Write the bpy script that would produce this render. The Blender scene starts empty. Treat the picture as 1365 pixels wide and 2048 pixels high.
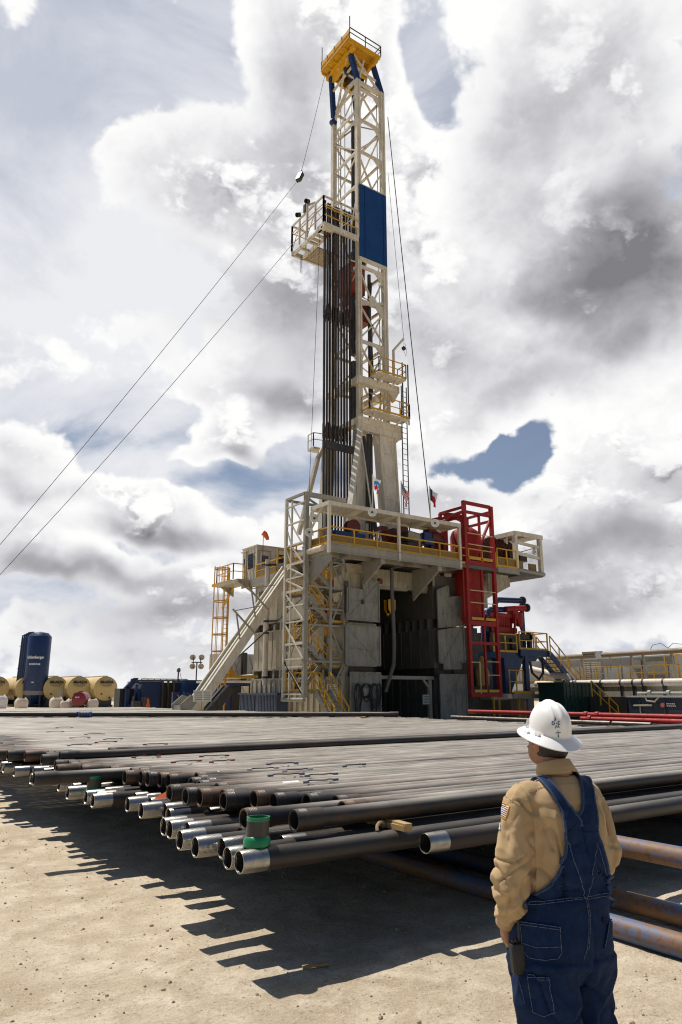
import bpy, math, random
from mathutils import Vector, Matrix, noise as mnoise
R = math.radians
PI = math.pi
scene = bpy.context.scene
COL = scene.collection
rng = random.Random(7)

# ---------------------------------------------------------------- camera
F, TH, YA, H = 1450.0, R(14.0), R(35.0), 1.86        # X runs along the racked pipes, Y from the racks to the rig
cam_d = bpy.data.cameras.new('camera')
cam = bpy.data.objects.new('camera', cam_d)
COL.objects.link(cam)
cam.location = (0, 0, H)
cam.rotation_euler = (R(90) + TH, 0, -YA)
cam_d.sensor_fit = 'VERTICAL'
cam_d.sensor_height = 36.0
cam_d.lens = F / 2048 * 36.0
cam_d.clip_start = 0.05
scene.cycles.filter_width = 1.15
cam_d.clip_end = 6000
scene.camera = cam

# ---------------------------------------------------------------- materials
def nd(nt, t, **k):
    n = nt.nodes.new(t)
    for a, b in k.items():
        setattr(n, a, b)
    return n

def lk(nt, a, b):
    nt.links.new(a, b)

def mapr(nt, src, a, b, c=0.0, d=1.0, smooth=False):
    n = nd(nt, 'ShaderNodeMapRange')
    if smooth:
        n.interpolation_type = 'SMOOTHSTEP'
    lk(nt, src, n.inputs[0])
    for i, v in enumerate((a, b, c, d)):
        n.inputs[1 + i].default_value = v
    return n.outputs[0]

def mix(nt, fac, a, b, mode='MIX'):
    n = nd(nt, 'ShaderNodeMix', data_type='RGBA', blend_type=mode)
    for s, v in ((n.inputs[0], fac), (n.inputs[6], a), (n.inputs[7], b)):
        if isinstance(v, (int, float)):
            s.default_value = v
        elif isinstance(v, tuple):
            s.default_value = (v[0], v[1], v[2], 1)
        else:
            lk(nt, v, s)
    return n.outputs[2]

def noise(nt, vec, scale, detail=4, rough=.55, dist=0.0):
    n = nd(nt, 'ShaderNodeTexNoise')
    n.inputs['Scale'].default_value = scale
    n.inputs['Detail'].default_value = detail
    n.inputs['Roughness'].default_value = rough
    n.inputs['Distortion'].default_value = dist
    if vec is not None:
        lk(nt, vec, n.inputs['Vector'])
    return n.outputs[0]

def scaled(nt, vec, s):
    n = nd(nt, 'ShaderNodeVectorMath', operation='MULTIPLY')
    lk(nt, vec, n.inputs[0])
    n.inputs[1].default_value = s
    return n.outputs[0]

def base_mat(name):
    m = bpy.data.materials.new(name)
    m.use_nodes = True
    nt = m.node_tree
    p = nt.nodes['Principled BSDF']
    tc = nd(nt, 'ShaderNodeTexCoord')
    return m, nt, p, tc.outputs['Object']

def bump(nt, p, h, strength=.3, dist=.01):
    b = nd(nt, 'ShaderNodeBump')
    b.inputs['Strength'].default_value = strength
    b.inputs['Distance'].default_value = dist
    lk(nt, h, b.inputs['Height'])
    lk(nt, b.outputs[0], p.inputs['Normal'])

def paint(name, col, rough=.5, dirt=.35, rust=.0, dcol=(.16, .12, .08), scale=1.5, metal=0.0, streak=True):
    """painted steel: weathered tone, dirt runs, chips of rust"""
    m, nt, p, oc = base_mat(name)
    var = noise(nt, oc, scale * .6, 5)
    c = mix(nt, mapr(nt, var, .3, .7), tuple(x * .86 for x in col), tuple(min(1, x * 1.1) for x in col))
    if dirt:
        v = scaled(nt, oc, (2.2, 2.2, .35)) if streak else oc
        d = noise(nt, v, scale * 1.7, 7, .65)
        f = mapr(nt, d, .48, .72, 0, dirt)
        c = mix(nt, f, c, dcol)
    if rust:
        r = noise(nt, oc, scale * 4, 6, .7)
        f = mapr(nt, r, .60 - .1 * rust, .70, 0, min(1, rust * 1.6))
        c = mix(nt, f, c, (.13, .05, .02))
    lk(nt, c, p.inputs['Base Color'])
    rr = noise(nt, oc, scale * 3, 3)
    lk(nt, mapr(nt, rr, .3, .7, max(.05, rough - .12), min(1, rough + .15)), p.inputs['Roughness'])
    p.inputs['Metallic'].default_value = metal
    bump(nt, p, noise(nt, oc, 9, 4), .12, .01)
    return m

def plain(name, col, rough=.5, metal=0.0):
    m, nt, p, oc = base_mat(name)
    v = noise(nt, oc, 6, 4)
    lk(nt, mix(nt, mapr(nt, v, .3, .7), tuple(x * .85 for x in col), tuple(min(1, x * 1.12) for x in col)), p.inputs['Base Color'])
    p.inputs['Roughness'].default_value = rough
    p.inputs['Metallic'].default_value = metal
    return m

M = {}
M['white'] = paint('white_steel_paint', (.64, .585, .47), .5, .45, .3, (.30, .22, .13))
M['grey'] = paint('grey_steel_paint', (.31, .29, .235), .5, .45, .2)
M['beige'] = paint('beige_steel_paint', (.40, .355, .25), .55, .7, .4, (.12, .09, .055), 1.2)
M['panel'] = paint('door_panel_paint', (.25, .245, .205), .5, .75, .45, (.085, .07, .05), 1.3)
M['deck'] = paint('deck_steel', (.10, .095, .085), .6, .5, .1)
M['yellow'] = paint('yellow_steel_paint', (.62, .33, .012), .45, .25, .08, (.2, .12, .03))
M['kick'] = paint('yellow_kick_panel', (.25, .145, .012), .35, .5, .05, (.12, .09, .03), 2.5)
M['blue'] = paint('blue_steel_paint', (.004, .026, .10), .4, .2, .03, (.05, .05, .06))
M['blueb'] = paint('bright_blue_paint', (.006, .045, .16), .38, .12, .02, (.05, .06, .09))
M['red'] = paint('red_steel_paint', (.32, .008, .004), .6, .35, .15, (.09, .01, .01))
M['dred'] = paint('dull_red_paint', (.11, .012, .010), .5, .45, .1, (.05, .03, .02))
M['green'] = paint('dark_green_paint', (.006, .035, .028), .35, .2, .02, (.03, .03, .02))
M['black'] = plain('black_rubber', (.014, .014, .015), .5)
M['dark'] = paint('dark_machinery', (.035, .033, .03), .5, .4, .2)
M['cable'] = plain('steel_cable', (.06, .06, .06), .5, .3)
M['bay'] = paint('shaded_grimy_bay_steel', (.10, .095, .08), .6, .6, .2, (.04, .035, .03))  # base colour darkened to paint in the bay's shade, dirt on top
M['stand'] = None
M['tank'] = paint('cream_tank_paint', (.54, .40, .17), .5, .3, .0, (.30, .20, .08), .6)
M['lamp'] = plain('white_lamp_rim', (.85, .84, .80), .3)
M['glass'] = plain('dark_window_glass', (.012, .014, .018), .08)
M['ink'] = plain('black_lettering', (.02, .02, .022), .5)
M['whiteink'] = plain('white_lettering', (.80, .80, .80), .5)
M['sign'] = plain('white_sign_board', (.75, .72, .62), .5)
M['orange'] = plain('orange_plastic', (.85, .13, .015), .5)
M['sack'] = plain('woven_sack', (.62, .53, .44), .9)
M['ltgrey'] = paint('pale_grey_paint', (.42, .43, .42), .5, .3, .03, (.2, .18, .15), .8)
M['insul'] = paint('pale_pipe_wrap', (.60, .53, .45), .5, .4, .1, (.25, .18, .12), 1.5)

# ---------------------------------------------------------------- mesh collector
class MB:
    def __init__(s):
        s.v, s.f = [], []

    def add(s, vs, fs):
        o = len(s.v)
        s.v += [tuple(a) for a in vs]
        s.f += [tuple(i + o for i in q) for q in fs]
        return s

    def box(s, x0, x1, y0, y1, z0, z1):
        vs = [(x, y, z) for z in (z0, z1) for y in (y0, y1) for x in (x0, x1)]
        return s.add(vs, [(0, 2, 3, 1), (4, 5, 7, 6), (0, 1, 5, 4), (2, 6, 7, 3), (0, 4, 6, 2), (1, 3, 7, 5)])

    def bar(s, p, q, w, h=None, up=(0, 0, 1)):
        """square bar from p to q: w across, h along up"""
        h = w if h is None else h
        p, q = Vector(p), Vector(q)
        d = (q - p).normalized()
        up = Vector(up)
        if abs(d.dot(up)) > .95:
            up = Vector((0, 1, 0)) if abs(d.y) < .9 else Vector((1, 0, 0))
        a = d.cross(up).normalized()
        b = a.cross(d).normalized()
        vs = [c + a * (i * w / 2) + b * (j * h / 2) for c in (p, q) for i, j in ((-1, -1), (1, -1), (1, 1), (-1, 1))]
        return s.add(vs, [(3, 2, 1, 0), (4, 5, 6, 7), (0, 1, 5, 4), (1, 2, 6, 5), (2, 3, 7, 6), (3, 0, 4, 7)])

    def tube(s, p, q, r, n=8, r2=None, caps=True):
        return s.path([p, q], r, n, caps, None if r2 is None else [r, r2])

    def path(s, pts, r, n=8, caps=True, radii=None):
        pts = [Vector(p) for p in pts]
        k = len(pts)
        d0 = (pts[1] - pts[0]).normalized()
        a = d0.cross(Vector((0, 0, 1)))
        if a.length < .1:
            a = d0.cross(Vector((0, 1, 0)))
        a.normalize()
        vs = []
        for i, p in enumerate(pts):
            d = (pts[min(i + 1, k - 1)] - pts[max(i - 1, 0)]).normalized()
            a = (a - d * a.dot(d)).normalized()
            b = d.cross(a)
            rr = radii[i] if radii else r
            vs += [p + (a * math.cos(2 * PI * j / n) + b * math.sin(2 * PI * j / n)) * rr for j in range(n)]
        fs = [(i * n + j, i * n + (j + 1) % n, (i + 1) * n + (j + 1) % n, (i + 1) * n + j) for i in range(k - 1) for j in range(n)]
        if caps:
            fs += [tuple(range(n - 1, -1, -1)), tuple((k - 1) * n + j for j in range(n))]
        return s.add(vs, fs)

    def lathe(s, prof, c, axis=(0, 0, 1), n=24, close=False):
        """revolve (radius, height) pairs about an axis through c"""
        ax = Vector(axis).normalized()
        a = ax.cross(Vector((0, 0, 1)))
        if a.length < .1:
            a = Vector((1, 0, 0))
        a.normalize()
        b = ax.cross(a)
        c = Vector(c)
        vs = [c + ax * h + (a * math.cos(2 * PI * j / n) + b * math.sin(2 * PI * j / n)) * r for r, h in prof for j in range(n)]
        k = len(prof)
        fs = [(i * n + j, i * n + (j + 1) % n, (i + 1) * n + (j + 1) % n, (i + 1) * n + j) for i in range(k - 1) for j in range(n)]
        if close:
            fs += [((k - 1) * n + j, (k - 1) * n + (j + 1) % n, (j + 1) % n, j) for j in range(n)]
        return s.add(vs, fs)

    def prism(s, poly, axis, a0, a1):
        """2-D outline extruded along an axis: 'x' (y,z), 'y' (x,z), 'z' (x,y)"""
        def P(q, a):
            return {'x': (a, q[0], q[1]), 'y': (q[0], a, q[1]), 'z': (q[0], q[1], a)}[axis]
        n = len(poly)
        vs = [P(q, a0) for q in poly] + [P(q, a1) for q in poly]
        fs = [tuple(range(n - 1, -1, -1)), tuple(range(n, 2 * n))] + [(i, (i + 1) % n, n + (i + 1) % n, n + i) for i in range(n)]
        return s.add(vs, fs)

    def grid(s, rows):
        m = len(rows[0])
        vs = [p for r in rows for p in r]
        return s.add(vs, [(i * m + j, i * m + j + 1, (i + 1) * m + j + 1, (i + 1) * m + j) for i in range(len(rows) - 1) for j in range(m - 1)])

    def ico(s, c, r, sq=(1, 1, 1), jit=.25, rnd=rng):
        t = (1 + 5 ** .5) / 2
        V = [(-1, t, 0), (1, t, 0), (-1, -t, 0), (1, -t, 0), (0, -1, t), (0, 1, t), (0, -1, -t), (0, 1, -t), (t, 0, -1), (t, 0, 1), (-t, 0, -1), (-t, 0, 1)]
        Fs = [(0, 11, 5), (0, 5, 1), (0, 1, 7), (0, 7, 10), (0, 10, 11), (1, 5, 9), (5, 11, 4), (11, 10, 2), (10, 7, 6), (7, 1, 8), (3, 9, 4), (3, 4, 2), (3, 2, 6), (3, 6, 8), (3, 8, 9), (4, 9, 5), (2, 4, 11), (6, 2, 10), (8, 6, 7), (9, 8, 1)]
        return s.add([(c[0] + x * r / 1.9 * sq[0] * (1 + rnd.uniform(-jit, jit)), c[1] + y * r / 1.9 * sq[1] * (1 + rnd.uniform(-jit, jit)), c[2] + z * r / 1.9 * sq[2] * (1 + rnd.uniform(-jit, jit))) for x, y, z in V], Fs)

    def mesh(s, name, mat, off=(0, 0, 0), smooth=False):
        me = bpy.data.meshes.new(name)
        me.from_pydata([(a - off[0], b - off[1], c - off[2]) for a, b, c in s.v], [], s.f)
        me.update()
        bad = me.validate()
        import bmesh
        bm = bmesh.new()
        bm.from_mesh(me)
        bmesh.ops.recalc_face_normals(bm, faces=bm.faces)
        bm.to_mesh(me)
        bm.free()
        me.materials.append(M[mat] if isinstance(mat, str) else mat)
        if smooth:
            me.polygons.foreach_set('use_smooth', [True] * len(me.polygons))
            try:
                me.set_sharp_from_angle(angle=R(smooth if smooth is not True else 40))
            except Exception:
                pass
        return me

    def parts(s, name, mat, parent, smooth):
        """each unconnected piece becomes a part of its own"""
        up = list(range(len(s.v)))
        def root(i):
            while up[i] != i:
                up[i] = up[up[i]]
                i = up[i]
            return i
        for f in s.f:
            a = root(f[0])
            for i in f[1:]:
                up[root(i)] = a
        grp = {}
        for f in s.f:
            grp.setdefault(root(f[0]), []).append(f)
        o = None
        for fs in grp.values():
            ids = sorted({i for f in fs for i in f})
            mp = {i: k for k, i in enumerate(ids)}
            m_ = MB()
            m_.v = [s.v[i] for i in ids]
            m_.f = [tuple(mp[i] for i in f) for f in fs]
            off = WL[parent]
            o = bpy.data.objects.new(name, m_.mesh(name, mat, off, smooth))
            COL.objects.link(o)
            o.parent = parent
            WL[o] = off
        return o

    def obj(s, name, mat, parent=None, smooth=False, label=None, loc=(0, 0, 0)):
        """ONE mesh object; coordinates were given in the world"""
        if parent is not None and name in SPLIT:
            return s.parts(name, mat, parent, smooth)
        if parent is not None:
            off = WL[parent]
            rel = (0, 0, 0)
        else:
            off = rel = loc
        o = bpy.data.objects.new(name, s.mesh(name, mat, off, smooth))
        COL.objects.link(o)
        o.location = rel
        if parent is not None:
            o.parent = parent
        WL[o] = off
        if label:
            o['label'] = label
        return o

WL = {}
SPLIT = {'slot_cover', 'raising_brace', 'open_bay', 'hinge', 'clamp', 'flow_beam', 'floor_bracket', 'end_frame', 'lift_leg', 'stand', 'upright', 'louvre', 'gap_wall', 'junction_box', 'skid', 'front_boom_leg', 'side_rung', 'front_beam', 'front_girt', 'left_girt', 'rear_girt', 'cross_beam', 'exhaust_stack', 'lug', 'strut', 'side_bracing', 'front_bracing', 'left_bracing', 'rear_bracing', 'top_bracing',
         'brace', 'post', 'leg', 'canopy_post', 'platform_beam', 'landing', 'toe_board', 'guard_rail', 'stop_arm', 'bay_rib', 'grab_rail', 'antenna', 'inner_hoop', 'end_flange', 'standpipe', 'column', 'valve', 'girder', 'lamp_cluster', 'feed_pipe', 'fill_pipe', 'kick_panel', 'top_tube'}

def tag(o, label=None, cat=None, group=None, kind=None):
    for k, v in (('label', label), ('category', cat), ('group', group), ('kind', kind)):
        if v:
            o[k] = v
    return o

def thing(name, loc, label, cat, group=None):
    o = bpy.data.objects.new(name, None)
    COL.objects.link(o)
    o.location = loc
    o.empty_display_size = .3
    WL[o] = tuple(loc)
    return tag(o, label, cat, group)

def struct(o):
    o['kind'] = 'structure'
    return o

def dup(root, loc, label=None, rotz=None, group=None):
    r = root.copy()
    COL.objects.link(r)
    r.location = loc
    if rotz is not None:
        r.rotation_euler = (0, 0, rotz)
    for k, v in (('label', label), ('group', group)):
        if v:
            r[k] = v
    for ch in list(root.children):
        c = ch.copy()
        COL.objects.link(c)
        c.parent = r
        for g in ch.children:
            d = g.copy()
            COL.objects.link(d)
            d.parent = c
    return r

def text_mesh(txt, size, bold=0.0, shear=0.0, depth=.004, sx=1.0, align='CENTER'):
    cu = bpy.data.curves.new('t', 'FONT')
    cu.body = txt
    cu.size = size
    cu.offset = bold
    cu.shear = shear
    cu.extrude = depth
    cu.align_x = align
    cu.align_y = 'CENTER'
    cu.resolution_u = 3
    o = bpy.data.objects.new('t', cu)
    COL.objects.link(o)
    dg = bpy.context.evaluated_depsgraph_get()
    me = bpy.data.meshes.new_from_object(o.evaluated_get(dg))
    bpy.data.objects.remove(o)
    vs = [(v.co.x * sx, v.co.y, v.co.z) for v in me.vertices]
    fs = [tuple(p.vertices) for p in me.polygons]
    bpy.data.meshes.remove(me)
    return vs, fs

def letters(txt, size, origin, ex, ey, mat, parent, name='lettering', **k):
    """flat lettering standing on a plane spanned by ex, ey"""
    vs, fs = text_mesh(txt, size, **k)
    ex, ey = Vector(ex).normalized(), Vector(ey).normalized()
    ez = ex.cross(ey)
    o = Vector(origin)
    return MB().add([o + ex * x + ey * y + ez * z for x, y, z in vs], fs).obj(name, mat, parent)

def rail(mb, pts, h=1.07, mid=True, r=.028, every=1.6, toe=True):
    """hand rail along a line of floor points"""
    for a, b in zip(pts, pts[1:]):
        a, b = Vector(a), Vector(b)
        up = Vector((0, 0, h))
        mb.bar(a + up, b + up, r * 2)
        if mid:
            mb.bar(a + up * .52, b + up * .52, r * 1.6)
        n = max(1, round((b - a).length / every))
        for i in range(n + 1):
            p = a.lerp(b, i / n)
            mb.bar(p, p + up, r * 2)
        if toe:
            mb.bar(a + Vector((0, 0, .07)), b + Vector((0, 0, .07)), .02, .14)

def ladder(mb, p, q, w, wdir, step=.3, r=.03):
    p, q, wd = Vector(p), Vector(q), Vector(wdir).normalized() * w / 2
    mb.bar(p - wd, q - wd, r * 2)
    mb.bar(p + wd, q + wd, r * 2)
    n = int((q - p).length / step)
    for i in range(1, n):
        c = p.lerp(q, i / n)
        mb.bar(c - wd, c + wd, r)
# ================================================================ sky, sun, ground
SUN_EL, SUN_AZ = R(66), R(-19)                       # azimuth from +Y towards +X
sun_dir = Vector((math.sin(SUN_AZ) * math.cos(SUN_EL), math.cos(SUN_AZ) * math.cos(SUN_EL), math.sin(SUN_EL)))
sd = bpy.data.lights.new('sun', 'SUN')
sd.energy = 5.0
sd.angle = R(.5)
sd.color = (1.0, .94, .85)
so = bpy.data.objects.new('sun', sd)
COL.objects.link(so)
so.rotation_euler = (-sun_dir).to_track_quat('-Z', 'Y').to_euler()
so.location = (0, 0, 80)

def look(px, py):
    """azimuth from the racks' heading and elevation of a bearing in the sky"""
    xc, yc = (px - 682.5) / F, (1024 - py) / F
    up = math.sin(TH) + yc * math.cos(TH)
    fw = math.cos(TH) - yc * math.sin(TH)
    return math.atan2(xc, fw), math.atan2(up, math.hypot(xc, fw))

world = bpy.data.worlds.new('World')
scene.world = world
world.use_nodes = True
nt = world.node_tree
nt.nodes.clear()
out = nd(nt, 'ShaderNodeOutputWorld')
tc = nd(nt, 'ShaderNodeTexCoord')
D = tc.outputs['Generated']
sep = nd(nt, 'ShaderNodeSeparateXYZ')
lk(nt, D, sep.inputs[0])

def mth(op, a, b=None, c=None):
    n = nd(nt, 'ShaderNodeMath', operation=op)
    for i, x in enumerate((a, b, c)):
        if x is None:
            continue
        if isinstance(x, (int, float)):
            n.inputs[i].default_value = x
        else:
            lk(nt, x, n.inputs[i])
    return n.outputs[0]

az0 = mth('SUBTRACT', mth('ARCTAN2', sep.outputs[0], sep.outputs[1]), YA)
az = mth('SUBTRACT', az0, mth('MULTIPLY', mth('ROUND', mth('DIVIDE', az0, 2 * PI)), 2 * PI))
el = mth('ARCSINE', sep.outputs[2])
cp = nd(nt, 'ShaderNodeCombineXYZ')
lk(nt, az, cp.inputs[0])
lk(nt, el, cp.inputs[1])
P0 = cp.outputs[0]
# ragged borders: wobble the bearing before measuring the distance to each cloud
wob = nd(nt, 'ShaderNodeTexNoise')
wob.inputs['Scale'].default_value = 7
wob.inputs['Detail'].default_value = 3
lk(nt, D, wob.inputs['Vector'])
wv = nd(nt, 'ShaderNodeVectorMath', operation='MULTIPLY_ADD')
lk(nt, wob.outputs[1], wv.inputs[0])
wv.inputs[1].default_value = (.16, .13, 0)
wv.inputs[2].default_value = (-.08, -.065, 0)
pa = nd(nt, 'ShaderNodeVectorMath', operation='ADD')
lk(nt, P0, pa.inputs[0])
lk(nt, wv.outputs[0], pa.inputs[1])
P = pa.outputs[0]

def blob(px, py, rx, ry, amp, P=P):
    a, e = look(px, py)
    s1 = nd(nt, 'ShaderNodeVectorMath', operation='SUBTRACT')
    lk(nt, P, s1.inputs[0])
    s1.inputs[1].default_value = (a, e, 0)
    s2 = nd(nt, 'ShaderNodeVectorMath', operation='MULTIPLY')
    lk(nt, s1.outputs[0], s2.inputs[0])
    s2.inputs[1].default_value = (F / rx, F / ry, 0)
    ln = nd(nt, 'ShaderNodeVectorMath', operation='LENGTH')
    lk(nt, s2.outputs[0], ln.inputs[0])
    return mapr(nt, ln.outputs[1], 0.0, 1.35, amp, 0, True)

def total(bl, base=0.0):
    acc = None
    for b in bl:
        s = blob(*b)
        acc = s if acc is None else mth('ADD', acc, s)
    return mth('ADD', acc, base)

# where the heaps stand (+) and where the gaps open (-)
cover = total([
    (690, 60, 260, 170, .34), (330, 330, 300, 130, .30), (560, 480, 260, 220, .26), (760, 250, 150, 260, .24),
    (1120, 250, 340, 470, .36), (1200, 560, 200, 140, .25), (1250, 850, 300, 260, .24), (900, 700, 190, 240, .22), (560, 770, 190, 120, .36),
    (445, 905, 110, 80, .44), (60, 930, 90, 60, .34), (240, 1020, 240, 60, .40), (80, 1105, 170, 56, .34),
    (360, 1180, 330, 70, .26), (290, 1105, 240, 22, -.16), (130, 1190, 220, 24, -.16), (860, 1010, 130, 110, .46), (1250, 1060, 280, 190, .36), (960, 1190, 520, 120, .34),
    (60, 60, 90, 80, .26), (155, 125, 60, 30, .22), (640, 1100, 260, 90, .3), (600, 620, 180, 180, .22), (60, 1260, 200, 60, .14),
    (930, 920, 110, 40, -.27), (1040, 905, 90, 30, -.25), (1010, 950, 120, 30, -.12), (1070, 930, 90, 40, -.22), (1130, 985, 90, 40, -.10), (480, 985, 190, 36, -.40), (640, 940, 170, 50, -.22), (290, 830, 260, 60, -.20), (300, 600, 240, 110, -.12),
    (240, 150, 260, 110, -.28), (850, 60, 80, 130, -.26), (850, 190, 60, 110, -.20), (50, 400, 130, 260, -.16), (420, 40, 80, 60, -.15),
    (80, 1215, 260, 34, -.14)], .02)
belly = total([
    (1270, 500, 230, 160, .68), (1330, 560, 130, 80, .25), (1110, 590, 150, 60, .42), (1240, 400, 140, 60, .2), (1010, 430, 130, 180, .22), (1190, 700, 250, 70, .42), (870, 690, 110, 80, .30), (1080, 800, 170, 50, .45),
    (600, 810, 190, 44, .46), (330, 1066, 200, 34, .60), (110, 1155, 210, 34, .62), (60, 995, 120, 28, .25), (1270, 1090, 220, 60, .50), (1320, 960, 120, 50, .3),
    (1180, 1190, 260, 50, .45), (590, 240, 90, 120, .28), (420, 420, 190, 50, .22), (330, 1225, 340, 40, .40), (980, 1130, 170, 40, .32), (690, 1010, 140, 36, .25),
    (480, 935, 80, 26, .45), (720, 620, 150, 170, .32), (480, 590, 220, 90, .32), (1130, 150, 260, 170, .20), (1000, 280, 150, 150, .12), (640, 330, 120, 90, .12), (760, 480, 120, 90, .2), (1000, 1270, 460, 60, .32), (250, 1300, 420, 60, .22), (1200, 1340, 300, 50, .2)], -.02)

def heap(vec, sc, vs_, det, kp, stretch=1.3, rough=.58):
    """billowing density: soft noise plus round puffs of decreasing size"""
    s = scaled(nt, vec, (1, 1, stretch))
    n1 = noise(nt, s, sc, det, rough, .25)
    vo = nd(nt, 'ShaderNodeTexVoronoi')
    vo.inputs['Scale'].default_value = vs_
    vo.inputs['Detail'].default_value = 3
    vo.inputs['Roughness'].default_value = .6
    vo.inputs['Lacunarity'].default_value = 2.3
    vo.normalize = True
    w = nd(nt, 'ShaderNodeVectorMath', operation='ADD')
    lk(nt, s, w.inputs[0])
    lk(nt, scaled(nt, wob2.outputs[1], (.06, .06, .06)), w.inputs[1])
    lk(nt, w.outputs[0], vo.inputs['Vector'])
    puff = mth('MAXIMUM', mth('SUBTRACT', .30, vo.outputs[0]), -.10)
    return mth('MULTIPLY_ADD', puff, kp, n1)

wob2 = nd(nt, 'ShaderNodeTexNoise')
wob2.inputs['Scale'].default_value = 16
wob2.inputs['Detail'].default_value = 4
lk(nt, D, wob2.inputs['Vector'])
def shifted(k):
    off = nd(nt, 'ShaderNodeVectorMath', operation='ADD')
    lk(nt, D, off.inputs[0])
    off.inputs[1].default_value = tuple((sun_dir + Vector((0, 0, .5))).normalized() * k)
    return off.outputs[0]
# back bank: broad masses with soft grey undersides
h0 = heap(D, 3.6, 8, 8, .75)
dens = mth('ADD', h0, cover)
alpha = mapr(nt, dens, .515, .625, 0, 1, True)
thick = mapr(nt, dens, .62, 1.0, 0, 1, True)
fine = noise(nt, scaled(nt, D, (1, 1, 1.7)), 3.2, 7, .52, .2)
gloom = mth('ADD', mth('MULTIPLY_ADD', thick, .30, belly), mth('MULTIPLY', mth('SUBTRACT', fine, .43), .95))
# front heaps: smaller, crisp tops and shaded feet, only where the bank already stands
p0 = heap(D, 5.6, 12, 7, .65, 1.5, .56)
p1 = heap(shifted(.030), 5.6, 12, 3, .65, 1.5, .56)
dens2 = mth('ADD', mth('MULTIPLY_ADD', belly, -.10, p0), mth('MULTIPLY', mth('SUBTRACT', dens, .60), .20))
alpha2 = mth('MULTIPLY', mapr(nt, dens2, .545, .68, 0, 1, True), mapr(nt, dens, .50, .60, 0, 1, True))
foot = mapr(nt, mth('SUBTRACT', p1, p0), -.045, .10, 0, 1, True)
gloom2 = mth('ADD', mth('MULTIPLY', foot, .60), mth('MULTIPLY_ADD', belly, .92, -.02))
gmix = nd(nt, 'ShaderNodeMix', data_type='FLOAT')
lk(nt, alpha2, gmix.inputs[0])
lk(nt, gloom, gmix.inputs[2])
lk(nt, gloom2, gmix.inputs[3])
gloom = gmix.outputs[0]
ramp = nd(nt, 'ShaderNodeValToRGB')
cr = ramp.color_ramp
cr.elements[0].position = 0.02
cr.elements[0].color = (1.0, .998, .99, 1)
cr.elements[1].position = 1.25
cr.elements[1].color = (.22, .215, .235, 1)
for pos, c in ((.20, (.87, .87, .88)), (.40, (.69, .69, .715)), (.68, (.44, .435, .46))):
    e = cr.elements.new(pos)
    e.color = (*c, 1)
lk(nt, gloom, ramp.inputs[0])
cloud_c = ramp.outputs[0]
# high veil and far banks that leave only a few holes of blue
veil_n = noise(nt, scaled(nt, D, (1, 1, 2.2)), 3.4, 9, .62, .4)
veil_b = total([(985, 915, 180, 60, -.62), (1070, 930, 110, 50, -.45), (470, 985, 220, 46, -.42), (650, 945, 170, 50, -.30), (290, 880, 260, 46, -.25), (900, 40, 120, 160, -.10), (60, 900, 160, 40, -.22), (1140, 1000, 120, 40, -.15), (40, 1200, 200, 40, -.2)], .0)
veil = mapr(nt, mth('ADD', veil_n, veil_b), .06, .42, .16, .97, True)
hz = mapr(nt, el, .0, .16, 1, 0, True)
veil = mth('MAXIMUM', veil, mth('MULTIPLY', hz, .92))
sky = nd(nt, 'ShaderNodeTexSky', sky_type='NISHITA')
sky.sun_disc = False
sky.sun_elevation = SUN_EL
sky.sun_rotation = SUN_AZ
sky.altitude = 800
sky.air_density = 1.0
sky.dust_density = .6
sky.ozone_density = 2.0
bg_sky = nd(nt, 'ShaderNodeBackground')
lk(nt, sky.outputs[0], bg_sky.inputs[0])
bg_sky.inputs[1].default_value = .075
bg_veil = nd(nt, 'ShaderNodeBackground')
pale = total([(250, 640, 420, 300, .55), (560, 330, 500, 300, .2), (1000, 1250, 600, 120, .1), (150, 120, 420, 240, -.16), (870, 130, 140, 230, -.2), (60, 300, 200, 200, -.12), (300, 850, 300, 80, -.2), (400, 1230, 500, 60, -.1)], 0.0)
veil_t = mix(nt, mapr(nt, mth('ADD', veil_n, mth('MULTIPLY', pale, .5)), .34, .70), (.555, .585, .675), (.86, .87, .90))
lk(nt, veil_t, bg_veil.inputs[0])
bg_cl = nd(nt, 'ShaderNodeBackground')
lk(nt, cloud_c, bg_cl.inputs[0])
# heaps only stand in the sunward part of the sky; behind the viewer it is open blue
front = mapr(nt, mth('MULTIPLY_ADD', mth('SUBTRACT', veil_n, .5), 1.6, mth('ABSOLUTE', az)), .72, 1.0, 1, 0, True)
m1 = nd(nt, 'ShaderNodeMixShader')
lk(nt, mth('MULTIPLY', veil, front), m1.inputs[0])
lk(nt, bg_sky.outputs[0], m1.inputs[1])
lk(nt, bg_veil.outputs[0], m1.inputs[2])
m2 = nd(nt, 'ShaderNodeMixShader')
lk(nt, mth('MULTIPLY', alpha, front), m2.inputs[0])
lk(nt, m1.outputs[0], m2.inputs[1])
lk(nt, bg_cl.outputs[0], m2.inputs[2])
lk(nt, m2.outputs[0], out.inputs[0])

vs = scene.view_settings
vs.view_transform = 'Standard'
vs.look = 'None'
vs.exposure = 0
vs.gamma = 1
vs.use_curve_mapping = False

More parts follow.
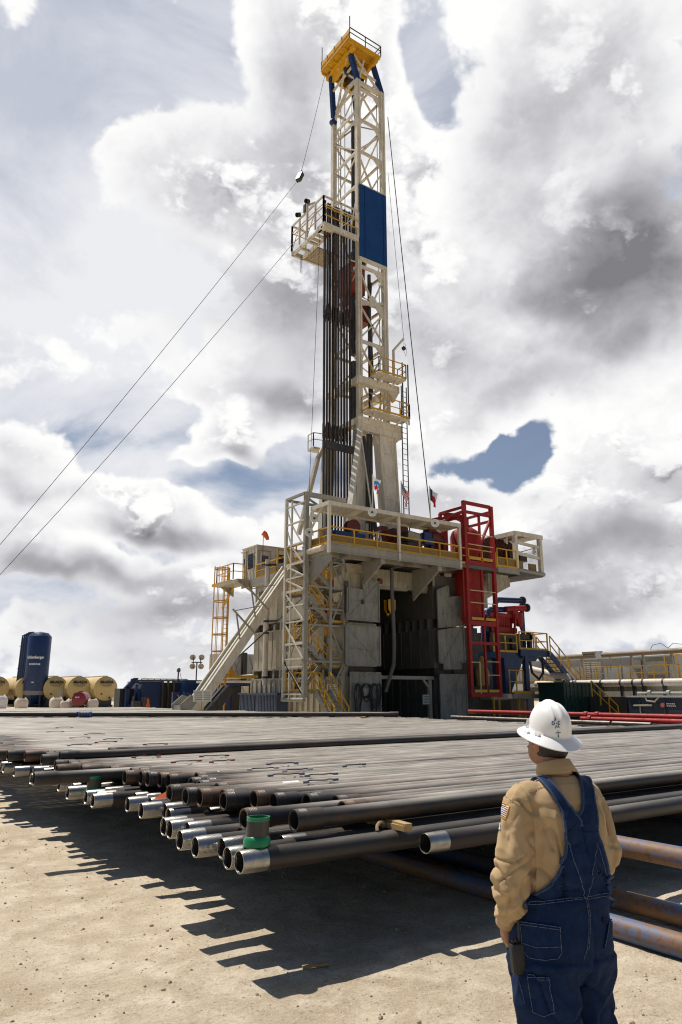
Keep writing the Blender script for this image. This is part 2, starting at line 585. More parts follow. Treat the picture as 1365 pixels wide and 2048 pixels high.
# ---- ground
def ground_mat():
    m, nt, p, oc = base_mat('caliche_dirt')
    n1 = noise(nt, oc, .35, 6, .6)
    n2 = noise(nt, oc, 2.6, 8, .68, .3)
    n3 = noise(nt, oc, 26, 6, .7)
    n4 = noise(nt, oc, 70, 5, .8)
    c = mix(nt, mapr(nt, n1, .35, .65), (.42, .34, .235), (.60, .505, .375))
    c = mix(nt, mapr(nt, n2, .46, .66, 0, .6), c, (.76, .67, .53))
    c = mix(nt, mapr(nt, n2, .46, .30, 0, .4), c, (.33, .25, .155))
    c = mix(nt, mapr(nt, n3, .54, .68, 0, .6), c, (.20, .15, .10))
    c = mix(nt, mapr(nt, n4, .57, .68, 0, .62), c, (.20, .14, .085))
    c = mix(nt, mapr(nt, n4, .44, .34, 0, .6), c, (.90, .82, .68))
    lk(nt, c, p.inputs['Base Color'])
    p.inputs['Roughness'].default_value = .95
    p.inputs['Specular IOR Level'].default_value = .15
    a = nd(nt, 'ShaderNodeMath', operation='MULTIPLY_ADD')
    lk(nt, n3, a.inputs[0])
    a.inputs[1].default_value = .8
    lk(nt, n2, a.inputs[2])
    b2 = nd(nt, 'ShaderNodeMath', operation='MULTIPLY_ADD')
    lk(nt, n4, b2.inputs[0])
    b2.inputs[1].default_value = .35
    lk(nt, a.outputs[0], b2.inputs[2])
    bump(nt, p, b2.outputs[0], .9, .028)
    return m

M['ground'] = ground_mat()
g = MB()
NG = 90
xs = [-.5 + 3.2 * i / NG for i in range(NG + 1)]
def gz(x, y):
    return .018 * mnoise.noise((x * 1.1, y * 1.1, 0)) + .010 * mnoise.noise((x * 4, y * 4, 3)) + .004 * mnoise.noise((x * 13, y * 13, 5))
S = .075
gx0, gx1, gy0, gy1 = -3.0, 9.0, .5, 13.0
nx, ny = int((gx1 - gx0) / S), int((gy1 - gy0) / S)
def edge(x, y):
    return max(0, min(1, min(x - gx0, gx1 - x, y - gy0, gy1 - y) / .6))
g.grid([[(gx0 + (gx1 - gx0) * i / nx, gy0 + (gy1 - gy0) * j / ny,
          gz(gx0 + (gx1 - gx0) * i / nx, gy0 + (gy1 - gy0) * j / ny) * edge(gx0 + (gx1 - gx0) * i / nx, gy0 + (gy1 - gy0) * j / ny)) for i in range(nx + 1)] for j in range(ny + 1)])
B = 3000
for x0, x1, y0, y1 in ((-B, gx0, -B, B), (gx1, B, -B, B), (gx0, gx1, -B, gy0), (gx0, gx1, gy1, B)):
    g.add([(x0, y0, 0), (x1, y0, 0), (x1, y1, 0), (x0, y1, 0)], [(0, 1, 2, 3)])
struct(g.obj('ground', 'ground', smooth=60))

st = MB()
M['stone'] = paint('pebble_stone', (.38, .30, .21), .9, .4, 0, (.12, .09, .06), 8)
r2 = random.Random(3)
for i in range(10000):
    x, y = r2.uniform(-2.8, 7.5), 2.2 + 9.5 * r2.random() ** 1.5
    rr = min(.020, .0028 * r2.paretovariate(2.3))
    st.ico((x, y, gz(x, y) * edge(x, y) + rr * .25), rr, (1, r2.uniform(.6, 1), .7), .25, r2)
tag(st.obj('pebbles', 'stone'), 'loose pebbles scattered over the pale dirt', 'pebbles', kind='stuff')
# ================================================================ racked pipes
def pipe_mat(name, base, dust_highlight, rusty):
    m, nt, p, oc = base_mat(name)
    oi = nd(nt, 'ShaderNodeObjectInfo')
    rnd = oi.outputs['Random']
    sh = nd(nt, 'ShaderNodeVectorMath', operation='ADD')
    cx = nd(nt, 'ShaderNodeCombineXYZ')
    lk(nt, mapr(nt, rnd, 0, 1, 0, 60), cx.inputs[0])
    lk(nt, oc, sh.inputs[0])
    lk(nt, cx.outputs[0], sh.inputs[1])
    st = scaled(nt, sh.outputs[0], (.9, 5, 5))
    n1 = noise(nt, st, 1.6, 7, .65)
    n2 = noise(nt, scaled(nt, sh.outputs[0], (.35, 2, 2)), 1.2, 5, .6)
    n3 = noise(nt, sh.outputs[0], 30, 5, .7)
    c = mix(nt, mapr(nt, rnd, 0, 1), tuple(x * .75 for x in base), tuple(x * 1.25 for x in base))
    # rust bloom comes in patches and on some joints more than others
    rf = nd(nt, 'ShaderNodeMath', operation='MULTIPLY')
    lk(nt, mapr(nt, n1, .46, .64, 0, rusty), rf.inputs[0])
    wn = nd(nt, 'ShaderNodeTexWhiteNoise', noise_dimensions='1D')
    lk(nt, rnd, wn.inputs['W'])
    lk(nt, mapr(nt, wn.outputs[0], .15, .9, .15, 1), rf.inputs[1])
    c = mix(nt, rf.outputs[0], c, (.21, .10, .045))
    # streaky settled dusting, brightened on upward sides to paint in a top highlight
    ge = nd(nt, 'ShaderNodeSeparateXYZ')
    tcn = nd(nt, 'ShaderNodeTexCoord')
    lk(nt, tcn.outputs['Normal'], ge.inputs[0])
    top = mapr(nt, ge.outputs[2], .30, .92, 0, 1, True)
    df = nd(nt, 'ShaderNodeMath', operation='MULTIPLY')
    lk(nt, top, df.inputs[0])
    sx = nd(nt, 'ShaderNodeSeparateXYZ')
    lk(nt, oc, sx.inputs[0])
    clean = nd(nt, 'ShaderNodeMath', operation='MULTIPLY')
    lk(nt, mapr(nt, n2, .30, .58, dust_highlight * .30, dust_highlight), clean.inputs[0])
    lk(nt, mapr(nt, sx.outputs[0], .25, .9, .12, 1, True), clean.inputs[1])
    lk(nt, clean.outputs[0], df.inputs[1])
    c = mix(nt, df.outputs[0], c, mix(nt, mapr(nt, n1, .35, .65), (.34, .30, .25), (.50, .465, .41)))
    c = mix(nt, mapr(nt, n3, .62, .74, 0, .5), c, tuple(x * .5 for x in base))
    lk(nt, c, p.inputs['Base Color'])
    p.inputs['Metallic'].default_value = .25
    lk(nt, mapr(nt, n1, .3, .7, .36, .62), p.inputs['Roughness'])
    bump(nt, p, n3, .15, .004)
    return m

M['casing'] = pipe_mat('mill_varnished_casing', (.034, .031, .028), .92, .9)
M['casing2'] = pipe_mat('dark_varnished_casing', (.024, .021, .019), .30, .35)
M['bore'] = plain('pipe_bore', (.02, .018, .016), .7)
def steel_mat():
    m, nt, p, oc = base_mat('machined_pin_steel')
    w = nd(nt, 'ShaderNodeTexWave', wave_type='BANDS', bands_direction='X')
    w.inputs['Scale'].default_value = 32
    w.inputs['Distortion'].default_value = .4
    lk(nt, oc, w.inputs['Vector'])
    lk(nt, mix(nt, mapr(nt, noise(nt, oc, 14, 4), .3, .7), (.28, .27, .25), (.47, .45, .41)), p.inputs['Base Color'])
    p.inputs['Metallic'].default_value = 1
    p.inputs['Roughness'].default_value = .30
    bump(nt, p, w.outputs[0], .35, .003)
    return m
M['pin'] = steel_mat()
M['protector'] = plain('green_plastic', (.006, .20, .075), .35)
M['timber'] = paint('weathered_timber', (.42, .28, .12), .85, .5, 0, (.12, .08, .04), 6)

U_END = 17.5
def pipe_meshes(r, L, n, mat, pin, coll):
    """meshes of one joint lying along X with its near end at the origin"""
    body = MB()
    a = .20 if pin else 0.0
    prof = [(r, a), (r, L)] if not coll else [(r + .0085, 0.0), (r + .0095, .012), (r + .0095, .235), (r + .001, .26), (r, .30), (r, L)]
    prof += [(r * .86, L), (r * .86, L - .6)]
    body.lathe(prof, (0, 0, 0), (1, 0, 0), n)
    if coll:
        body.lathe([(r + .0085, 0), (r * .93, 0.001), (r * .9, .02)], (0, 0, 0), (1, 0, 0), n)
        for k in range(5):
            body.lathe([(r + .0095, .03 + k * .014), (r + .0115, .034 + k * .014), (r + .0095, .038 + k * .014)], (0, 0, 0), (1, 0, 0), n)
    bore = MB().lathe([(r * .88, .012), (r * .86, 1.0), (0.001, 1.0)], (0, 0, 0), (1, 0, 0), n)
    pm = None
    if pin:
        pm = MB().lathe([(r * .87, .02), (r * .88, 0), (r * .945, 0), (r * .97, .008), (r * 1.004, .13), (r * 1.0, .20), (r * .98, .2005)], (0, 0, 0), (1, 0, 0), n).mesh('pin_end', 'pin', smooth=35)
    return body.mesh('casing_pipe', mat, smooth=35), bore.mesh('bore', 'bore', smooth=35), pm

def put_pipe(meshes, u, v, z, label, group, rz=0.0):
    o = bpy.data.objects.new('casing_pipe', meshes[0])
    COL.objects.link(o)
    o.location = (u, v, z)
    o.rotation_euler = (0, 0, rz)
    tag(o, label, 'pipe', group)
    for nm, me in (('bore', meshes[1]), ('pin_end', meshes[2])):
        if me is not None:
            c = bpy.data.objects.new(nm, me)
            COL.objects.link(c)
            c.parent = o
    WL[o] = (u, v, z)
    return o

RL, RU = .0775, .070
ZL, ZU = .73, .925
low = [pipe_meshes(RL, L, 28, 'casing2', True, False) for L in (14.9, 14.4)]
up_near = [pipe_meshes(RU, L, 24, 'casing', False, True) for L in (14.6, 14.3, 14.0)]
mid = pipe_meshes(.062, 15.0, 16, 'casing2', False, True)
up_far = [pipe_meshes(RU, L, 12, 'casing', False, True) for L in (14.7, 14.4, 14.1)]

put_pipe(low[1], 4.00, 4.585, ZL, 'black pipe with silver threaded end set back beside the wood block, nearest the worker', None)
v = 4.835
ends_low = [2.53, 2.52, 3.05, 2.63, 2.49, 2.95, 2.50, 3.15, 2.70, 2.61, 2.62, 3.1, 3.2, 2.86, 3.3, 2.95, 2.77, 3.25, 2.98, 2.80]
i = 0
while v < 13.5:
    u = ends_low[i] if i < len(ends_low) else 2.72 + rng.uniform(-.22, .35)
    lab = 'black casing pipe with bright machined end in the bottom layer of the rack'
    grp = 'bottom layer of racked pipes'
    if i == 0:
        lab, grp = 'lowest front pipe with bright silver threaded end, closest to the sunlit dirt', None
    elif i == 1:
        lab, grp = 'silver ended pipe directly behind the lowest front pipe, beneath the green protector', None
    put_pipe(low[i % 2], u, v + rng.uniform(-.003, .003), ZL, lab, grp)
    v += .160
    i += 1
ends_up = {0: 3.05, 1: 3.6, 2: 2.79, 3: 3.75, 4: 3.55, 5: 3.7, 6: 3.4, 7: 3.29, 8: 3.07, 9: 3.14, 10: 2.98, 11: 2.91, 12: 3.3, 13: 2.88, 14: 3.25, 15: 3.4, 16: 3.3, 17: 3.45, 18: 3.5, 19: 3.24, 20: 3.2, 21: 3.12, 22: 3.1, 23: 2.97, 24: 3.2, 25: 3.15, 26: 2.10, 27: 3.0, 28: 3.1, 29: 2.75, 30: 2.8, 31: 2.54, 32: 2.75, 33: 2.9, 34: 2.8}
v = 4.975
i = 0
while v < 34.2:
    u = ends_up.get(i, 2.75 + .35 * math.sin(v * 1.3) * .5 + rng.uniform(-.28, .32))
    lab = 'dusty dark casing pipe lying in the upper layer of the long pipe rack'
    grp = 'upper layer of racked pipes'
    if i == 0:
        lab, grp = 'front dark pipe of the upper layer with worn collar, resting above the wood block', None
    elif i == 26:
        lab, grp = 'dark pipe of the upper layer that sticks far out to the left over the shadows', None
    src = up_near if v < 11 else up_far
    z = ZU + rng.uniform(0, .006) + (.012 if rng.random() < .06 else 0)
    ms = src[rng.randrange(3)]
    end = U_END + rng.uniform(-.6, .35)
    o = put_pipe(ms, u, v + rng.uniform(-.003, .003), z, lab, grp)
    v += .1535 if v < 16 else .157
    i += 1
N_UP = i

# loose joints laid askew on top of the far rows
def lone(p, ang, L, r, label):
    me = MB()
    me.lathe([(r, 0), (r * 1.16, .01), (r * 1.16, .3), (r, .36), (r, L - .36), (r * 1.16, L - .3), (r * 1.16, L), (r * .5, L), (r * .5, L - .1)], (0, 0, 0), (1, 0, 0), 14)
    me.lathe([(r, 0), (r * .6, .002), (r * .5, .12), (.001, .12)], (0, 0, 0), (1, 0, 0), 14)
    o = bpy.data.objects.new('drill_pipe', me.mesh('drill_pipe', 'casing2', smooth=35))
    COL.objects.link(o)
    o.location = p
    o.rotation_euler = (0, 0, ang)
    WL[o] = p
    tag(o, label, 'pipe')
    return o
top_z = ZU + RU
A0 = Vector((17.15, 20.9, 0))
dr = Vector((-.819, .574, 0))
ang = math.atan2(dr.y, dr.x)
for k, (s, off, zz, L, lab) in enumerate((
        (0.0, 0.0, .085, 11.4, 'long dark drill pipe laid across the far rows, its end near the rig doors'),
        (11.5, .02, .085, 6.5, 'dark drill pipe laid across the far rows behind the blue wrapped joint'),
        (3.2, .34, .085, 12.0, 'second drill pipe laid across the far rows just behind the first'),
        (1.0, .62, .075, 13.5, 'thin drill pipe laid across the far rows, farthest of the loose ones'))):
    p = A0 + dr * s + Vector((.574, .819, 0)) * off
    lone((p.x, p.y, top_z + .03 + zz), ang, L, zz, lab)
tb = MB()
p = A0 + dr * 1.1
tb.bar((p.x - .5, p.y - .35, top_z + .022), (p.x + .5, p.y + .7, top_z + .022), .14, .038)
tag(tb.obj('wood_block', 'timber'), 'small wood block under the end of the loose drill pipe', 'wood block')
p = A0 + dr * 11.0
tb = MB()
for k in range(9):
    q = p + dr * (k * .055)
    tb.lathe([(.09, -.025), (.105, 0), (.09, .025)], (q.x, q.y, top_z + .115), dr, 14)
tag(tb.obj('wrap', plain('blue_tape', (.03, .10, .32), .5), smooth=True), 'blue tape wrapped round the loose drill pipe joint', 'tape')
# dark raised joints in the middle of the field
for v0, u0, lab in ((10.45, 2.75, 'big dark pipe raised above the middle rows, front one of a pair'), (10.75, 3.5, 'big dark pipe raised above the middle rows, rear one of a pair')):
    put_pipe(mid, u0, v0, ZU + 2 * RU - .03, lab, None)

# rack frames: top tube under the pipes, two tubes on the dirt
M['rackpaint'] = paint('rusty_blue_rack_paint', (.05, .13, .30), .55, .2, .95, (.30, .16, .06), 1.6)
def rusty_blue():
    m, nt, p, oc = base_mat('rust_worn_blue_tube')
    n1 = noise(nt, scaled(nt, oc, (3, .5, 3)), 2.2, 8, .7)
    n2 = noise(nt, oc, 22, 6, .7)
    a = nd(nt, 'ShaderNodeMath', operation='MULTIPLY_ADD')
    lk(nt, n2, a.inputs[0])
    a.inputs[1].default_value = .35
    lk(nt, n1, a.inputs[2])
    c = mix(nt, mapr(nt, a.outputs[0], .60, .74), (.05, .12, .26), (.19, .10, .045))
    c = mix(nt, mapr(nt, n2, .52, .68, 0, .75), c, (.07, .04, .025))
    lk(nt, c, p.inputs['Base Color'])
    p.inputs['Roughness'].default_value = .6
    bump(nt, p, n2, .3, .006)
    return m
M['rack'] = rusty_blue()
for k, (u, lab) in enumerate(((5.9, 'rusty blue pipe rack with tubes sticking out beside the worker'), (11.4, 'rusty blue pipe rack frame in the shade under the pipes'), (15.8, 'rusty blue pipe rack frame under the far right pipe ends'))):
    t = thing('pipe_rack', (u, 3.0, 0), lab, 'pipe rack')
    y0 = 1.6 if k == 0 else 4.3
    def tb_(x, z, r, ya, yb, nm):
        MB().lathe([(r * .8, ya + .3), (r * .82, ya), (r, ya), (r, yb)], (x, 0, z), (0, 1, 0), 18).obj(nm, 'rack', t, smooth=40)
    tb_(u, ZL - RL - .085, .083, y0, 34, 'top_tube')
    tb_(u - .55, .09, .085, y0 if k else 1.4, 34, 'foot_tube')
    tb_(u + .14, .09, .085, y0 if k else 1.5, 34, 'foot_tube')
    w = MB()
    for j in range(16):
        y = 5.2 + 1.8 * j
        w.tube((u, y, ZL - RL - .1), (u - .55, y, .1), .045)
        w.tube((u, y, ZL - RL - .1), (u + .12, y, .1), .045)
    w.obj('strut', 'rack', t)
# dunnage between the layers
for u, lab in ((3.93, 'yellowish wood spacer sticking out between the front pipes'), (8.6, 'wood spacer between the pipe layers in the shade'), (13.5, 'wood spacer between the pipe layers near their far end')):
    b = MB()
    b.bar((u, 4.70, ZL + RL + .022), (u + .06, 14.0, ZL + RL + .022), .085, .04)
    if u < 4:
        b.bar((u - .002, 4.69, ZL + RL + .030), (u + .03, 5.05, ZL + RL + .032), .07, .055)
    tag(b.obj('wood_spacer', 'timber'), lab, 'timber')
rp = MB()
pts = [(3.80 - .07 * math.cos(a), 4.83 + .10 * a / 3, ZL + RL + .005 + .05 * math.sin(a)) for a in [k * .28 for k in range(12)]]
rp.path(pts, .014, 8)
tag(rp.obj('rope', plain('tan_rope', (.35, .25, .14), .9), smooth=True), 'bit of tan rope looped over the pipe beside the wood spacer', 'rope')

def protector(p, lab, tilt):
    t = thing('thread_protector', p, lab, 'thread protector')
    a = Vector((tilt, .02, 1)).normalized()
    MB().lathe([(.085, 0), (.094, .01), (.094, .045), (.084, .065), (.080, .07), (.080, .19), (.074, .19), (.074, .03), (.001, .03)], p, a, 24).obj('sleeve', 'dark', t, smooth=35)
    MB().lathe([(.0865, -.004), (.096, .006), (.096, .048), (.0865, .067), (.082, .07)], p, a, 24).obj('skirt', 'protector', t, smooth=35)
    MB().lathe([(.0805, .168), (.083, .17), (.083, .196), (.0735, .196), (.0735, .035), (.0735, .1)], p, a, 24).obj('inner_cup', 'protector', t, smooth=35)
protector((2.70, 4.90, ZL + RL - .004), 'green lined thread protector standing upright on the front pipes', .06)
protector((2.78, 8.95, ZU - .20), 'green rimmed thread protector among the dark pipe ends at left', -.05)

# wire slings with coloured sleeves on the upper layer
sl = [(4.0, 6.3, 'blue'), (4.3, 6.75, 'blue'), (4.0, 7.0, 'blue'), (4.1, 7.65, 'white'), (4.35, 7.3, 'white'), (3.75, 9.0, 'red'), (4.15, 8.75, 'red'), (4.4, 9.6, 'red'), (3.9, 10.4, 'red'), (4.3, 11.1, 'red'), (3.9, 11.8, 'red'),
      (4.6, 12.3, 'red'), (4.1, 13.3, 'red'), (4.5, 14.1, 'white'), (4.1, 14.9, 'white'), (4.7, 16.0, 'white'), (4.3, 17.5, 'white'), (5.0, 19.5, 'white'), (4.6, 8.1, 'blue'), (5.2, 7.35, 'blue'), (3.6, 10.0, 'red'), (3.5, 12.8, 'white')]
SC = {'blue': plain('blue_sleeve', (.10, .13, .20), .5), 'white': plain('pale_sleeve', (.42, .42, .40), .5), 'red': plain('red_sleeve', (.28, .06, .06), .5)}
names = {'blue': 'wire sling with blue sleeves lying on the upper pipes nearest the camera', 'white': 'wire sling with pale sleeves lying on the upper pipes', 'red': 'wire sling with red sleeves lying across the upper pipes at left'}
src = {}
for u, v, c in sl:
    zt = ZU + RU + .012
    if c not in src:
        t = thing('wire_sling', (u, v, zt), names[c], 'sling', c + ' sleeved wire slings')
        pts = [(u + .36 * k / 10, v + .05 * math.sin(k * .9), zt + .012 + .012 * math.sin(PI * k / 10)) for k in range(11)]
        MB().path(pts, .006, 6).obj('wire', 'black', t, smooth=True)
        for e in (pts[0], pts[-1]):
            MB().tube((e[0] - .03, e[1], e[2]), (e[0] + .03, e[1], e[2]), .012, 8).obj('sleeve', SC[c], t, smooth=True)
        src[c] = t
    else:
        dup(src[c], (u, v, zt), rotz=rng.uniform(-.35, .25))
for u, v, lab in ((3.9, 6.6, 'white paper tag stuck on a front pipe of the upper layer'), (3.65, 7.9, 'white paper tag stuck on an upper pipe left of the blue slings')):
    b = MB()
    zt = ZU + RU
    rows = [[(u + x * .19, v + RU * math.sin(a), ZU + (RU + .0035) * math.cos(a) + .004) for x in (0, 1)] for a in (-.9, -.5, -.1, .3)]
    b.grid(rows)
    tag(b.obj('paper_tag', 'whiteink', smooth=True), lab, 'tag')
b = MB()
b.add([(2.95, 7.55, ZL + RL), (3.10, 7.50, ZL + RL + .005), (3.12, 7.55, ZL + RL + .08)], [(0, 1, 2)]).add([(2.95, 7.556, ZL + RL), (3.10, 7.506, ZL + RL + .005), (3.12, 7.556, ZL + RL + .08)], [(2, 1, 0)])
tag(b.obj('flag_tag', 'orange'), 'small orange flag tag stuck between the silver pipe ends', 'tag')
b = MB()
b.bar((3.02, 4.78, .012), (3.2, 4.72, .018), .03, .015)
tag(b.obj('wood_scrap', 'timber'), 'splinter of wood lying on the shaded dirt', 'wood scrap')
# ================================================================ drilling rig: substructure and floor
ZF = 9.62                                            # drill floor level
def panel_ribs(mb, face, a0, a1, z0, z1, at, step, depth=.05, w=.12):
    """shallow ribs on a wall: face 'v' wall runs along u at v=at, face 'u' runs along v at u=at"""
    n = max(1, int((a1 - a0) / step))
    for i in range(n + 1):
        a = a0 + (a1 - a0) * i / n
        a_, b_ = max(a0, a - w / 2), min(a1, a + w / 2)
        if face == 'v':
            mb.box(a_, b_, at - depth, at - .002, z0, z1)
        else:
            mb.box(at - depth, at - .002, a_, b_, z0, z1)

sub = thing('rig_substructure', (28, 38.7, 0), 'tall beige steel base of the drilling rig with open front bay', 'rig base')
def wall(nm, x0, x1, y0, y1, z0, z1, mat='beige', ribs=None):
    b = MB().box(x0, x1, y0, y1, z0, z1)
    for r in ribs or []:
        panel_ribs(b, *r)
    return b.obj(nm, mat, sub)
# left box: lower corrugated tier, plate tiers above, gaps with pin lugs between
LU, RU1 = 23.65, 25.95
wall('lower_wall', LU, RU1, 33.45, 44.2, .0, 2.75, 'beige', [('u', 33.5, 44.2, .05, 2.6, LU, .62, .07, .28)])
wall('middle_wall', LU + .05, RU1, 33.5, 44.1, 3.3, 5.72)
wall('upper_wall', LU + .05, RU1, 33.5, 44.1, 6.3, 9.0)
wall('gap_wall', LU + .35, RU1 - .1, 33.7, 44.0, 2.70, 3.35, 'dark')
wall('gap_wall', LU + .35, RU1 - .1, 33.7, 44.0, 5.70, 6.35, 'dark')
b = MB()
for z in (2.66, 3.24, 5.68, 6.26, 8.95):
    b.box(LU - .03, LU + .3, 33.5, 44.15, z, z + .09)
for y in (33.6, 36.2, 38.9, 40.4, 41.2, 42.6, 43.9):
    for z in (2.7, 5.7):
        b.box(LU + .0, LU + .34, y, y + .22, z, z + .62)
b.obj('lug', 'grey', sub)
b = MB()
for y in (34.9, 37.2, 39.4, 41.6, 43.4):
    b.box(LU + .034, LU + .049, y, y + .025, 3.4, 5.68)
    b.box(LU + .034, LU + .049, y + .5, y + .525, 6.4, 8.9)
b.obj('panel_seam', 'dark', sub)
MB().box(RU1 + .004, RU1 + .03, 33.9, 43.5, 0, 9.0).obj('bay_shade_lining', 'bay', sub)  # thin sheet carrying the darkened bay colour as painted shade
# right box, walls in the shade-darkened bay colour
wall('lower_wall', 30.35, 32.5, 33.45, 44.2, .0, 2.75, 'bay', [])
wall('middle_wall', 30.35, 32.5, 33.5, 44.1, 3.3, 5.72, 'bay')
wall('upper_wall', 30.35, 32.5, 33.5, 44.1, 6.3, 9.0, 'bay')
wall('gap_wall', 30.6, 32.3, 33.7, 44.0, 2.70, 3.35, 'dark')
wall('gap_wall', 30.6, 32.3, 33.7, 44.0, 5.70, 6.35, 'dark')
b = MB()
panel_ribs(b, 'u', 33.8, 43, .1, 2.6, 30.35, .75, .09, .3)
panel_ribs(b, 'u', 33.8, 43, 3.4, 5.6, 30.35, .9, .06, .08)
for y in [33.8 + .7 * k for k in range(10)]:
    b.box(30.2, 30.6, y, y + .12, 5.62, 6.3)
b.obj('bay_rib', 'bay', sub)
wall('header_wall', RU1, 32.9, 33.9, 34.1, 8.05, 9.05)
wall('header_wall', LU + .1, RU1, 33.3, 33.5, 8.55, 9.05)
wall('back_wall', RU1, 30.35, 43.6, 43.9, 0, 9.0, 'dark')
b = MB().box(RU1, 30.3, 33.5, 33.7, 2.62, 2.82)
b.box(29.9, 30.1, 33.5, 33.7, .0, 2.6)
b.bar((29.9, 33.6, 2.2), (29.5, 33.6, 2.62), .12)
b.obj('cross_beam', 'grey', sub)
b = MB()
b.bar((26.1, 34.3, 8.0), (28.7, 34.0, 7.98), .3, .2)
b.bar((28.7, 34.0, 8.1), (31.5, 34.2, 7.95), .3, .25)
b.tube((27.0, 34.2, 8.05), (29.5, 34.0, 8.15), .09)
b.obj('flow_beam', 'grey', sub)
b = MB().box(25.9, 26.15, 33.1, 33.28, 8.05, 8.35).box(29.3, 29.5, 33.6, 33.85, 8.0, 8.6).box(31.6, 31.8, 33.6, 33.85, 7.9, 8.5)
b.obj('lug', 'dred', sub)
# front door panels: frame, raised edge, diagonal stiffener
def door(poly, v, diag, mid, mat='panel', lab=None, tilt=0.0):
    def T(q):
        return q
    b = MB().prism(poly, 'y', v, v + .07)
    n = len(poly)
    for i in range(n):
        p, q = poly[i], poly[(i + 1) % n]
        b.bar((p[0], v - .03, p[1]), (q[0], v - .03, q[1]), .07, .07)
    for p, q in diag + mid:
        b.bar((p[0], v - .012, p[1]), (q[0], v - .012, q[1]), .035, .035)
    return b.obj('door_panel', mat, sub, label=lab)
def rect(x0, x1, z0, z1):
    return [(x0, z0), (x1, z0), (x1, z1), (x0, z1)]
door([(23.58, 5.85), (25.88, 5.82), (25.88, 8.12), (24.75, 8.22), (24.75, 7.55), (23.62, 7.6)], 33.16, [((23.7, 5.95), (25.8, 8.0))], [((23.6, 6.95), (25.86, 6.9))])
door(rect(23.5, 25.88, 3.35, 5.5), 33.1, [((23.6, 5.4), (25.78, 3.45))], [((23.5, 4.25), (25.86, 4.22))])
door(rect(23.78, 25.86, .3, 2.95), 33.08, [], [((23.8, 2.75), (25.84, 2.75)), ((23.8, 1.2), (25.84, 1.2))])
door([(30.42, 5.72), (32.56, 5.95), (32.52, 7.78), (31.35, 7.62), (31.30, 8.32), (30.40, 8.02)], 33.1, [((30.6, 7.9), (32.5, 6.1))], [((30.42, 6.95), (32.5, 7.05))])
door([(30.75, 3.25), (32.15, 3.3), (32.15, 3.7), (32.52, 3.72), (32.5, 5.88), (30.38, 5.52), (30.40, 3.62), (30.75, 3.6)], 33.1, [((30.75, 3.7), (32.4, 5.75))], [((30.4, 4.4), (32.5, 4.55))])
door(rect(30.36, 32.52, .35, 2.92), 33.05, [], [((30.4, 2.5), (32.5, 2.5)), ((31.6, .4), (31.6, 2.9)), ((30.4, 1.5), (31.6, 1.5)), ((31.45, 1.9), (31.45, 2.8)), ((32.1, 1.2), (32.45, 1.2)), ((32.3, 1.0), (32.3, 1.5))])
b = MB().box(23.55, 23.7, 33.1, 33.3, 6.2, 8.0).box(24.62, 24.74, 33.0, 33.14, 6.75, 7.0)
b.obj('hinge', 'dark', sub)
b = MB().box(24.5, 25.2, 33.0, 33.07, 1.3, 2.1)
b.obj('junction_box', 'grey', sub)
# coloured markings on the left wall
for t_, y, z, s in (('N2', 43.3, 8.35, .42), ('V3', 39.75, 4.5, .40), ('2', 39.78, 4.05, .40), ('V3', 39.7, 7.35, .42), ('1', 39.75, 6.9, .42), ('Y7', 35.3, 7.3, .42), ('V2', 35.35, 4.4, .42), ('1', 35.4, 3.95, .42)):
    letters(t_, s, (LU + .036, y, z), (0, -1, 0), (0, 0, 1), 'ink', sub, bold=.012)
# coiled cables hung on the lower left door
hose = thing('cable_coil', (24.9, 33.0, 2.4), 'black cables hung in loops on the lower left rig door', 'cables')
b = MB()
r3 = random.Random(5)
for cx_, n_, w_, h_ in ((24.15, 4, .24, 1.35), (24.75, 6, .38, .75), (25.3, 6, .30, 1.3), (25.62, 3, .2, .9)):
    for k in range(n_):
        ww, hh = w_ * r3.uniform(.7, 1.1), h_ * r3.uniform(.75, 1.1)
        c0 = cx_ + r3.uniform(-.06, .06)
        pts = []
        for j in range(21):
            a = 2 * PI * j / 20
            pts.append((c0 + ww * math.sin(a) * (1 if math.cos(a) > 0 else .75), 32.93 - .016 * k, 2.35 - hh * .62 + hh * .62 * math.cos(a)))
        b.path(pts, .022, 6)
b.path([(25.5, 32.9, 1.5), (25.6, 32.9, 1.0), (25.75, 32.9, .4), (25.7, 32.9, .05)], .024, 6)
b.path([(25.3, 32.9, 1.5), (25.6, 32.9, 1.3), (25.95, 32.9, 1.0)], .022, 6)
b.obj('cable', 'black', hose, smooth=True)
# well head stack and hoists in the dark bay
bop = thing('blowout_preventer', (28.1, 38.0, 0), 'dark well control stack deep in the rig bay', 'wellhead')
MB().lathe([(.6, 0), (.6, .9), (.45, .92), (.45, 1.3), (.75, 1.35), (.75, 2.2), (.5, 2.25), (.5, 2.7), (.8, 2.75), (.8, 4.0), (.5, 4.3), (.4, 5.5), (.4, 8)], (28.1, 38.0, 0), n=20).obj('stack', 'dark', bop, smooth=35)
MB().tube((26.9, 38, 1.8), (29.3, 38, 1.8), .3, 14).tube((27, 38, 3.3), (29.2, 38, 3.3), .35, 14).obj('ram_body', 'dark', bop, smooth=35)
for u, lab in ((26.35, 'yellow chain hoist hanging behind the left rig door'), (28.0, 'yellow chain hoist hanging in the middle of the rig bay')):
    t = thing('chain_hoist', (u, 34.6, 6.6), lab, 'hoist')
    MB().prism([(u - .28, 7.4), (u - .28, 6.8), (u, 6.4), (u + .28, 6.8), (u + .28, 7.4)], 'y', 34.55, 34.6).prism([(u - .28, 7.4), (u - .28, 6.8), (u, 6.4), (u + .28, 6.8), (u + .28, 7.4)], 'y', 34.95, 35.0).obj('side_plate', 'yellow', t)
    MB().box(u - .1, u + .1, 34.6, 34.95, 6.6, 8.0).obj('hook_block', 'dark', t)
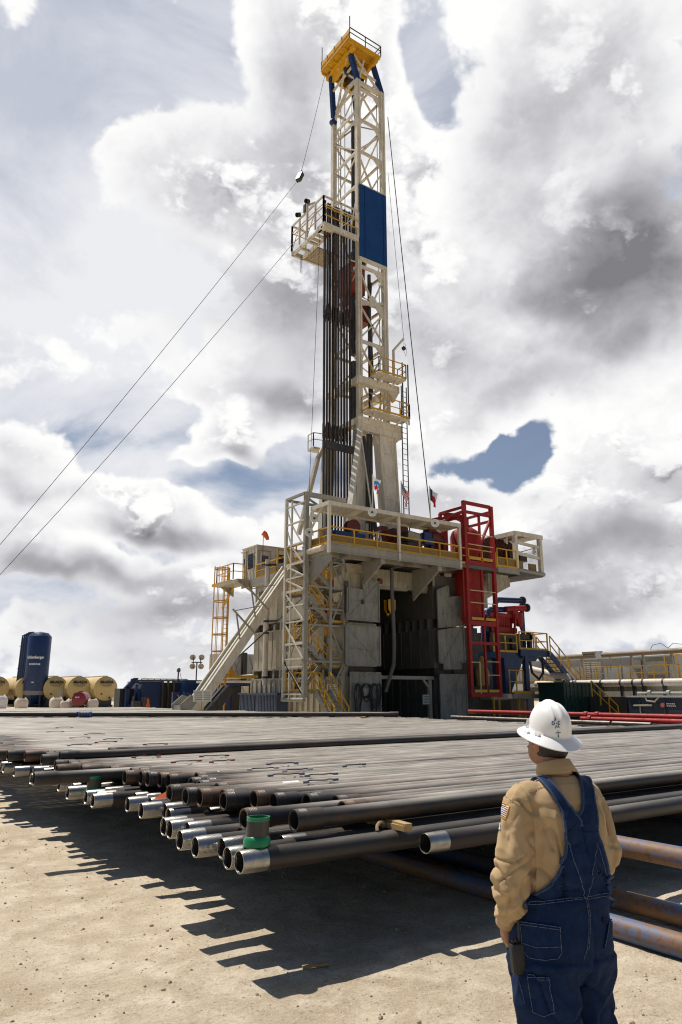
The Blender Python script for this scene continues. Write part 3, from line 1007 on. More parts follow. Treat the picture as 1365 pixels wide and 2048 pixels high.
# hose hanging down the front of the bay
b = MB().path([(26.75, 33.0, 9.0), (26.76, 33.0, 7.5), (26.82, 33.0, 6.0), (26.90, 33.05, 4.5), (26.86, 33.1, 3.4), (26.6, 33.2, 2.6), (26.4, 33.3, 1.9)], .115, 12)
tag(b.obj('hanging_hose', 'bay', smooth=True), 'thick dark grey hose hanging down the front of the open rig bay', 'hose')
sb = thing('notice_board', (29.3, 33.4, 1.3), 'small pale notice board inside the rig bay', 'notice board')
MB().box(29.25, 29.75, 33.36, 33.4, 1.2, 1.75).obj('board', 'ltgrey', sb)
b = MB()
for k in range(5):
    b.box(29.3, 29.7, 33.352, 33.358, 1.27 + k * .09, 1.3 + k * .09)
b.obj('lines_of_text', 'ink', sb)

# ---- drill floor with overhang, brackets, railings and canopy
flo = thing('drill_floor', (27, 36, ZF), 'drill floor deck with yellow railing and flat canopy over its front edge', 'rig floor')
MB().box(21.35, 30.8, 31.45, 33.45, 9.38, ZF - .02).box(23.95, 34.6, 33.45, 46.6, 9.3, ZF - .02).box(22.3, 23.95, 35.7, 38.8, 9.35, ZF - .02).box(30.8, 34.6, 31.9, 33.45, 9.38, ZF - .02).obj('deck', 'deck', flo)
b = MB().box(21.3, 30.85, 31.35, 31.43, 9.14, ZF).box(21.3, 30.85, 31.28, 31.36, 9.57, ZF + .02).box(21.3, 30.85, 31.28, 31.36, 9.12, 9.17)
b.box(21.28, 21.34, 31.43, 33.5, 9.06, ZF)
b.box(23.88, 23.95, 38.8, 46.6, 9.1, ZF)
for u in (22.6, 24.9, 27.2, 29.4, 30.6):
    b.box(u, u + .1, 31.5, 33.4, 9.08, 9.36)
b.box(21.4, 30.8, 32.4, 32.5, 9.1, 9.36)
b.obj('edge_beam', 'grey', flo)
def bracket(u, v0, v1, z0, z1, w=.14):
    bb = MB()
    bb.prism([(v0, z1), (v0, z1 - .32), (v1, z0), (v1, z1)], 'x', u, u + w)
    bb.prism([(v0 + .5, z1 - .28), (v1, z0 + .6), (v1, z1 - .1), (v0 + .5, z1 - .1)], 'x', u - .03, u - .02)
    bb.box(u - .08, u + w + .08, v0 - .06, v0 + .05, z1 - .36, z1 + .12)
    return bb.obj('floor_bracket', 'grey', flo)
for u in (24.8, 29.1):
    bracket(u, 31.5, 33.9, 7.35, 9.2)
# side bracket of the left overhang and roller
b = MB().prism([(31.55, 9.05), (31.55, 8.72), (33.9, 7.5), (33.9, 9.05)], 'x', 21.34, 21.5)
b.obj('floor_bracket', 'grey', flo)
b = MB().tube((21.15, 31.9, 9.42), (21.15, 34.6, 9.42), .17, 14)
b.obj('roller', 'white', flo, smooth=35)
b = MB().box(30.35, 30.5, 33.4, 33.6, 8.3, 9.3)
b.obj('floor_bracket', 'grey', flo)
# kick panels and railings along the front
b = MB()
rail(b, [(21.3, 33.4, ZF), (21.3, 31.42, ZF)], .9, True, .035, 1.0, True)
rail(b, [(21.3, 31.42, ZF), (30.75, 31.42, ZF)], .92, True, .035, 1.55, True)
b.obj('railing', 'yellow', flo)
b = MB().box(21.45, 30.7, 31.44, 31.46, ZF + .14, ZF + .48).box(21.32, 21.34, 31.5, 33.3, ZF + .14, ZF + .48)
b.obj('kick_panel', 'kick', flo)
b = MB()
rail(b, [(24.0, 44.6, ZF), (24.0, 38.9, ZF), (22.4, 38.9, ZF)], .95, True, .04, 1.6, True)
rail(b, [(30.9, 31.95, ZF), (34.5, 31.95, ZF)], 1.0, True, .03, 1.2, True)
b.obj('railing', 'yellow', flo)
MB().box(23.96, 23.99, 39.0, 44.5, ZF + .12, ZF + .4).obj('kick_panel', 'kick', flo)
# canopy
b = MB().box(21.15, 30.85, 31.38, 33.1, 11.80, 11.90)
b.box(21.1, 30.9, 31.3, 31.4, 11.70, 11.93).box(21.1, 21.2, 31.4, 33.1, 11.70, 11.93).box(30.8, 30.9, 31.4, 33.1, 11.70, 11.93).box(21.2, 30.8, 33.0, 33.08, 11.66, 11.8)
for u in (23.4, 25.8, 28.2):
    b.prism([(31.4, 11.8), (31.4, 11.68), (32.2, 11.52), (33.1, 11.68), (33.1, 11.8)], 'x', u, u + .08)
b.obj('canopy_roof', 'white', flo)
for u, v, w in ((21.2, 31.38, .16), (26.0, 31.36, .15), (30.8, 31.38, .16)):
    MB().box(u - w / 2, u + w / 2, v - .075, v + .075, 9.1, 11.7).obj('canopy_post', 'white', flo)
b = MB().path([(21.22, 33.3, 9.5), (21.22, 33.3, 11.3), (21.22, 33.05, 11.72), (21.22, 32.6, 11.78)], .1, 8)
b.bar((21.22, 32.1, 11.75), (21.22, 33.3, 10.6), .09)
b.obj('canopy_post', 'white', flo)
# floodlights
flood0 = None
for (u, v, z), lab in (((24.0, 31.22, 11.66), 'round white floodlight at the middle of the canopy edge below the tricolour flag'),
                       ((28.7, 31.22, 11.66), 'round white floodlight at the right of the canopy edge below the dark red flag'),
                       ((21.1, 32.7, 11.2), 'round white floodlight at the left end of the canopy'),
                       ((21.1, 33.2, 10.5), 'lower round white floodlight at the left end of the canopy')):
    if flood0 is None:
        flood0 = thing('floodlight', (u, v, z), lab, 'floodlight', 'round floodlights on the rig')
        fd = Vector((-.45, -1, -.1))
        MB().lathe([(.001, .22), (.14, .2), (.24, .03), (.25, 0), (.21, -.01), (.20, .03)], (u, v, z), -fd, 20).obj('housing', 'lamp', flood0, smooth=35)
        MB().lathe([(.20, .028), (.10, .03), (.001, .03)], (u, v, z), -fd, 20).obj('reflector', plain('lamp_reflector', (.62, .62, .58), .2), flood0, smooth=35)
        MB().lathe([(.001, -.012), (.055, -.01), (.065, .03)], (u, v, z), -fd, 12).obj('bulb_cap', 'dark', flood0, smooth=35)
        MB().bar((u, v + .05, z + .25), (u + .9, v + 1.0, z + .12), .05).obj('bracket_arm', 'white', flood0)
    else:
        dup(flood0, (u, v, z), lab)

# ---- machines on the floor
def machine(nm, loc, lab, cat, parts):
    t = thing(nm, loc, lab, cat)
    for pn, mat, b, sm in parts:
        b.obj(pn, mat, t, smooth=sm)
    return t
machine('winch_unit', (22.6, 32.6, ZF), 'blue winch unit with round grey drum at the left of the rig floor', 'winch', [
    ('housing', 'blueb', MB().box(22.2, 24.3, 32.3, 33.2, ZF, ZF + 1.0).box(22.25, 24.25, 32.26, 32.3, ZF + .1, ZF + .9), False),
    ('drum', 'dred', MB().lathe([(.001, -.02), (.28, 0), (.42, 0), (.42, .12), (.28, .14), (.28, .45), (.42, .47), (.42, .55), (.001, .55)], (23.7, 32.5, ZF + 1.42), (0, 1, 0), 24), 35),
    ('gauge_box', 'grey', MB().box(21.5, 22.1, 32.4, 32.9, ZF, ZF + 1.05).box(21.6, 22.0, 32.3, 32.4, ZF + .6, ZF + .95), False)])
machine('iron_roughneck', (27.5, 33.6, ZF), 'red pipe handling machine with grey cabinet behind the railing', 'pipe wrench machine', [
    ('column', 'dred', MB().box(27.1, 27.5, 33.2, 33.8, ZF, ZF + 1.9).bar((26.4, 33.4, ZF + 1.9), (27.3, 33.5, ZF + .9), .16).lathe([(.3, 0), (.36, .1), (.36, .5), (.2, .6), (.1, .9)], (27.9, 33.3, ZF + 1.5), (0, 0, 1), 14), 35),
    ('arm', 'dred', MB().bar((26.3, 33.3, ZF + 1.75), (26.8, 33.4, ZF + .4), .2).box(26.1, 26.6, 33.1, 33.6, ZF + 1.6, ZF + 1.9), False),
    ('cabinet', 'dark', MB().prism([(27.4, ZF + 1.0), (28.7, ZF + .95), (28.6, ZF + 1.55), (27.5, ZF + 1.65)], 'y', 32.3, 33.0).box(27.5, 28.6, 32.3, 33.0, ZF, ZF + .95), False),
    ('cover', 'grey', MB().prism([(27.45, ZF + 1.1), (28.5, ZF + 1.05), (28.35, ZF + 1.5), (27.5, ZF + 1.58)], 'y', 32.24, 32.29), False)])
machine('power_tongs', (29.6, 33.0, ZF), 'dull red power tongs with blue motor near the right end of the railing', 'tongs', [
    ('body', 'dred', MB().lathe([(.001, -.9), (.16, -.85), (.2, -.4), (.42, -.3), (.45, .3), (.25, .4), (.2, .9), (.26, .95), (.26, 1.05), (.001, 1.05)], (29.75, 32.7, ZF + 1.55), (1, .1, -.05), 16).box(29.3, 29.9, 32.4, 33.0, ZF + 1.4, ZF + 2.0), 35),
    ('motor', 'blueb', MB().box(28.7, 29.5, 32.2, 32.8, ZF + .95, ZF + 1.35).box(28.8, 29.4, 32.3, 32.7, ZF + 1.35, ZF + 1.7), False),
    ('column', 'dred', MB().box(29.5, 29.75, 32.5, 32.8, ZF, ZF + 1.5).box(30.6, 30.8, 32.6, 32.9, ZF, ZF + 1.2), False)])
machine('mud_bucket', (25.0, 33.2, ZF), 'low dark red machine part on the rig floor behind the front railing', 'machine', [
    ('shell', 'dred', MB().lathe([(.001, -.7), (.35, -.7), (.4, 0), (.35, .7), (.001, .7)], (24.9, 32.8, ZF + .5), (1, 0, 0), 14), 35),
    ('guard', 'dark', MB().box(24.2, 25.6, 32.5, 33.1, ZF, ZF + .3), False)])
b = MB()
r4 = random.Random(11)
for k in range(16):
    u = 25.4 + r4.uniform(-.9, 1.8)
    v = 33.3 + r4.uniform(0, 1.6)
    b.tube((u, v, ZF), (u, v, ZF + r4.uniform(1.0, 2.2)), r4.choice((.035, .05, .08)), 6)
b.bar((24.3, 33.2, ZF + 1.9), (26.2, 33.6, ZF + 1.2), .06)
b.bar((24.5, 33.2, ZF + 1.1), (26.5, 33.2, ZF + 1.7), .06)
tag(b.obj('standpipe_manifold', 'grey', smooth=35), 'cluster of thin grey standpipes behind the middle of the front railing', 'pipework')
dw = machine('drawworks', (30.5, 40.5, ZF), 'large dark hoisting drum unit at the back of the rig floor', 'drawworks', [
    ('housing', 'dark', MB().box(28.6, 32.0, 42.0, 44.4, ZF, ZF + 2.0).box(28.4, 31.0, 38.6, 39.6, ZF, ZF + 1.2), False),
    ('drum', 'dred', MB().tube((28.7, 41.4, ZF + 1.0), (31.9, 41.4, ZF + 1.0), .75, 20), 35)])

# ---- doghouse
dh = thing('doghouse', (27, 46, ZF), 'beige driller cabin with dark windows on the left rear corner of the rig floor', 'cabin')
b = MB().box(24.2, 31, 44.97, 47.15, ZF, 12.05)
for y in (45.4, 45.85, 46.3, 46.75):
    b.box(24.165, 24.198, y, y + .05, ZF + .05, 12.0)
for u in (25.3, 25.9, 26.5, 27.1):
    b.box(u, u + .05, 44.935, 44.968, ZF + .05, 12.0)
b.box(24.12, 31.05, 44.9, 47.2, 12.05, 12.11).box(24.16, 24.3, 44.92, 45.06, ZF, 12.05)
b.obj('cabin_wall', 'white', dh)
wd = MB().box(24.12, 24.16, 45.28, 46.2, 10.4, 11.6).obj('window', 'white', dh)
MB().box(24.108, 24.118, 45.34, 46.14, 10.46, 11.55).obj('pane', 'glass', wd)
b = MB()
for k in range(6):
    b.box(24.09, 24.105, 45.3, 46.18, 10.55 + k * .18, 10.59 + k * .18)
for k in range(5):
    b.box(24.092, 24.103, 45.42 + k * .16, 45.45 + k * .16, 10.44, 11.57)
b.obj('window_grille', 'dark', wd)
dr_ = MB().box(24.12, 24.16, 46.45, 47.0, 9.7, 11.75).box(24.02, 24.16, 46.3, 47.1, 11.78, 11.86).obj('door', 'white', dh)
MB().box(24.1, 24.118, 46.6, 46.8, 10.7, 11.3).obj('pane', 'glass', dr_)
dr_ = MB().box(24.4, 25.2, 44.88, 44.93, 9.7, 11.65).box(24.32, 25.3, 44.8, 44.93, 11.72, 11.78).obj('door', 'white', dh)
MB().box(24.56, 25.06, 44.85, 44.878, 10.7, 11.35).obj('pane', 'glass', dr_)
wd = MB().box(25.75, 26.6, 44.88, 44.93, 10.5, 11.6).obj('window', 'white', dh)
MB().box(25.82, 26.55, 44.85, 44.878, 10.56, 11.55).obj('pane', 'glass', wd)
MB().box(22.9, 24.1, 45.3, 48.6, 9.35, 9.6).prism([(23.0, 9.35), (24.1, 9.35), (24.1, 8.7)], 'y', 45.3, 45.42).prism([(23.0, 9.35), (24.1, 9.35), (24.1, 8.7)], 'y', 48.2, 48.32).obj('side_landing', 'beige', dh)
ws = thing('windsock', (24.25, 44.2, 11.0), 'small orange windsock on a thin pole by the driller cabin', 'windsock')
MB().tube((24.25, 44.2, 10.4), (24.25, 44.2, 12.75), .025, 6).obj('pole', 'cable', ws)
MB().path([(24.2, 44.2, 12.85), (24.35, 44.15, 12.75), (24.5, 44.1, 12.5), (24.55, 44.08, 12.35)], .15, 12, False, [.2, .2, .15, .10]).obj('sock', 'orange', ws, smooth=True)

# ---- caged ladder and its landing
cg = thing('caged_ladder', (24.2, 50, 0), 'tall yellow ladder with safety cage at the left rear of the rig', 'ladder')
b = MB()
ladder(b, (24.2, 49.6, 1.0), (24.2, 49.6, 11.1), .45, (1, .2, 0))
b.obj('ladder', 'yellow', cg)
b = MB()
C0 = Vector((23.95, 50.1, 0))
for k in range(7):
    z = 3.6 + k * 1.24
    pts = [(23.95 + .55 * math.cos(a), 50.05 + .62 * math.sin(a), z) for a in [2 * PI * j / 16 for j in range(17)]]
    for p, q in zip(pts, pts[1:]):
        b.bar(p, q, .025, .08)
for j in range(8):
    a = 2 * PI * j / 8
    x, y = 23.95 + .55 * math.cos(a), 50.05 + .62 * math.sin(a)
    b.bar((x, y, 3.4), (x, y, 11.2), .035)
b.obj('safety_cage', 'yellow', cg)
b = MB()
rail(b, [(24.2, 49.3, 9.75), (23.2, 49.3, 9.75), (23.2, 46.6, 9.75), (24.1, 46.6, 9.75)], 1.15, True, .03, 1.0, False)
b.obj('landing_railing', 'yellow', cg)
MB().box(23.1, 24.3, 46.9, 49.9, 9.55, 9.75).bar((23.7, 49.4, 9.5), (23.7, 47.6, 9.5), .12).bar((23.9, 49.6, 8.0), (23.9, 47.7, 9.5), .12).obj('landing', 'yellow', cg)

# ---- leaning relief pipe on the left wall
vp = thing('vent_pipe', (23.3, 42, 0), 'cream vertical pipe clamped to the left wall of the rig base', 'pipe')
MB().tube((23.3, 41.75, 2.35), (23.3, 41.75, 10.45), .17, 16).obj('pipe', 'insul', vp, smooth=35)
MB().lathe([(.171, 0), (.2, 0), (.2, .12), (.171, .12)], (23.3, 41.75, 2.75), n=16).lathe([(.171, 0), (.2, 0), (.2, .12), (.171, .12)], (23.3, 41.75, 5.55), n=16).lathe([(.171, 0), (.21, 0), (.21, .14), (.171, .14)], (23.3, 41.75, 6.3), n=16).lathe([(.171, 0), (.2, 0), (.2, .12), (.171, .12)], (23.3, 41.75, 10.0), n=16).bar((23.3, 41.6, 6.37), (23.7, 40.9, 6.37), .12).bar((23.3, 41.6, 10.1), (23.9, 41.4, 10.1), .12).obj('clamp', 'dark', vp)
# ================================================================ stair tower, ramp, mast
tw = thing('stair_tower', (22.3, 34.5, 0), 'grey lattice stair tower with yellow handrails at the near left corner of the rig', 'stair tower')
TU0, TU1, TUM, TV0, TV1 = 20.95, 23.62, 22.7, 33.45, 35.45
b = MB()
b.box(TU0 - .02, TU0 + .22, TV0 - .11, TV0 + .11, 1.62, 12.82)
b.obj('corner_post', 'grey', tw)
for u, v, z1, w in ((TU0, TV1, 12.85, .16), (TU0 + .0, TV1 - .62, 12.6, .09), (TUM, TV0, 9.05, .14), (TU1, TV0, 9.3, .12), (TU1, TV1, 12.7, .12)):
    MB().box(u - w / 2, u + w / 2, v - w / 2, v + w / 2, 1.5, z1).obj('post', 'white' if u < 21 else 'grey', tw)
MB().tube((TU0, TV0 - .15, 1.5), (TU0, TV1 + .1, 1.5), .11, 12).obj('bottom_roller', 'grey', tw, smooth=35)
zs = [1.78, 3.22, 3.64, 4.45, 5.65, 6.54, 7.36, 8.1, 8.9, 10.0, 11.25, 12.3]
b = MB()
for z in zs:
    b.bar((TU0, TV0, z), (TU0, TV1, z), .09, .13 if z in (8.9, 4.45, 7.36) else .08)
b.obj('side_rung', 'white', tw)
b = MB()
for z0, z1, f in ((1.8, 3.6, 1), (3.64, 5.65, 0), (5.65, 7.36, 0), (7.36, 8.1, 1), (8.1, 8.9, 0), (1.8, 3.6, 1)):
    a, c = ((TV0, TV1) if f == 0 else (TV1, TV0))
    b.bar((TU0 - .02, c if False else a, z0 if f == 0 else z1), (TU0 - .02, c, z1 if f == 0 else z0), .075)
for k in range(3):
    z0, z1 = (8.95, 10.0, 11.2)[k], (10.0, 11.2, 12.4)[k]
    b.bar((TU0, TV0 + .3, z0), (TU0, TV1 - .6, z1), .07)
    b.bar((TU0, TV1 - .6, z0), (TU0, TV1, z1), .06)
b.obj('side_bracing', 'white', tw)
b = MB()
b.bar((TU0, TV0, 12.8), (TU0, TV1, 12.8), .14)
b.bar((TU0, TV1, 12.78), (TU1 + .3, TV1, 12.78), .14)
b.bar((TU0, TV0, 12.75), (TU1 + .1, TV0, 12.75), .2, .26)
b.bar((TU0, TV0, 12.6), (TU1, TV1, 12.6), .1)
b.bar((TU1, TV0, 12.7), (TU1, TV1, 12.7), .12)
b.bar((TU1 + .05, TV0, 12.6), (TU1 + .05, TV0, 9.7), .1)
b.obj('top_frame', 'grey', tw)
b = MB()
for z in (1.85, 3.5, 5.45, 6.35, 7.55, 9.0):
    b.bar((TU0, TV0, z), (TU1, TV0, z), .09, .10)
b.obj('front_beam', 'grey', tw)
b = MB()
for k, (z0, z1) in enumerate(((1.9, 3.5), (3.5, 5.45), (5.45, 7.55), (7.55, 9.0))):
    p, q = (TUM, TU1) if k % 2 == 0 else (TU1, TUM)
    b.bar((p, TV0 - .02, z0), (q, TV0 - .02, z1), .075)
b.bar((TU0 + .3, TV0 + .1, 8.8), (TUM, TV0 + .1, 7.6), .12)
for z in (2.0, 4.0, 6.0):
    b.bar((TU1, TV0, z), (TU1, TV1, z + 1.6), .07)
b.obj('front_bracing', 'grey', tw)
def flight(u0, z0, u1, z1, v, w, nm='stair_flight'):
    s = MB()
    for d in (-w / 2, w / 2):
        s.bar((u0, v + d, z0), (u1, v + d, z1), .05, .26)
    n = max(2, int(abs(z0 - z1) / .21))
    for i in range(n + 1):
        u, z = u0 + (u1 - u0) * (i + .5) / (n + 1), z0 + (z1 - z0) * (i + .5) / (n + 1)
        s.box(u - .13, u + .13, v - w / 2, v + w / 2, z - .02, z + .02)
    s.obj(nm, 'grey', tw)
    s = MB()
    for d in (-w / 2, w / 2):
        for h in (.5, .95):
            s.bar((u0, v + d, z0 + h), (u1, v + d, z1 + h), .05)
        for t in (0.05, .5, .95):
            u, z = u0 + (u1 - u0) * t, z0 + (z1 - z0) * t
            s.bar((u, v + d, z), (u, v + d, z + .95), .05)
    s.obj('handrail', 'yellow', tw)
# switchback flights: near ones fall to the right, rear ones to the left
flight(21.35, 8.95, 22.9, 7.6, 34.0, .72)
flight(21.35, 7.15, 22.75, 5.7, 34.0, .72)
flight(22.75, 5.75, 21.4, 4.5, 34.85, .7)
flight(21.35, 4.45, 22.75, 3.25, 34.0, .72)
flight(22.75, 3.3, 21.5, 1.95, 34.85, .7)
flight(22.75, 7.6, 21.4, 7.2, 34.85, .7)
b = MB()
for u0, u1, z in ((TU0, 21.4, 7.13), (TU0, 21.4, 4.43), (22.75, TU1, 5.65), (22.75, TU1, 3.2), (22.8, TU1, 7.5), (TU0, 21.4, 1.9)):
    b.box(u0, u1, 33.55, 35.4, z - .06, z)
b.obj('landing', 'deck', tw)
for u0, u1, z in ((TU0 + .1, 21.4, 7.13), (TU0 + .1, 21.4, 4.43), (22.8, TU1, 5.65), (22.8, TU1, 3.2), (TU0 + .1, 22.2, 1.9), (TU0 + .1, 22.0, 8.95)):
    b = MB()
    rail(b, [(u0, 33.6, z), (u1, 33.6, z)], 1.0, True, .03, .6, True)
    rail(b, [(u0, 35.35, z), (u0, 33.6, z)], 1.0, True, .03, 1, True)
    b.obj('landing_railing', 'yellow', tw)
# bottom flight toward the viewer
b = MB()
for d in (21.6, 22.45):
    b.bar((d, 33.2, 1.95), (d, 31.4, .1), .08, .3)
for i in range(8):
    t = (i + .5) / 8
    b.box(21.6, 22.45, 33.2 - 1.8 * t - .12, 33.2 - 1.8 * t + .12, 1.95 - 1.85 * t - .02, 1.95 - 1.85 * t + .02)
b.obj('bottom_flight', 'grey', tw)
b = MB()
for d in (21.58, 22.47):
    for h in (.5, 1.0):
        b.bar((d, 33.2, 2.0 + h), (d, 31.4, .15 + h), .06)
    for t in (0, .5, 1):
        b.bar((d, 33.2 - 1.8 * t, 2.0 - 1.85 * t), (d, 33.2 - 1.8 * t, 3.0 - 1.85 * t), .06)
b.obj('bottom_handrail', 'yellow', tw)
sg = thing('notice_sign', (22.8, 33.2, 1.9), 'white notice board with small lines at the foot of the stair tower', 'notice board')
MB().box(22.35, 23.05, 33.22, 33.26, 1.72, 2.3).obj('board', 'sign', sg)
b = MB()
for k in range(6):
    for (x0, x1) in ((22.4, 22.56), (22.62, 22.8), (22.86, 23.0)):
        b.box(x0, x1, 33.21, 33.217, 1.79 + k * .085, 1.815 + k * .085)
b.obj('lines_of_text', 'ink', sg)
for u, v, z, lab in ((23.2, 34.6, 5.75, 'red fire extinguisher on the middle right landing of the stair tower'), (23.45, 34.4, 7.62, 'red fire extinguisher on the upper right landing of the stair tower'), (22.9, 33.0, .0, 'red fire extinguisher on the ground by the stair foot')):
    t = thing('fire_extinguisher', (u, v, z), lab, 'fire extinguisher')
    MB().lathe([(.001, 0), (.11, 0), (.11, .75), (.05, .85), (.03, .95), (.001, .95)], (u, v, z), n=12).obj('bottle', 'red', t, smooth=35)
    MB().box(u - .03, u + .08, v - .03, v + .03, z + .95, z + 1.0).obj('valve', 'black', t)
for u, z, lab in ((23.2, 8.15, 'yellow junction box high on the right of the stair tower'), (23.15, 5.0, 'yellow junction box midway up the right of the stair tower')):
    tag(MB().box(u - .22, u - .02, 34.2, 34.4, z, z + .5).box(u + .02, u + .22, 34.2, 34.4, z, z + .5).box(u - .22, u + .22, 34.41, 34.45, z - .05, z + .6).obj('junction_box', 'yellow'), lab, 'junction box')

# ---- V-door ramp
rp = thing('pipe_ramp', (19, 37, 0), 'steep grey pipe ramp with raised edges running up to the rig floor', 'ramp')
r0, r1 = Vector((16.25, 0, .85)), Vector((22.35, 0, 9.35))
rd = (r1 - r0).normalized()
rn = Vector((-rd.z, 0, rd.x))
def rbox(mb, va, vb, n0, n1, s0=0, s1=None):
    L = (r1 - r0).length if s1 is None else s1
    vs = [r0 + rd * s + rn * n + Vector((0, v, 0)) for s in (s0, L) for v in (va, vb) for n in (n0, n1)]
    return mb.add(vs, [(0, 1, 3, 2), (4, 6, 7, 5), (0, 4, 5, 1), (2, 3, 7, 6), (0, 2, 6, 4), (1, 5, 7, 3)])
b = MB()
rbox(b, 37.0, 38.2, -.10, -.06)
b.obj('ramp_plate', 'grey', rp)
for va, vb in ((36.95, 37.17), (38.06, 38.2)):
    b = MB()
    rbox(b, va, vb, -.42, .08)
    b.obj('edge_beam', 'white', rp)
b = MB()
rbox(b, 37.52, 37.72, -.06, .03)
b.obj('skid_rail', 'white', rp)
b = MB().prism([(15.9, .35), (16.9, .35), (17.05, 1.5), (16.2, 1.75), (15.6, 1.25)], 'y', 36.97, 37.03).prism([(15.9, .35), (16.9, .35), (17.05, 1.5), (16.2, 1.75), (15.6, 1.25)], 'y', 38.1, 38.16).box(15.7, 16.6, 37.1, 38.1, .4, 1.2)
b.obj('ramp_foot', 'grey', rp)
b = MB().bar((17.3, 37.4, .6), (18.7, 37.4, 2.1), .4, .5).bar((17.3, 38.0, .6), (18.7, 38.0, 2.1), .3, .5)
b.obj('lift_leg', 'dark', rp)
# pipe stop arms
b = MB()
for s in (5.6, 7.2):
    c = r0 + rd * s
    tip = c + Vector((-1.0, 0, 1.05)) + Vector((0, 37.1, 0))
    b.bar(c + Vector((.3, 36.93, -.2)), tip, .09)
    b.bar(tip + Vector((.25, 0, -.25)), c + rd * -.9 + Vector((0, 37.0, .05)), .07)
    b.bar(tip + Vector((.1, 0, -.1)), c + rd * 1.0 + Vector((.1, 37.0, .5)), .05)
b.obj('stop_arm', 'grey', rp)
b = MB().bar((18.9, 38.9, 3.6), (19.6, 38.9, 2.8), .3, .3).box(19.0, 21.2, 38.8, 39.5, 2.7, 2.85)
ladder(b, (18.9, 38.95, .8), (18.9, 38.95, 3.2), .5, (1, .3, 0))
b.obj('service_ladder', 'yellow', rp)
sb = thing('ramp_sign', (16.2, 35.7, 1.2), 'pale sign board with rows of text at the foot of the ramp', 'sign')
MB().box(15.75, 16.75, 35.62, 35.66, 1.42, 1.98).obj('board', 'sign', sb)
MB().box(16.2, 16.26, 35.66, 35.72, .2, 1.5).obj('post', 'yellow', sb)
b = MB()
for k in range(5):
    for x0, x1 in ((15.82, 16.2), (16.32, 16.68)):
        b.box(x0, x1, 35.61, 35.617, 1.5 + k * .095, 1.525 + k * .095)
b.obj('lines_of_text', 'ink', sb)
# winch lines to the ramp
b = MB()
for d in (0, .16):
    b.tube((22.9, 35.8, 7.7), (19.2, 38.6 + d, 3.4), .022, 5)
b.tube((22.9, 35.8, 7.7), (23.0, 39.7, 1.2), .022, 5)
b.box(22.6, 23.1, 35.7, 35.95, 7.6, 7.9)
tag(b.obj('winch_lines', 'cable'), 'thin winch lines slanting from the stair tower across the left wall', 'cables')

# ---- mast
mast = thing('derrick_mast', (28.4, 38.2, ZF), 'tall white lattice drilling mast with yellow crown and blue wind wall', 'mast')
MU0, MU1, MV0, MV1 = 27.15, 29.45, 36.6, 39.75
ZT, ZB = 47.1, 19.3
def leg(u, v):
    b = MB()
    for dx, dy in ((-.10, 0), (.10, 0)):
        b.box(u + dx - .075, u + dx + .075, v - .16, v + .16, ZB, ZT)
    b.box(u - .05, u + .05, v - .12, v + .12, ZB, ZT)
    return b.obj('mast_leg', 'white', mast)
for u in (MU0, MU1):
    for v in (MV0, MV1):
        leg(u, v)
lev = [46.4, 43.6, 40.8, 37.9, 31.2, 28.5, 25.4, 22.6]
def gus(mb, axis, at, p, q, r_, t=.06):
    mb.prism([p, q, r_], axis, at, at + t)
# front (right-hand) face
b = MB()
b.bar((MU0, MV0, 46.95), (MU1, MV0, 46.95), .2, .28)
for z in lev:
    b.bar((MU0, MV0, z), (MU1, MV0, z), .12, .24)
    gus(b, 'y', MV0 - .05, (MU1 - .1, z + .1), (MU1 - .1, z - 1.0), (MU1 - .95, z - .1))
b.bar((MU0, MV0, 28.2), (MU1, MV0, 28.9), .16, .2)
b.obj('front_girt', 'white', mast)
b = MB()
def X(mb, pts, w=.105):
    for p, q in pts:
        mb.bar(p, q, w)
fr = lambda z0, z1, flip: ((MU0 if not flip else MU1, MV0, z1), (MU1 if not flip else MU0, MV0, z0))
X(b, [fr(43.6, 46.3, 0), fr(40.8, 43.2, 1), ((MU0, MV0, 40.6), (28.4, MV0, 38.0)), ((MU1, MV0, 40.0), (28.4, MV0, 38.0)),
      ((MU0, MV0, 31.0), (28.35, MV0, 28.6)), ((MU1, MV0, 31.0), (28.35, MV0, 28.6)), fr(25.5, 28.2, 0), fr(25.5, 28.2, 1), ((MU0, MV0, 25.2), (28.9, MV0, 22.7)), ((MU1, MV0, 25.2), (28.0, MV0, 22.7)),
      ((27.25, 36.4, 22.2), (28.6, 36.4, 19.7)), ((29.9, 36.4, 22.0), (28.7, 36.4, 19.7)), ((29.5, 36.8, 22.0), (28.4, 36.8, 19.7))])
b.prism([(28.1, 28.3), (28.6, 28.3), (28.7, 28.9), (28.35, 29.2), (28.0, 28.9)], 'y', MV0 - .05, MV0 + .05)
b.obj('front_bracing', 'white', mast)
# left face
b = MB()
for z in lev:
    b.bar((MU0, MV0, z), (MU0, MV1, z), .12, .20)
    gus(b, 'x', MU0 - .03, (MV0, z - .1), (MV0, z - .7), (MV0 + .7, z - .1))
b.bar((MU0, MV0, 47.2), (MU0, MV0 + 1.2, 47.3), .16, .3)
b.bar((MU0, MV0 + 1.2, 47.3), (MU0, MV1, 45.6), .16, .3)
b.bar((MU0, MV0, 44.4), (MU0, MV1, 44.4), .12, .2)
b.obj('left_girt', 'white', mast)
b = MB()
X(b, [((MU0, MV1, 43.4), (MU0, MV0 + .3, 41.0)), ((MU0, MV0, 40.6), (MU0, MV1, 38.2)), ((MU0, MV1, 37.8), (MU0, 38.0, 34.3)), ((MU0, MV0, 37.6), (MU0, 37.6, 34.3)), ((MU0, MV1, 33.8), (MU0, MV0, 31.4)), ((MU0, MV0, 31), (MU0, MV1, 28.6)), ((MU0, MV1, 28.3), (MU0, MV0, 25.5)), ((MU0, MV0, 46.2), (MU0, MV1, 43.8))], .085)
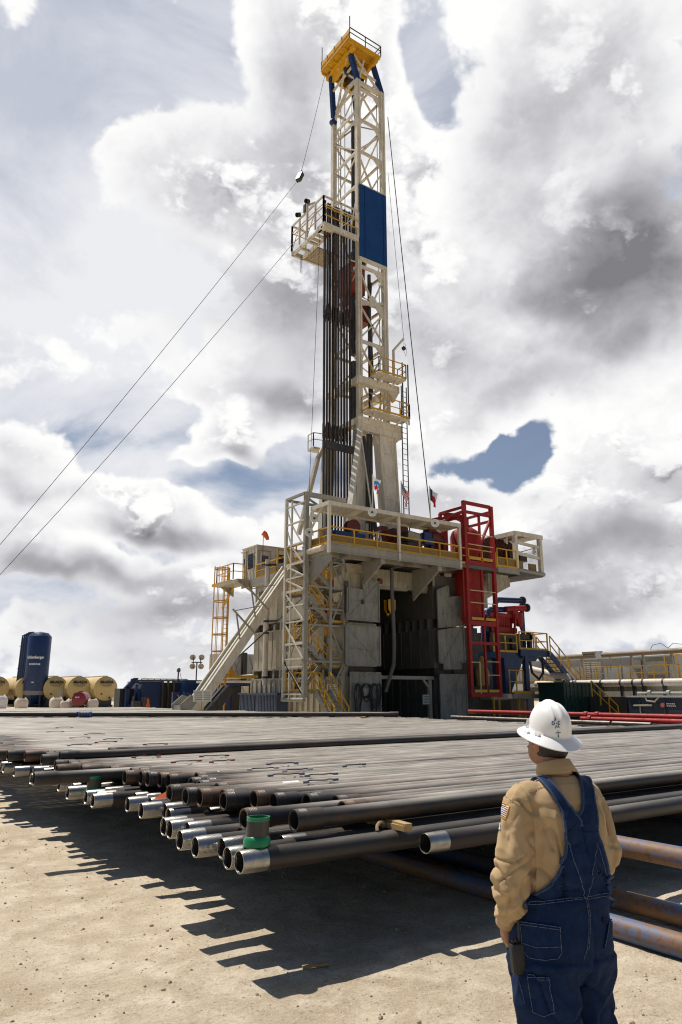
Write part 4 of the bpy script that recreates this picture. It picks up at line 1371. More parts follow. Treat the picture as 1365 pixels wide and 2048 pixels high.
b.obj('left_bracing', 'white', mast)
# rear faces
b = MB()
for z in lev:
    b.bar((MU1, MV0, z), (MU1, MV1, z), .12, .2)
    b.bar((MU0, MV1, z), (MU1, MV1, z), .12, .2)
b.obj('rear_girt', 'white', mast)
b = MB()
for k, (z1, z0) in enumerate(zip(lev, lev[1:])):
    b.bar((MU1, MV0 if k % 2 else MV1, z1), (MU1, MV1 if k % 2 else MV0, z0), .09)
    b.bar((MU0 if k % 2 else MU1, MV1, z1), (MU1 if k % 2 else MU0, MV1, z0), .12)
b.obj('rear_bracing', 'white', mast)
# wind wall
b = MB().box(MU0 - .10, MU1 + .06, MV0 - .30, MV0 - .24, 31.8, 37.7)
for u in (MU0 + .35, MU1 - .25):
    b.box(u, u + .05, MV0 - .34, MV0 - .30, 31.8, 37.7)
b.box(MU1 + .0, MU1 + .06, MV0 - .24, MV0 - .2, 31.8, 37.7)
b.obj('wind_wall', 'blueb', mast)
b = MB().box(MU0 - .1, MU1 + .05, MV0 - .28, MV0 - .1, 31.55, 31.79)
b.obj('wind_wall_sill', 'white', mast)
# tapered top: blue inclined legs under the crown
ctr = (28.4, 38.2)
tops = {}
for u in (MU0, MU1):
    for v in (MV0, MV1):
        tu, tv = u + (.38 if u > 28 else .0) * -1 - (.62 if u < 28 else .28) * 0 , v
        tu = 26.55 if u < 28 else 28.75
        tv = 36.75 if v < 38 else 39.3
        tops[(u, v)] = (tu, tv)
        z0 = ZT if v < 38 else (46.9 if u > 28 else 45.6)
        MB().bar((u, v, z0), (tu, tv, 49.6), .34, .30, (0, 1, 0)).obj('top_leg', 'blue', mast)
b = MB()
X(b, [((MU0 + .15, MV0, 47.2), (27.9, 36.75, 49.5)), ((MU1 - .2, MV0, 47.1), (26.8, 36.75, 49.5)), ((MU0, MV0 + .2, 47.3), (26.55, 38.6, 49.5)), ((MU0, MV1 - .3, 46.0), (26.55, 37.0, 49.5)),
      ((26.8, 36.7, 48.3), (29.2, 36.7, 48.1)), ((26.8, 36.7, 48.3), (26.8, 39.5, 48.0)), ((29.2, 36.7, 48.1), (29.2, 39.5, 48.0)), ((29.4, 37.0, 47.3), (28.8, 39.0, 49.5)), ((29.4, 39.5, 47.3), (28.8, 37.4, 49.5))], .13)
b.obj('top_bracing', 'white', mast)
MB().lathe([(.001, -.2), (.26, -.18), (.3, 0), (.26, .18), (.001, .2)], (MU0 - .1, MV1 - .05, 45.5), (0, 1, 0), 14).obj('sheave', 'blue', mast, smooth=35)
# crown
cw = MB().box(26.0, 28.98, 36.0, 39.85, 49.72, 49.86)
for k in range(6):
    cw.box(26.02, 28.96, 36.1 + .73 * k, 36.2 + .73 * k, 49.58, 49.72)
for u in (26.4, 28.5):
    cw.box(u, u + .25, 36.05, 39.8, 49.2, 49.6)
cw.box(27.2, 28.6, 37.3, 37.5, 48.6, 49.6).box(27.2, 28.6, 39.0, 39.2, 48.6, 49.6).box(26.6, 26.8, 37.0, 39.4, 48.7, 49.6)
cw.obj('crown_deck', 'yellow', mast)
b = MB().box(25.99, 26.02, 36.02, 39.83, 49.88, 50.72)
for y in (37.0, 38.0, 39.0):
    b.box(25.94, 25.99, y, y + .06, 49.86, 50.75)
b.box(25.93, 25.99, 36, 39.85, 49.82, 49.92).box(25.95, 25.99, 36, 39.85, 50.28, 50.34)
b.obj('crown_windboard', 'yellow', mast)
b = MB()
rail(b, [(26.0, 36.0, 49.86), (28.98, 36.0, 49.86), (28.98, 39.85, 49.86), (26.0, 39.85, 49.86)], .92, True, .03, 1.3, False)
b.obj('crown_railing', 'cable', mast)
b = MB().bar((26.02, 36.02, 49.8), (26.02, 36.02, 51.85), .06)
b.bar((26.02, 39.8, 49.8), (26.02, 39.8, 52.2), .05)
b.obj('antenna', 'cable', mast)
b = MB()
for k in range(5):
    b.lathe([(.001, -.07), (.5, -.07), (.58, -.09), (.5, 0), (.58, .09), (.5, .07), (.001, .07)], (27.6 + k * .24, 38.2, 49.1), (1, 0, 0), 18)
b.lathe([(.001, -.08), (.55, -.08), (.6, 0), (.55, .08), (.001, .08)], (27.1, 37.4, 48.5), (.3, 1, 0), 18)
b.obj('crown_sheave', 'dark', mast, smooth=35)
# lower platforms on the mast
for z, u0, u1 in ((22.3, 26.72, 30.25), (19.4, 26.75, 30.45)):
    b = MB().box(u0, u1, 36.1, 36.6, z - .25, z + .25).box(u0, u0 + .5, 36.6, 40.0, z - .22, z + .22).box(u1 - .5, u1, 36.6, 40, z - .22, z + .22)
    b.prism([(u1 - .9, z - .25), (u1 - .4, z - .95), (u1 - .02, z - .25)], 'y', 36.18, 36.48)
    b.obj('platform_beam', 'white', mast)
for z, u0, u1 in ((22.75, 27.75, 30.1), (19.9, 26.95, 30.35)):
    MB().box(u0, u1, 35.2, 36.1, z - .12, z - .03).bar((u0 + .6, 35.4, z - .1), (u0 + .6, 36.2, z - .5), .1).bar((u1 - .6, 35.4, z - .1), (u1 - .6, 36.2, z - .5), .1).obj('platform_deck', 'white', mast)
    b = MB()
    rail(b, [(u0, 36.1, z), (u0, 35.2, z), (u1, 35.2, z), (u1, 36.1, z)], 1.05, True, .028, .95, True)
    b.obj('platform_railing', 'yellow', mast)
MB().bar((29.85, 36.2, 22.7), (29.85, 36.2, 25.3), .13).bar((29.85, 36.2, 25.25), (30.15, 35.4, 25.9), .12).tube((30.15, 35.4, 25.85), (30.15, 35.4, 25.3), .015, 5).obj('hoist_post', 'white', mast)
b = MB().lathe([(.001, -.06), (.15, -.06), (.15, .06), (.001, .06)], (30.12, 35.4, 25.15), (0, 1, 0), 12)
b.path([(30.12, 35.4, 25.0), (30.3, 35.4, 24.6), (30.4, 35.4, 25.0), (30.25, 35.4, 25.6)], .012, 5)
b.obj('hoist_block', 'dark', mast)
# access ladder on the right
b = MB()
ladder(b, (30.55, 36.0, 9.6), (30.55, 36.0, 22.6), .5, (1, .1, 0), .38, .028)
ladder(b, (30.45, 35.7, 19.7), (30.45, 35.7, 24.2), .55, (1, .1, 0), 5, .035)
b.obj('access_ladder', 'dark', mast)
# narrow ladder inside the mast
b = MB()
ladder(b, (27.3, 39.2, 22), (27.3, 39.2, 44.6), .4, (.2, 1, 0), .45, .02)
b.obj('inner_ladder', 'ltgrey', mast)
# big legs spreading under the lower platform
def taper(nm, b0, b1, z0, z1, mat='white', rib=True):
    (u0, u1, v0, v1), (U0, U1, V0, V1) = b0, b1
    vs = [(U0, V0, z1), (U1, V0, z1), (U1, V1, z1), (U0, V1, z1), (u0, v0, z0), (u1, v0, z0), (u1, v1, z0), (u0, v1, z0)]
    m_ = MB().add(vs, [(0, 1, 2, 3), (7, 6, 5, 4), (0, 4, 5, 1), (1, 5, 6, 2), (2, 6, 7, 3), (3, 7, 4, 0)])
    if rib:
        for i in range(7):
            t = i / 6
            ua, ub, va = u0 + (U0 - u0) * t, u1 + (U1 - u1) * t, v0 + (V0 - v0) * t
            z = z0 + (z1 - z0) * t
            m_.box(ua + .03, ub - .03, va - .05, va, z - .05, z + .05)
        for e in (0, 1):
            m_.bar(((u0, u1)[e], v0 - .03, z0), ((U0, U1)[e], V0 - .03, z1), .12, .12)
    return m_.obj(nm, mat, mast)
taper('front_boom_leg', (29.25, 30.35, 36.3, 37.0), (28.55, 29.85, 36.3, 37.0), ZF, 19.1)
taper('front_boom_leg', (26.9, 27.9, 36.9, 37.5), (27.0, 27.7, 36.6, 37.2), ZF, 19.1, 'white', False)
taper('rear_boom_leg', (29.3, 30.3, 40.2, 40.8), (28.9, 29.8, 39.8, 40.4), ZF, 19.1, 'white', False)
taper('rear_boom_leg', (26.6, 27.5, 40.4, 41.0), (26.8, 27.5, 40.0, 40.6), ZF, 19.1, 'white', False)
b = MB().prism([(26.8, 19.2), (28.0, 19.2), (27.6, 18.6), (27.1, 18.8)], 'y', 36.2, 36.6).box(26.75, 30.4, 36.15, 36.5, 18.7, 19.15)
b.obj('platform_beam', 'white', mast)
b = MB().bar((27.0, 36.3, 18.9), (24.5, 34.2, ZF + 2.4), .32, .3).bar((27.0, 36.3, 18.6), (26.0, 33.9, 12.6), .08)
b.bar((26.9, 40.2, 19.0), (26.2, 40.2, 17.7), .26, .26).bar((26.2, 40.2, 17.7), (26.0, 42.3, 12.6), .26, .26)
b.bar((24.5, 34.2, ZF), (24.5, 34.2, ZF + 2.5), .3)
b.bar((29.3, 36.4, 14.5), (28.6, 36.3, 18.8), .14).bar((28.9, 36.2, 13.6), (29.5, 36.2, 11.0), .14)
b.obj('raising_brace', 'white', mast)
b = MB()
rail(b, [(26.9, 40.3, 18.6), (26.0, 40.5, 18.6), (26.0, 41.2, 18.6)], 1.0, True, .03, .8, False)
b.box(25.95, 27.2, 40.4, 41.2, 18.4, 18.55)
b.obj('side_landing', 'white', mast)
b = MB().path([(28.2, 36.9, 18.9), (28.0, 36.6, 16), (28.25, 36.5, 13), (28.4, 36.4, ZF)], .1, 8)
b.path([(27.4, 36.5, 18.4), (27.5, 36.3, 16), (27.95, 36.2, 13), (28.2, 36.1, ZF + 1)], .13, 8)
b.tube((27.85, 36.7, ZF), (27.85, 36.7, 19), .16, 10)
b.obj('mud_hose', 'dark', mast, smooth=True)
# lines and pipes inside the mast
b = MB()
for u, v in ((28.1, 38.0), (28.25, 38.1), (28.4, 38.3), (28.55, 38.2), (28.0, 38.5), (28.7, 38.4)):
    b.tube((u, v, 33.5), (u, v, 49.0), .028, 5)
for u, v in ((29.2, 36.9), (27.5, 39.3), (27.6, 38.9), (29.0, 39.4)):
    b.tube((u, v, 12), (u, v, 48.8), .03, 5)
b.obj('drilling_line', 'cable', mast)
b = MB().tube((28.6, 37.3, ZF), (28.6, 37.3, 31.3), .13, 10).tube((28.75, 39.4, 31), (28.75, 39.4, 46.2), .16, 10)
b.path([(28.55, 37.0, 30.5), (28.3, 36.95, 28), (28.5, 36.95, 25), (28.55, 36.9, 22.8), (28.2, 36.9, 20.5)], .09, 8)
b.obj('standpipe', 'dark', mast, smooth=True)
td = thing('top_drive', (28.0, 38.2, 30), 'rusty red and brown top drive hanging inside the mast below the pipe board', 'top drive')
MB().box(26.9, 28.3, 37.4, 38.8, 29.6, 31.8).box(27.2, 28.9, 37.6, 38.9, 27.6, 29.4).obj('motor_block', paint('rusty_red_paint', (.26, .045, .015), .5, .5, .5, (.05, .02, .01)), td)
MB().lathe([(.001, 0), (.5, .05), (.65, .4), (.65, 1.2), (.4, 1.7), (.001, 1.8)], (28.2, 38.2, 31.9), n=14).obj('travelling_block', 'dark', td, smooth=35)
MB().tube((28.2, 38.2, 12), (28.2, 38.2, 28), .11, 10).box(27.0, 27.3, 37.0, 37.4, 24.5, 29.0).box(26.95, 27.2, 37.0, 37.3, 19.5, 24.0).obj('quill', 'dark', td, smooth=35)
MB().tube((28.9, 37.6, 25.2), (28.9, 37.6, 27.6), .16, 10).tube((28.9, 37.6, 24.4), (28.9, 37.6, 25.2), .08, 8).obj('link_arm', 'dred', td)

# ---- pipe board (monkey board)
mb_ = thing('monkey_board', (25.4, 38.4, 33.1), 'white railed pipe board with finger bars sticking out from the mast', 'platform')
b = MB().box(24.0, 27.0, 36.34, 36.52, 32.95, 33.35).box(24.0, 24.2, 36.5, 37.2, 32.95, 33.35).box(24.0, 27.0, 40.5, 40.66, 32.95, 33.3)
b.box(24.0, 24.9, 36.5, 36.7, 32.9, 33.1)
for u in (24.05, 24.85):
    b.box(u, u + .14, 36.5, 40.6, 32.95, 33.2)
b.box(24.0, 24.9, 38.4, 38.55, 32.9, 33.1).box(24.0, 24.9, 39.4, 39.55, 32.9, 33.1)
b.obj('board_frame', 'white', mb_)
b = MB()
for k in range(13):
    y = 38.75 + k * .145
    b.box(24.95, 27.0, y, y + .05, 33.0, 33.1)
for k in range(3):
    y = 36.9 + k * .5
    b.box(24.0, 24.9, y, y + .28, 32.98, 33.03)
b.obj('finger_bar', paint('dusty_white_bars', (.5, .42, .30), .6, .4, .2), mb_)
b = MB()
for p, q in (((24.02, 36.4), (27.0, 36.4)), ((24.02, 36.4), (24.02, 40.6)), ((24.02, 40.6), (25.2, 40.6))):
    P_, Q_ = Vector((*p, 33.3)), Vector((*q, 33.3))
    n = 2 if (Q_ - P_).length > 1.5 else 1
    n = 4 if (Q_ - P_).length > 4 else n
    b.bar(P_ + Vector((0, 0, 2.1)), Q_ + Vector((0, 0, 2.1)), .11)
    for i in range(n + 1):
        c = P_.lerp(Q_, i / n)
        b.bar(c, c + Vector((0, 0, 2.1)), .11)
    b.bar(P_ + Vector((0, 0, 1.5)), Q_ + Vector((0, 0, 1.5)), .05)
for a, c, z0, z1 in ((36.5, 37.4, 33.5, 34.9), (37.4, 38.4, 34.9, 33.5), (38.5, 39.5, 33.5, 34.9), (39.5, 40.5, 34.9, 33.5)):
    b.bar((24.02, a, z0), (24.02, c, z1), .05)
b.bar((25.4, 36.38, 33.4), (26.8, 36.38, 34.9), .05)
b.obj('board_railing', 'white', mb_)
b = MB()
for z in (34.0, 34.65):
    b.bar((24.1, 36.45, z), (26.95, 36.45, z), .06)
    b.bar((24.1, 36.45, z), (24.1, 40.5, z), .05)
b.obj('grab_rail', 'yellow', mb_)
b = MB().bar((24.0, 38.5, 33.4), (24.0, 38.5, 36.1), .13).bar((24.0, 38.5, 35.9), (24.4, 38.0, 36.0), .12)
b.obj('davit_post', 'white', mb_)
b = MB().lathe([(.05, 0), (.17, .1), (.17, .4)], (23.95, 39.3, 35.6), (-1, 0, -.5), 10).lathe([(.05, 0), (.17, .1), (.17, .4)], (24.0, 38.2, 36.0), (-1, -.2, -.3), 10).box(23.9, 24.15, 38.6, 38.9, 35.5, 36.1)
b.obj('lamp_cluster', 'dark', mb_)
b = MB()
for y, l in ((40.2, 1.1), (40.1, 1.6), (40.3, 1.4), (39.2, .6), (38.6, .7)):
    b.tube((24.6, y, 33), (24.6, y, 33 - l), .015, 4)
b.obj('tie_rope', 'cable', mb_)

# ---- drill pipe stands racked under the board
def stand_mat():
    m, nt, p, oc = base_mat('racked_drill_pipe')
    oi = nd(nt, 'ShaderNodeObjectInfo')
    sh = nd(nt, 'ShaderNodeVectorMath', operation='ADD')
    cx = nd(nt, 'ShaderNodeCombineXYZ')
    lk(nt, mapr(nt, oi.outputs['Random'], 0, 1, 0, 90), cx.inputs[2])
    lk(nt, oc, sh.inputs[0])
    lk(nt, cx.outputs[0], sh.inputs[1])
    n1 = noise(nt, scaled(nt, sh.outputs[0], (4, 4, .35)), 1.0, 6, .65)
    c = mix(nt, mapr(nt, oi.outputs['Random'], 0, 1), (.018, .015, .013), (.05, .038, .030))
    c = mix(nt, mapr(nt, n1, .50, .66, 0, .8), c, (.12, .06, .03))
    c = mix(nt, mapr(nt, n1, .46, .34, 0, .55), c, (.20, .185, .16))
    lk(nt, c, p.inputs['Base Color'])
    p.inputs['Metallic'].default_value = .3
    p.inputs['Roughness'].default_value = .42
    return m
M['stand'] = stand_mat()
s0 = MB()
prof = []
L = 25.6
for j in range(3):
    z = j * L / 3
    prof += [(.062, z + .0), (.084, z + .05), (.084, z + .6), (.062, z + .75), (.062, z + L / 3 - .35), (.084, z + L / 3 - .25), (.084, z + L / 3 - .02)]
s0.lathe(prof + [(.001, L)], (0, 0, 0), n=10)
me_s = s0.mesh('pipe_stand', 'stand', smooth=35)
for j in range(4):
    for i in range(10):
        if (i, j) in ((3, 0), (7, 1), (5, 2), (1, 3), (8, 3)):
            continue
        o = bpy.data.objects.new('pipe_stand', me_s)
        COL.objects.link(o)
        o.location = (24.36 + i * .232 + j * .145 + rng.uniform(-.022, .022), 36.74 + j * .21, ZF + rng.uniform(-.02, .15))
        o.rotation_euler = (rng.uniform(-.0015, .0015), rng.uniform(-.0016, .0010), rng.uniform(0, 6))
        tag(o, 'dark drill pipe stand racked upright through the pipe board beside the mast', 'drill pipe', 'stands of drill pipe racked beside the mast')
t = MB().bar((24.2, 36.6, 17.3), (26.8, 36.6, 17.3), .1, .5)
tag(t.obj('belly_beam', 'dark'), 'dark rusty beam across the racked pipes low on the mast', 'beam')

# ---- guy lines
def line(nm, lab, pts, r=.02, mat='cable'):
    b = MB()
    for p, q in zip(pts, pts[1:]):
        P_, Q_ = Vector(p), Vector(q)
        sag = (Q_ - P_).length * .012
        b.path([P_.lerp(Q_, i / 16) - Vector((0, 0, sag * 4 * (i / 16) * (1 - i / 16))) for i in range(17)], r, 4)
    return tag(b.obj(nm, mat), lab, 'cable')
line('escape_line', 'long thin cable running from the crown past a hanging block down to the left', [(26.2, 39.7, 49.4), (22.85, 37.71, 37.2), (7.95, 48.15, 10.73), (3.2, 51.5, 2.0)])
tag(MB().bar((22.65, 37.6, 36.8), (23.0, 37.75, 37.6), .34, .3).bar((22.85, 37.7, 37.5), (23.0, 37.8, 38.0), .06).obj('line_block', 'dark'), 'small dark block hanging on the long cable left of the mast', 'block')
line('board_guy_line', 'thin cable running from the pipe board down to the left edge', [(24.0, 40.5, 33.9), (8.49, 50.21, 9.17), (3.0, 53.9, .5)])
line('right_guy_line', 'thin dark cable running down the right side of the mast to the canopy', [(29.9, 36.4, 45.0), (28.7, 31.6, 12.0)], .035)
line('hoist_line', 'thin cable running down the mast to the hoist block', [(29.9, 36.5, 40.0), (30.15, 35.4, 25.9)], .02)
line('left_tail_line', 'thin cable hanging left of the racked pipes', [(24.25, 37.2, 33.0), (23.9, 37.8, 12.3)], .018)
# ================================================================ red tower, right platform, flags
rt = thing('red_gas_tower', (33.1, 33, 0), 'tall red steel frame holding a red vessel at the right front of the rig', 'steel tower')
RA, RB_, RM, RV0, RV1 = 31.9, 34.33, 33.2, 32.0, 34.2
for u, v, w, z1 in ((RA, RV0, .22, 13.7), (RB_, RV0, .22, 13.65), (RA, RV1, .18, 13.3), (RB_, RV1, .18, 13.3)):
    MB().box(u - w / 2, u + w / 2, v - w / 2, v + w / 2, 1.6, z1).obj('post', 'red', rt)
MB().box(RM - .065, RM + .065, RV0 - .065, RV0 + .065, 1.6, 13.0).obj('middle_post', 'red', rt)
b = MB()
for z, w in ((13.6, .2), (13.0, .16), (9.75, .26), (6.0, .28), (4.8, .18), (1.72, .2)):
    b.box(RA + .11, RB_ - .11, RV0 - .09, RV0 + .09, z - w / 2, z + w / 2)
    if z > 10:
        b.bar((RA, RV0, z - .3), (RA, RV1, z - .3), .15)
        b.bar((RB_, RV0, z - .3), (RB_, RV1, z - .3), .15)
        b.bar((RA, RV1, z - .3), (RB_, RV1, z - .3), .15)
b.obj('cross_beam', 'red', rt)
b = MB()
b.bar((RB_, RV0, 12.9), (RM, RV0, 11.0), .14)
b.bar((RA, RV1, 13.0), (RA - 1.3, RV1 - .2, 12.6), .18)
b.bar((RA, RV0, 13.0), (30.6, RV1, 12.4), .16)
b.bar((30.6, RV1, 12.4), (RA, RV1 + .3, 12.2), .14)
b.bar((30.6, RV1, 9.6), (30.6, RV1, 12.5), .2)
b.bar((RB_, RV1, 8.0), (RB_ - .2, RV0 + .4, 6.2), .14)
b.bar((RB_, RV1 - .2, 9.0), (RB_ - 1.0, RV1, 6.2), .12)
b.obj('brace', 'red', rt)
b = MB().lathe([(.001, 6.0), (.95, 6.02), (.98, 6.1), (.98, 11.75), (.85, 12.1), (.5, 12.35), (.22, 12.4), (.2, 12.6), (.001, 12.6)], (33.35, 33.45, 0), n=26)
b.obj('vessel', 'red', rt, smooth=35)
b = MB().path([(33.3, 33.4, 12.5), (33.2, 33.4, 12.9), (32.6, 33.3, 13.0), (31.6, 33.3, 12.9)], .24, 12)
b.obj('vent_elbow', 'red', rt, smooth=True)
MB().lathe([(.001, 9.7), (.55, 9.7), (.55, 12.0), (.4, 12.3), (.001, 12.35)], (31.5, 33.9, 0), n=20).obj('side_vessel', 'red', rt, smooth=35)
MB().box(RA + .2, RM - .09, RV0 + .55, RV0 + .6, 6.1, 9.6).obj('back_panel', 'red', rt)
MB().box(RA + .1, RB_ - .1, 33.6, 34.1, .2, 5.9).obj('dark_backing', 'dark', rt)
b = MB()
for z in (9.95, 6.2, 1.88):
    b.box(RA + .18, RM - .1, RV0 - .13, RV0 - .092, z, z + .16).box(RM + .1, RB_ - .18, RV0 - .13, RV0 - .092, z, z + .16)
b.obj('toe_board', 'yellow', rt)
b = MB()
for z in (7.25, 8.0, 10.9, 11.6, 2.9, 3.7):
    b.bar((RA + .1 if z > 4 else RM, RV0 - .14, z), (RB_ - .1, RV0 - .14, z), .05)
b.bar((32.6, RV0 - .1, 1.8), (32.6, RV0 - .1, 3.7), .06).bar((RA, RV0 - .1, 3.65), (32.6, RV0 - .1, 3.65), .05)
b.obj('guard_rail', plain('dull_yellow_rail', (.62, .48, .22), .5), rt)
MB().lathe([(.001, 0), (.42, .1), (.45, .9), (.2, 1.5), (.1, 1.9), (.001, 1.9)], (34.0, 33.1, 2.2), n=16).obj('cream_drum', plain('cream_plastic', (.35, .22, .06), .5), rt, smooth=35)

rp2 = thing('side_platform', (37, 33.5, 9.7), 'grey cantilever platform with pale canopy on the right side of the rig', 'platform')
MB().box(34.62, 36.5, 31.95, 36.0, 9.42, 9.66).prism([(36.5, 9.66), (39.05, 9.62), (39.05, 9.42), (36.5, 9.3)], 'y', 31.95, 35.6).obj('deck', 'deck', rp2)
MB().tube((36.6, 32.0, 9.72), (39.2, 32.0, 9.62), .14, 12).obj('roller', 'grey', rp2, smooth=35)
MB().box(34.6, 36.6, 31.86, 31.94, 9.36, 9.72).obj('edge_beam', 'grey', rp2)
b = MB().prism([(34.2, 9.3), (34.2, 7.7), (34.7, 7.8), (36.9, 8.75), (36.9, 9.3)], 'y', 33.0, 33.14)
b.prism([(34.1, 9.3), (34.1, 8.0), (36.0, 9.2), (36.0, 9.3)], 'y', 32.3, 32.42).box(34.0, 34.9, 33.2, 35, 7.2, 9.3)
b.obj('support_bracket', 'beige', rp2)
b = MB()
for u, v in ((36.55, 32.05), (39.0, 32.05), (36.55, 35.3), (39.0, 35.3)):
    b.box(u - .13, u + .13, v - .13, v + .13, 9.6, 12.1)
for z in (10.6, 11.35):
    b.bar((36.6, 32.05, z + .25), (39.0, 32.05, z + .1), .12, .2)
b.obj('canopy_post', 'white', rp2)
MB().box(36.4, 39.15, 31.9, 35.5, 12.12, 12.22).box(36.4, 39.15, 31.85, 31.95, 12.0, 12.3).box(36.35, 36.45, 31.9, 35.5, 12.0, 12.3).box(37.6, 37.7, 32, 35.4, 12.02, 12.12).obj('canopy_roof', 'white', rp2)
b = MB()
rail(b, [(34.6, 31.9, 9.72), (36.4, 31.9, 9.72)], 1.2, True, .03, .9, True)
b.obj('railing', 'yellow', rp2)
MB().box(34.6, 36.4, 31.96, 31.98, 9.85, 10.35).box(36.8, 37.4, 32.2, 32.4, 9.7, 10.4).box(38.0, 38.7, 32.2, 32.3, 9.7, 10.3).obj('kick_panel', 'kick', rp2)
MB().box(36.8, 37.9, 32.8, 33.6, 10.4, 11.2).box(37.6, 38.3, 32.6, 33.2, 10.5, 11.1).bar((37.1, 33, 9.6), (37.1, 33, 10.5), .1).bar((38, 33, 9.6), (38, 33, 10.5), .1).obj('control_console', 'dark', rp2)
for (u, v, z), lab in (((36.75, 32.9, 11.85), 'tilted floodlight under the left edge of the side platform canopy'), ((38.4, 31.9, 11.1), 'tilted floodlight hanging from the side platform canopy beam')):
    dup(flood0, (u, v, z), lab, rotz=.9)
for (u, v), lab in (((36.25, 34.0), 'dark red striped cable reel beside the red vessel'), ((37.6, 34.3), 'dark red striped cable reel beside the side platform canopy')):
    t = thing('cable_reel', (u, v, 9.7), lab, 'cable reel')
    b = MB().lathe([(.001, .3), (.5, .3), (.5, .35), (1.15, .35), (1.15, .4), (.001, .4)], (u, v, 11.0), (-.3, -1, 0), 28)
    b.lathe([(.5, -.3), (1.15, -.3), (1.15, -.25), (.5, -.25)], (u, v, 11.0), (-.3, -1, 0), 28)
    b.obj('flange', 'dred', t, smooth=30)
    b = MB()
    ax = Vector((-.3, -1, 0)).normalized()
    a_, c_ = ax.cross(Vector((0, 0, 1))).normalized(), Vector((0, 0, 1))
    for k in range(24):
        d_ = a_ * math.cos(2 * PI * k / 24) + c_ * math.sin(2 * PI * k / 24)
        o_ = Vector((u, v, 11.0)) + ax * .43
        b.bar(o_ + d_ * .45, o_ + d_ * 1.1, .05, .05)
    b.obj('spoke', 'dark', t)
    MB().lathe([(.5, -.25), (.62, -.2), (.62, .25), (.5, .3)], (u, v, 11.0), (-.3, -1, 0), 20).box(u - .5, u + .5, v - .3, v + .3, 9.66, 10.3).obj('hub', 'dark', t)

# flags
def flag(lab, base, h0, h1, w, hh, droop, colour, mats, dirx=(.9, .3)):
    t = thing('flag', (base[0], base[1], h0), lab, 'flag')
    MB().tube((base[0], base[1], h0), (base[0], base[1], h1), .03, 6).obj('flagpole', 'white', t)
    nx_, ny_ = 18, 13
    dx = Vector((dirx[0], dirx[1], 0)).normalized()
    dn = Vector((-dx.y, dx.x, 0))
    vs = []
    for j in range(ny_ + 1):
        for i in range(nx_ + 1):
            s_, t_ = i / nx_, j / ny_
            p = Vector((base[0], base[1], h1 - .05)) + dx * (w * s_) * (1 - droop * .45 * s_)
            p.z -= t_ * hh + droop * s_ * w * .75
            p += dn * (.10 * s_ * math.sin(6 * s_ + 3 * t_) + .05 * s_ * math.sin(14 * s_ - 4 * t_))
            p += dx * (-.18 * t_ * s_)
            vs.append(p)
    me = bpy.data.meshes.new('flag_cloth')
    fs = [(j * (nx_ + 1) + i, j * (nx_ + 1) + i + 1, (j + 1) * (nx_ + 1) + i + 1, (j + 1) * (nx_ + 1) + i) for j in range(ny_) for i in range(nx_)]
    off = WL[t]
    me.from_pydata([(p.x - off[0], p.y - off[1], p.z - off[2]) for p in vs], [], fs)
    for m_ in mats:
        me.materials.append(m_)
    for k, pl in enumerate(me.polygons):
        i, j = k % nx_, k // nx_
        pl.material_index = colour((i + .5) / nx_, (j + .5) / ny_, i, j)
        pl.use_smooth = True
    o = bpy.data.objects.new('flag_cloth', me)
    COL.objects.link(o)
    o.parent = t
    return t
def cloth(name, col):
    m, nt, p, oc = base_mat(name)
    p.inputs['Base Color'].default_value = (*col, 1)
    p.inputs['Roughness'].default_value = .9
    tr = nd(nt, 'ShaderNodeBsdfTranslucent')
    tr.inputs[0].default_value = (*col, 1)
    ms = nd(nt, 'ShaderNodeMixShader')
    ms.inputs[0].default_value = .35
    lk(nt, p.outputs[0], ms.inputs[1])
    lk(nt, tr.outputs[0], ms.inputs[2])
    lk(nt, ms.outputs[0], nt.nodes['Material Output'].inputs[0])
    return m
cw_, cr_, cb_, cn_ = cloth('white_cloth', (.75, .75, .74)), cloth('red_cloth', (.55, .02, .03)), cloth('sky_blue_cloth', (.05, .22, .55)), cloth('navy_cloth', (.02, .03, .10))
def fl1(s, t, i, j):
    ch = abs(s - .62) * .45
    if .22 < s < .98:
        if .14 + ch < t < .42 + ch:
            return 2
        if .48 + ch < t < .80 + ch:
            return 1
    return 0
flag('white company flag with blue and red bars drooping from a thin pole on the canopy', (24.25, 31.5), 11.9, 14.0, .95, .80, .35, fl1, (cw_, cr_, cb_))
def fl2(s, t, i, j):
    if s < .45 and t < .54:
        return 0 if (i % 2 == 0 and j % 2 == 0) else 2
    return 1 if j % 2 == 0 else 0
flag('striped stars and stripes flag drooping beside the mast ladder', (26.45, 31.6), 11.9, 14.0, 1.25, .75, .75, fl2, (cw_, cr_, cn_))
flag('navy, white and red flag drooping from a pole at the canopy right end', (28.6, 31.5), 11.9, 14.0, 1.1, .80, .42, lambda s, t, i, j: 2 if s < .32 else (0 if t < .5 else 1), (cw_, cr_, cn_))

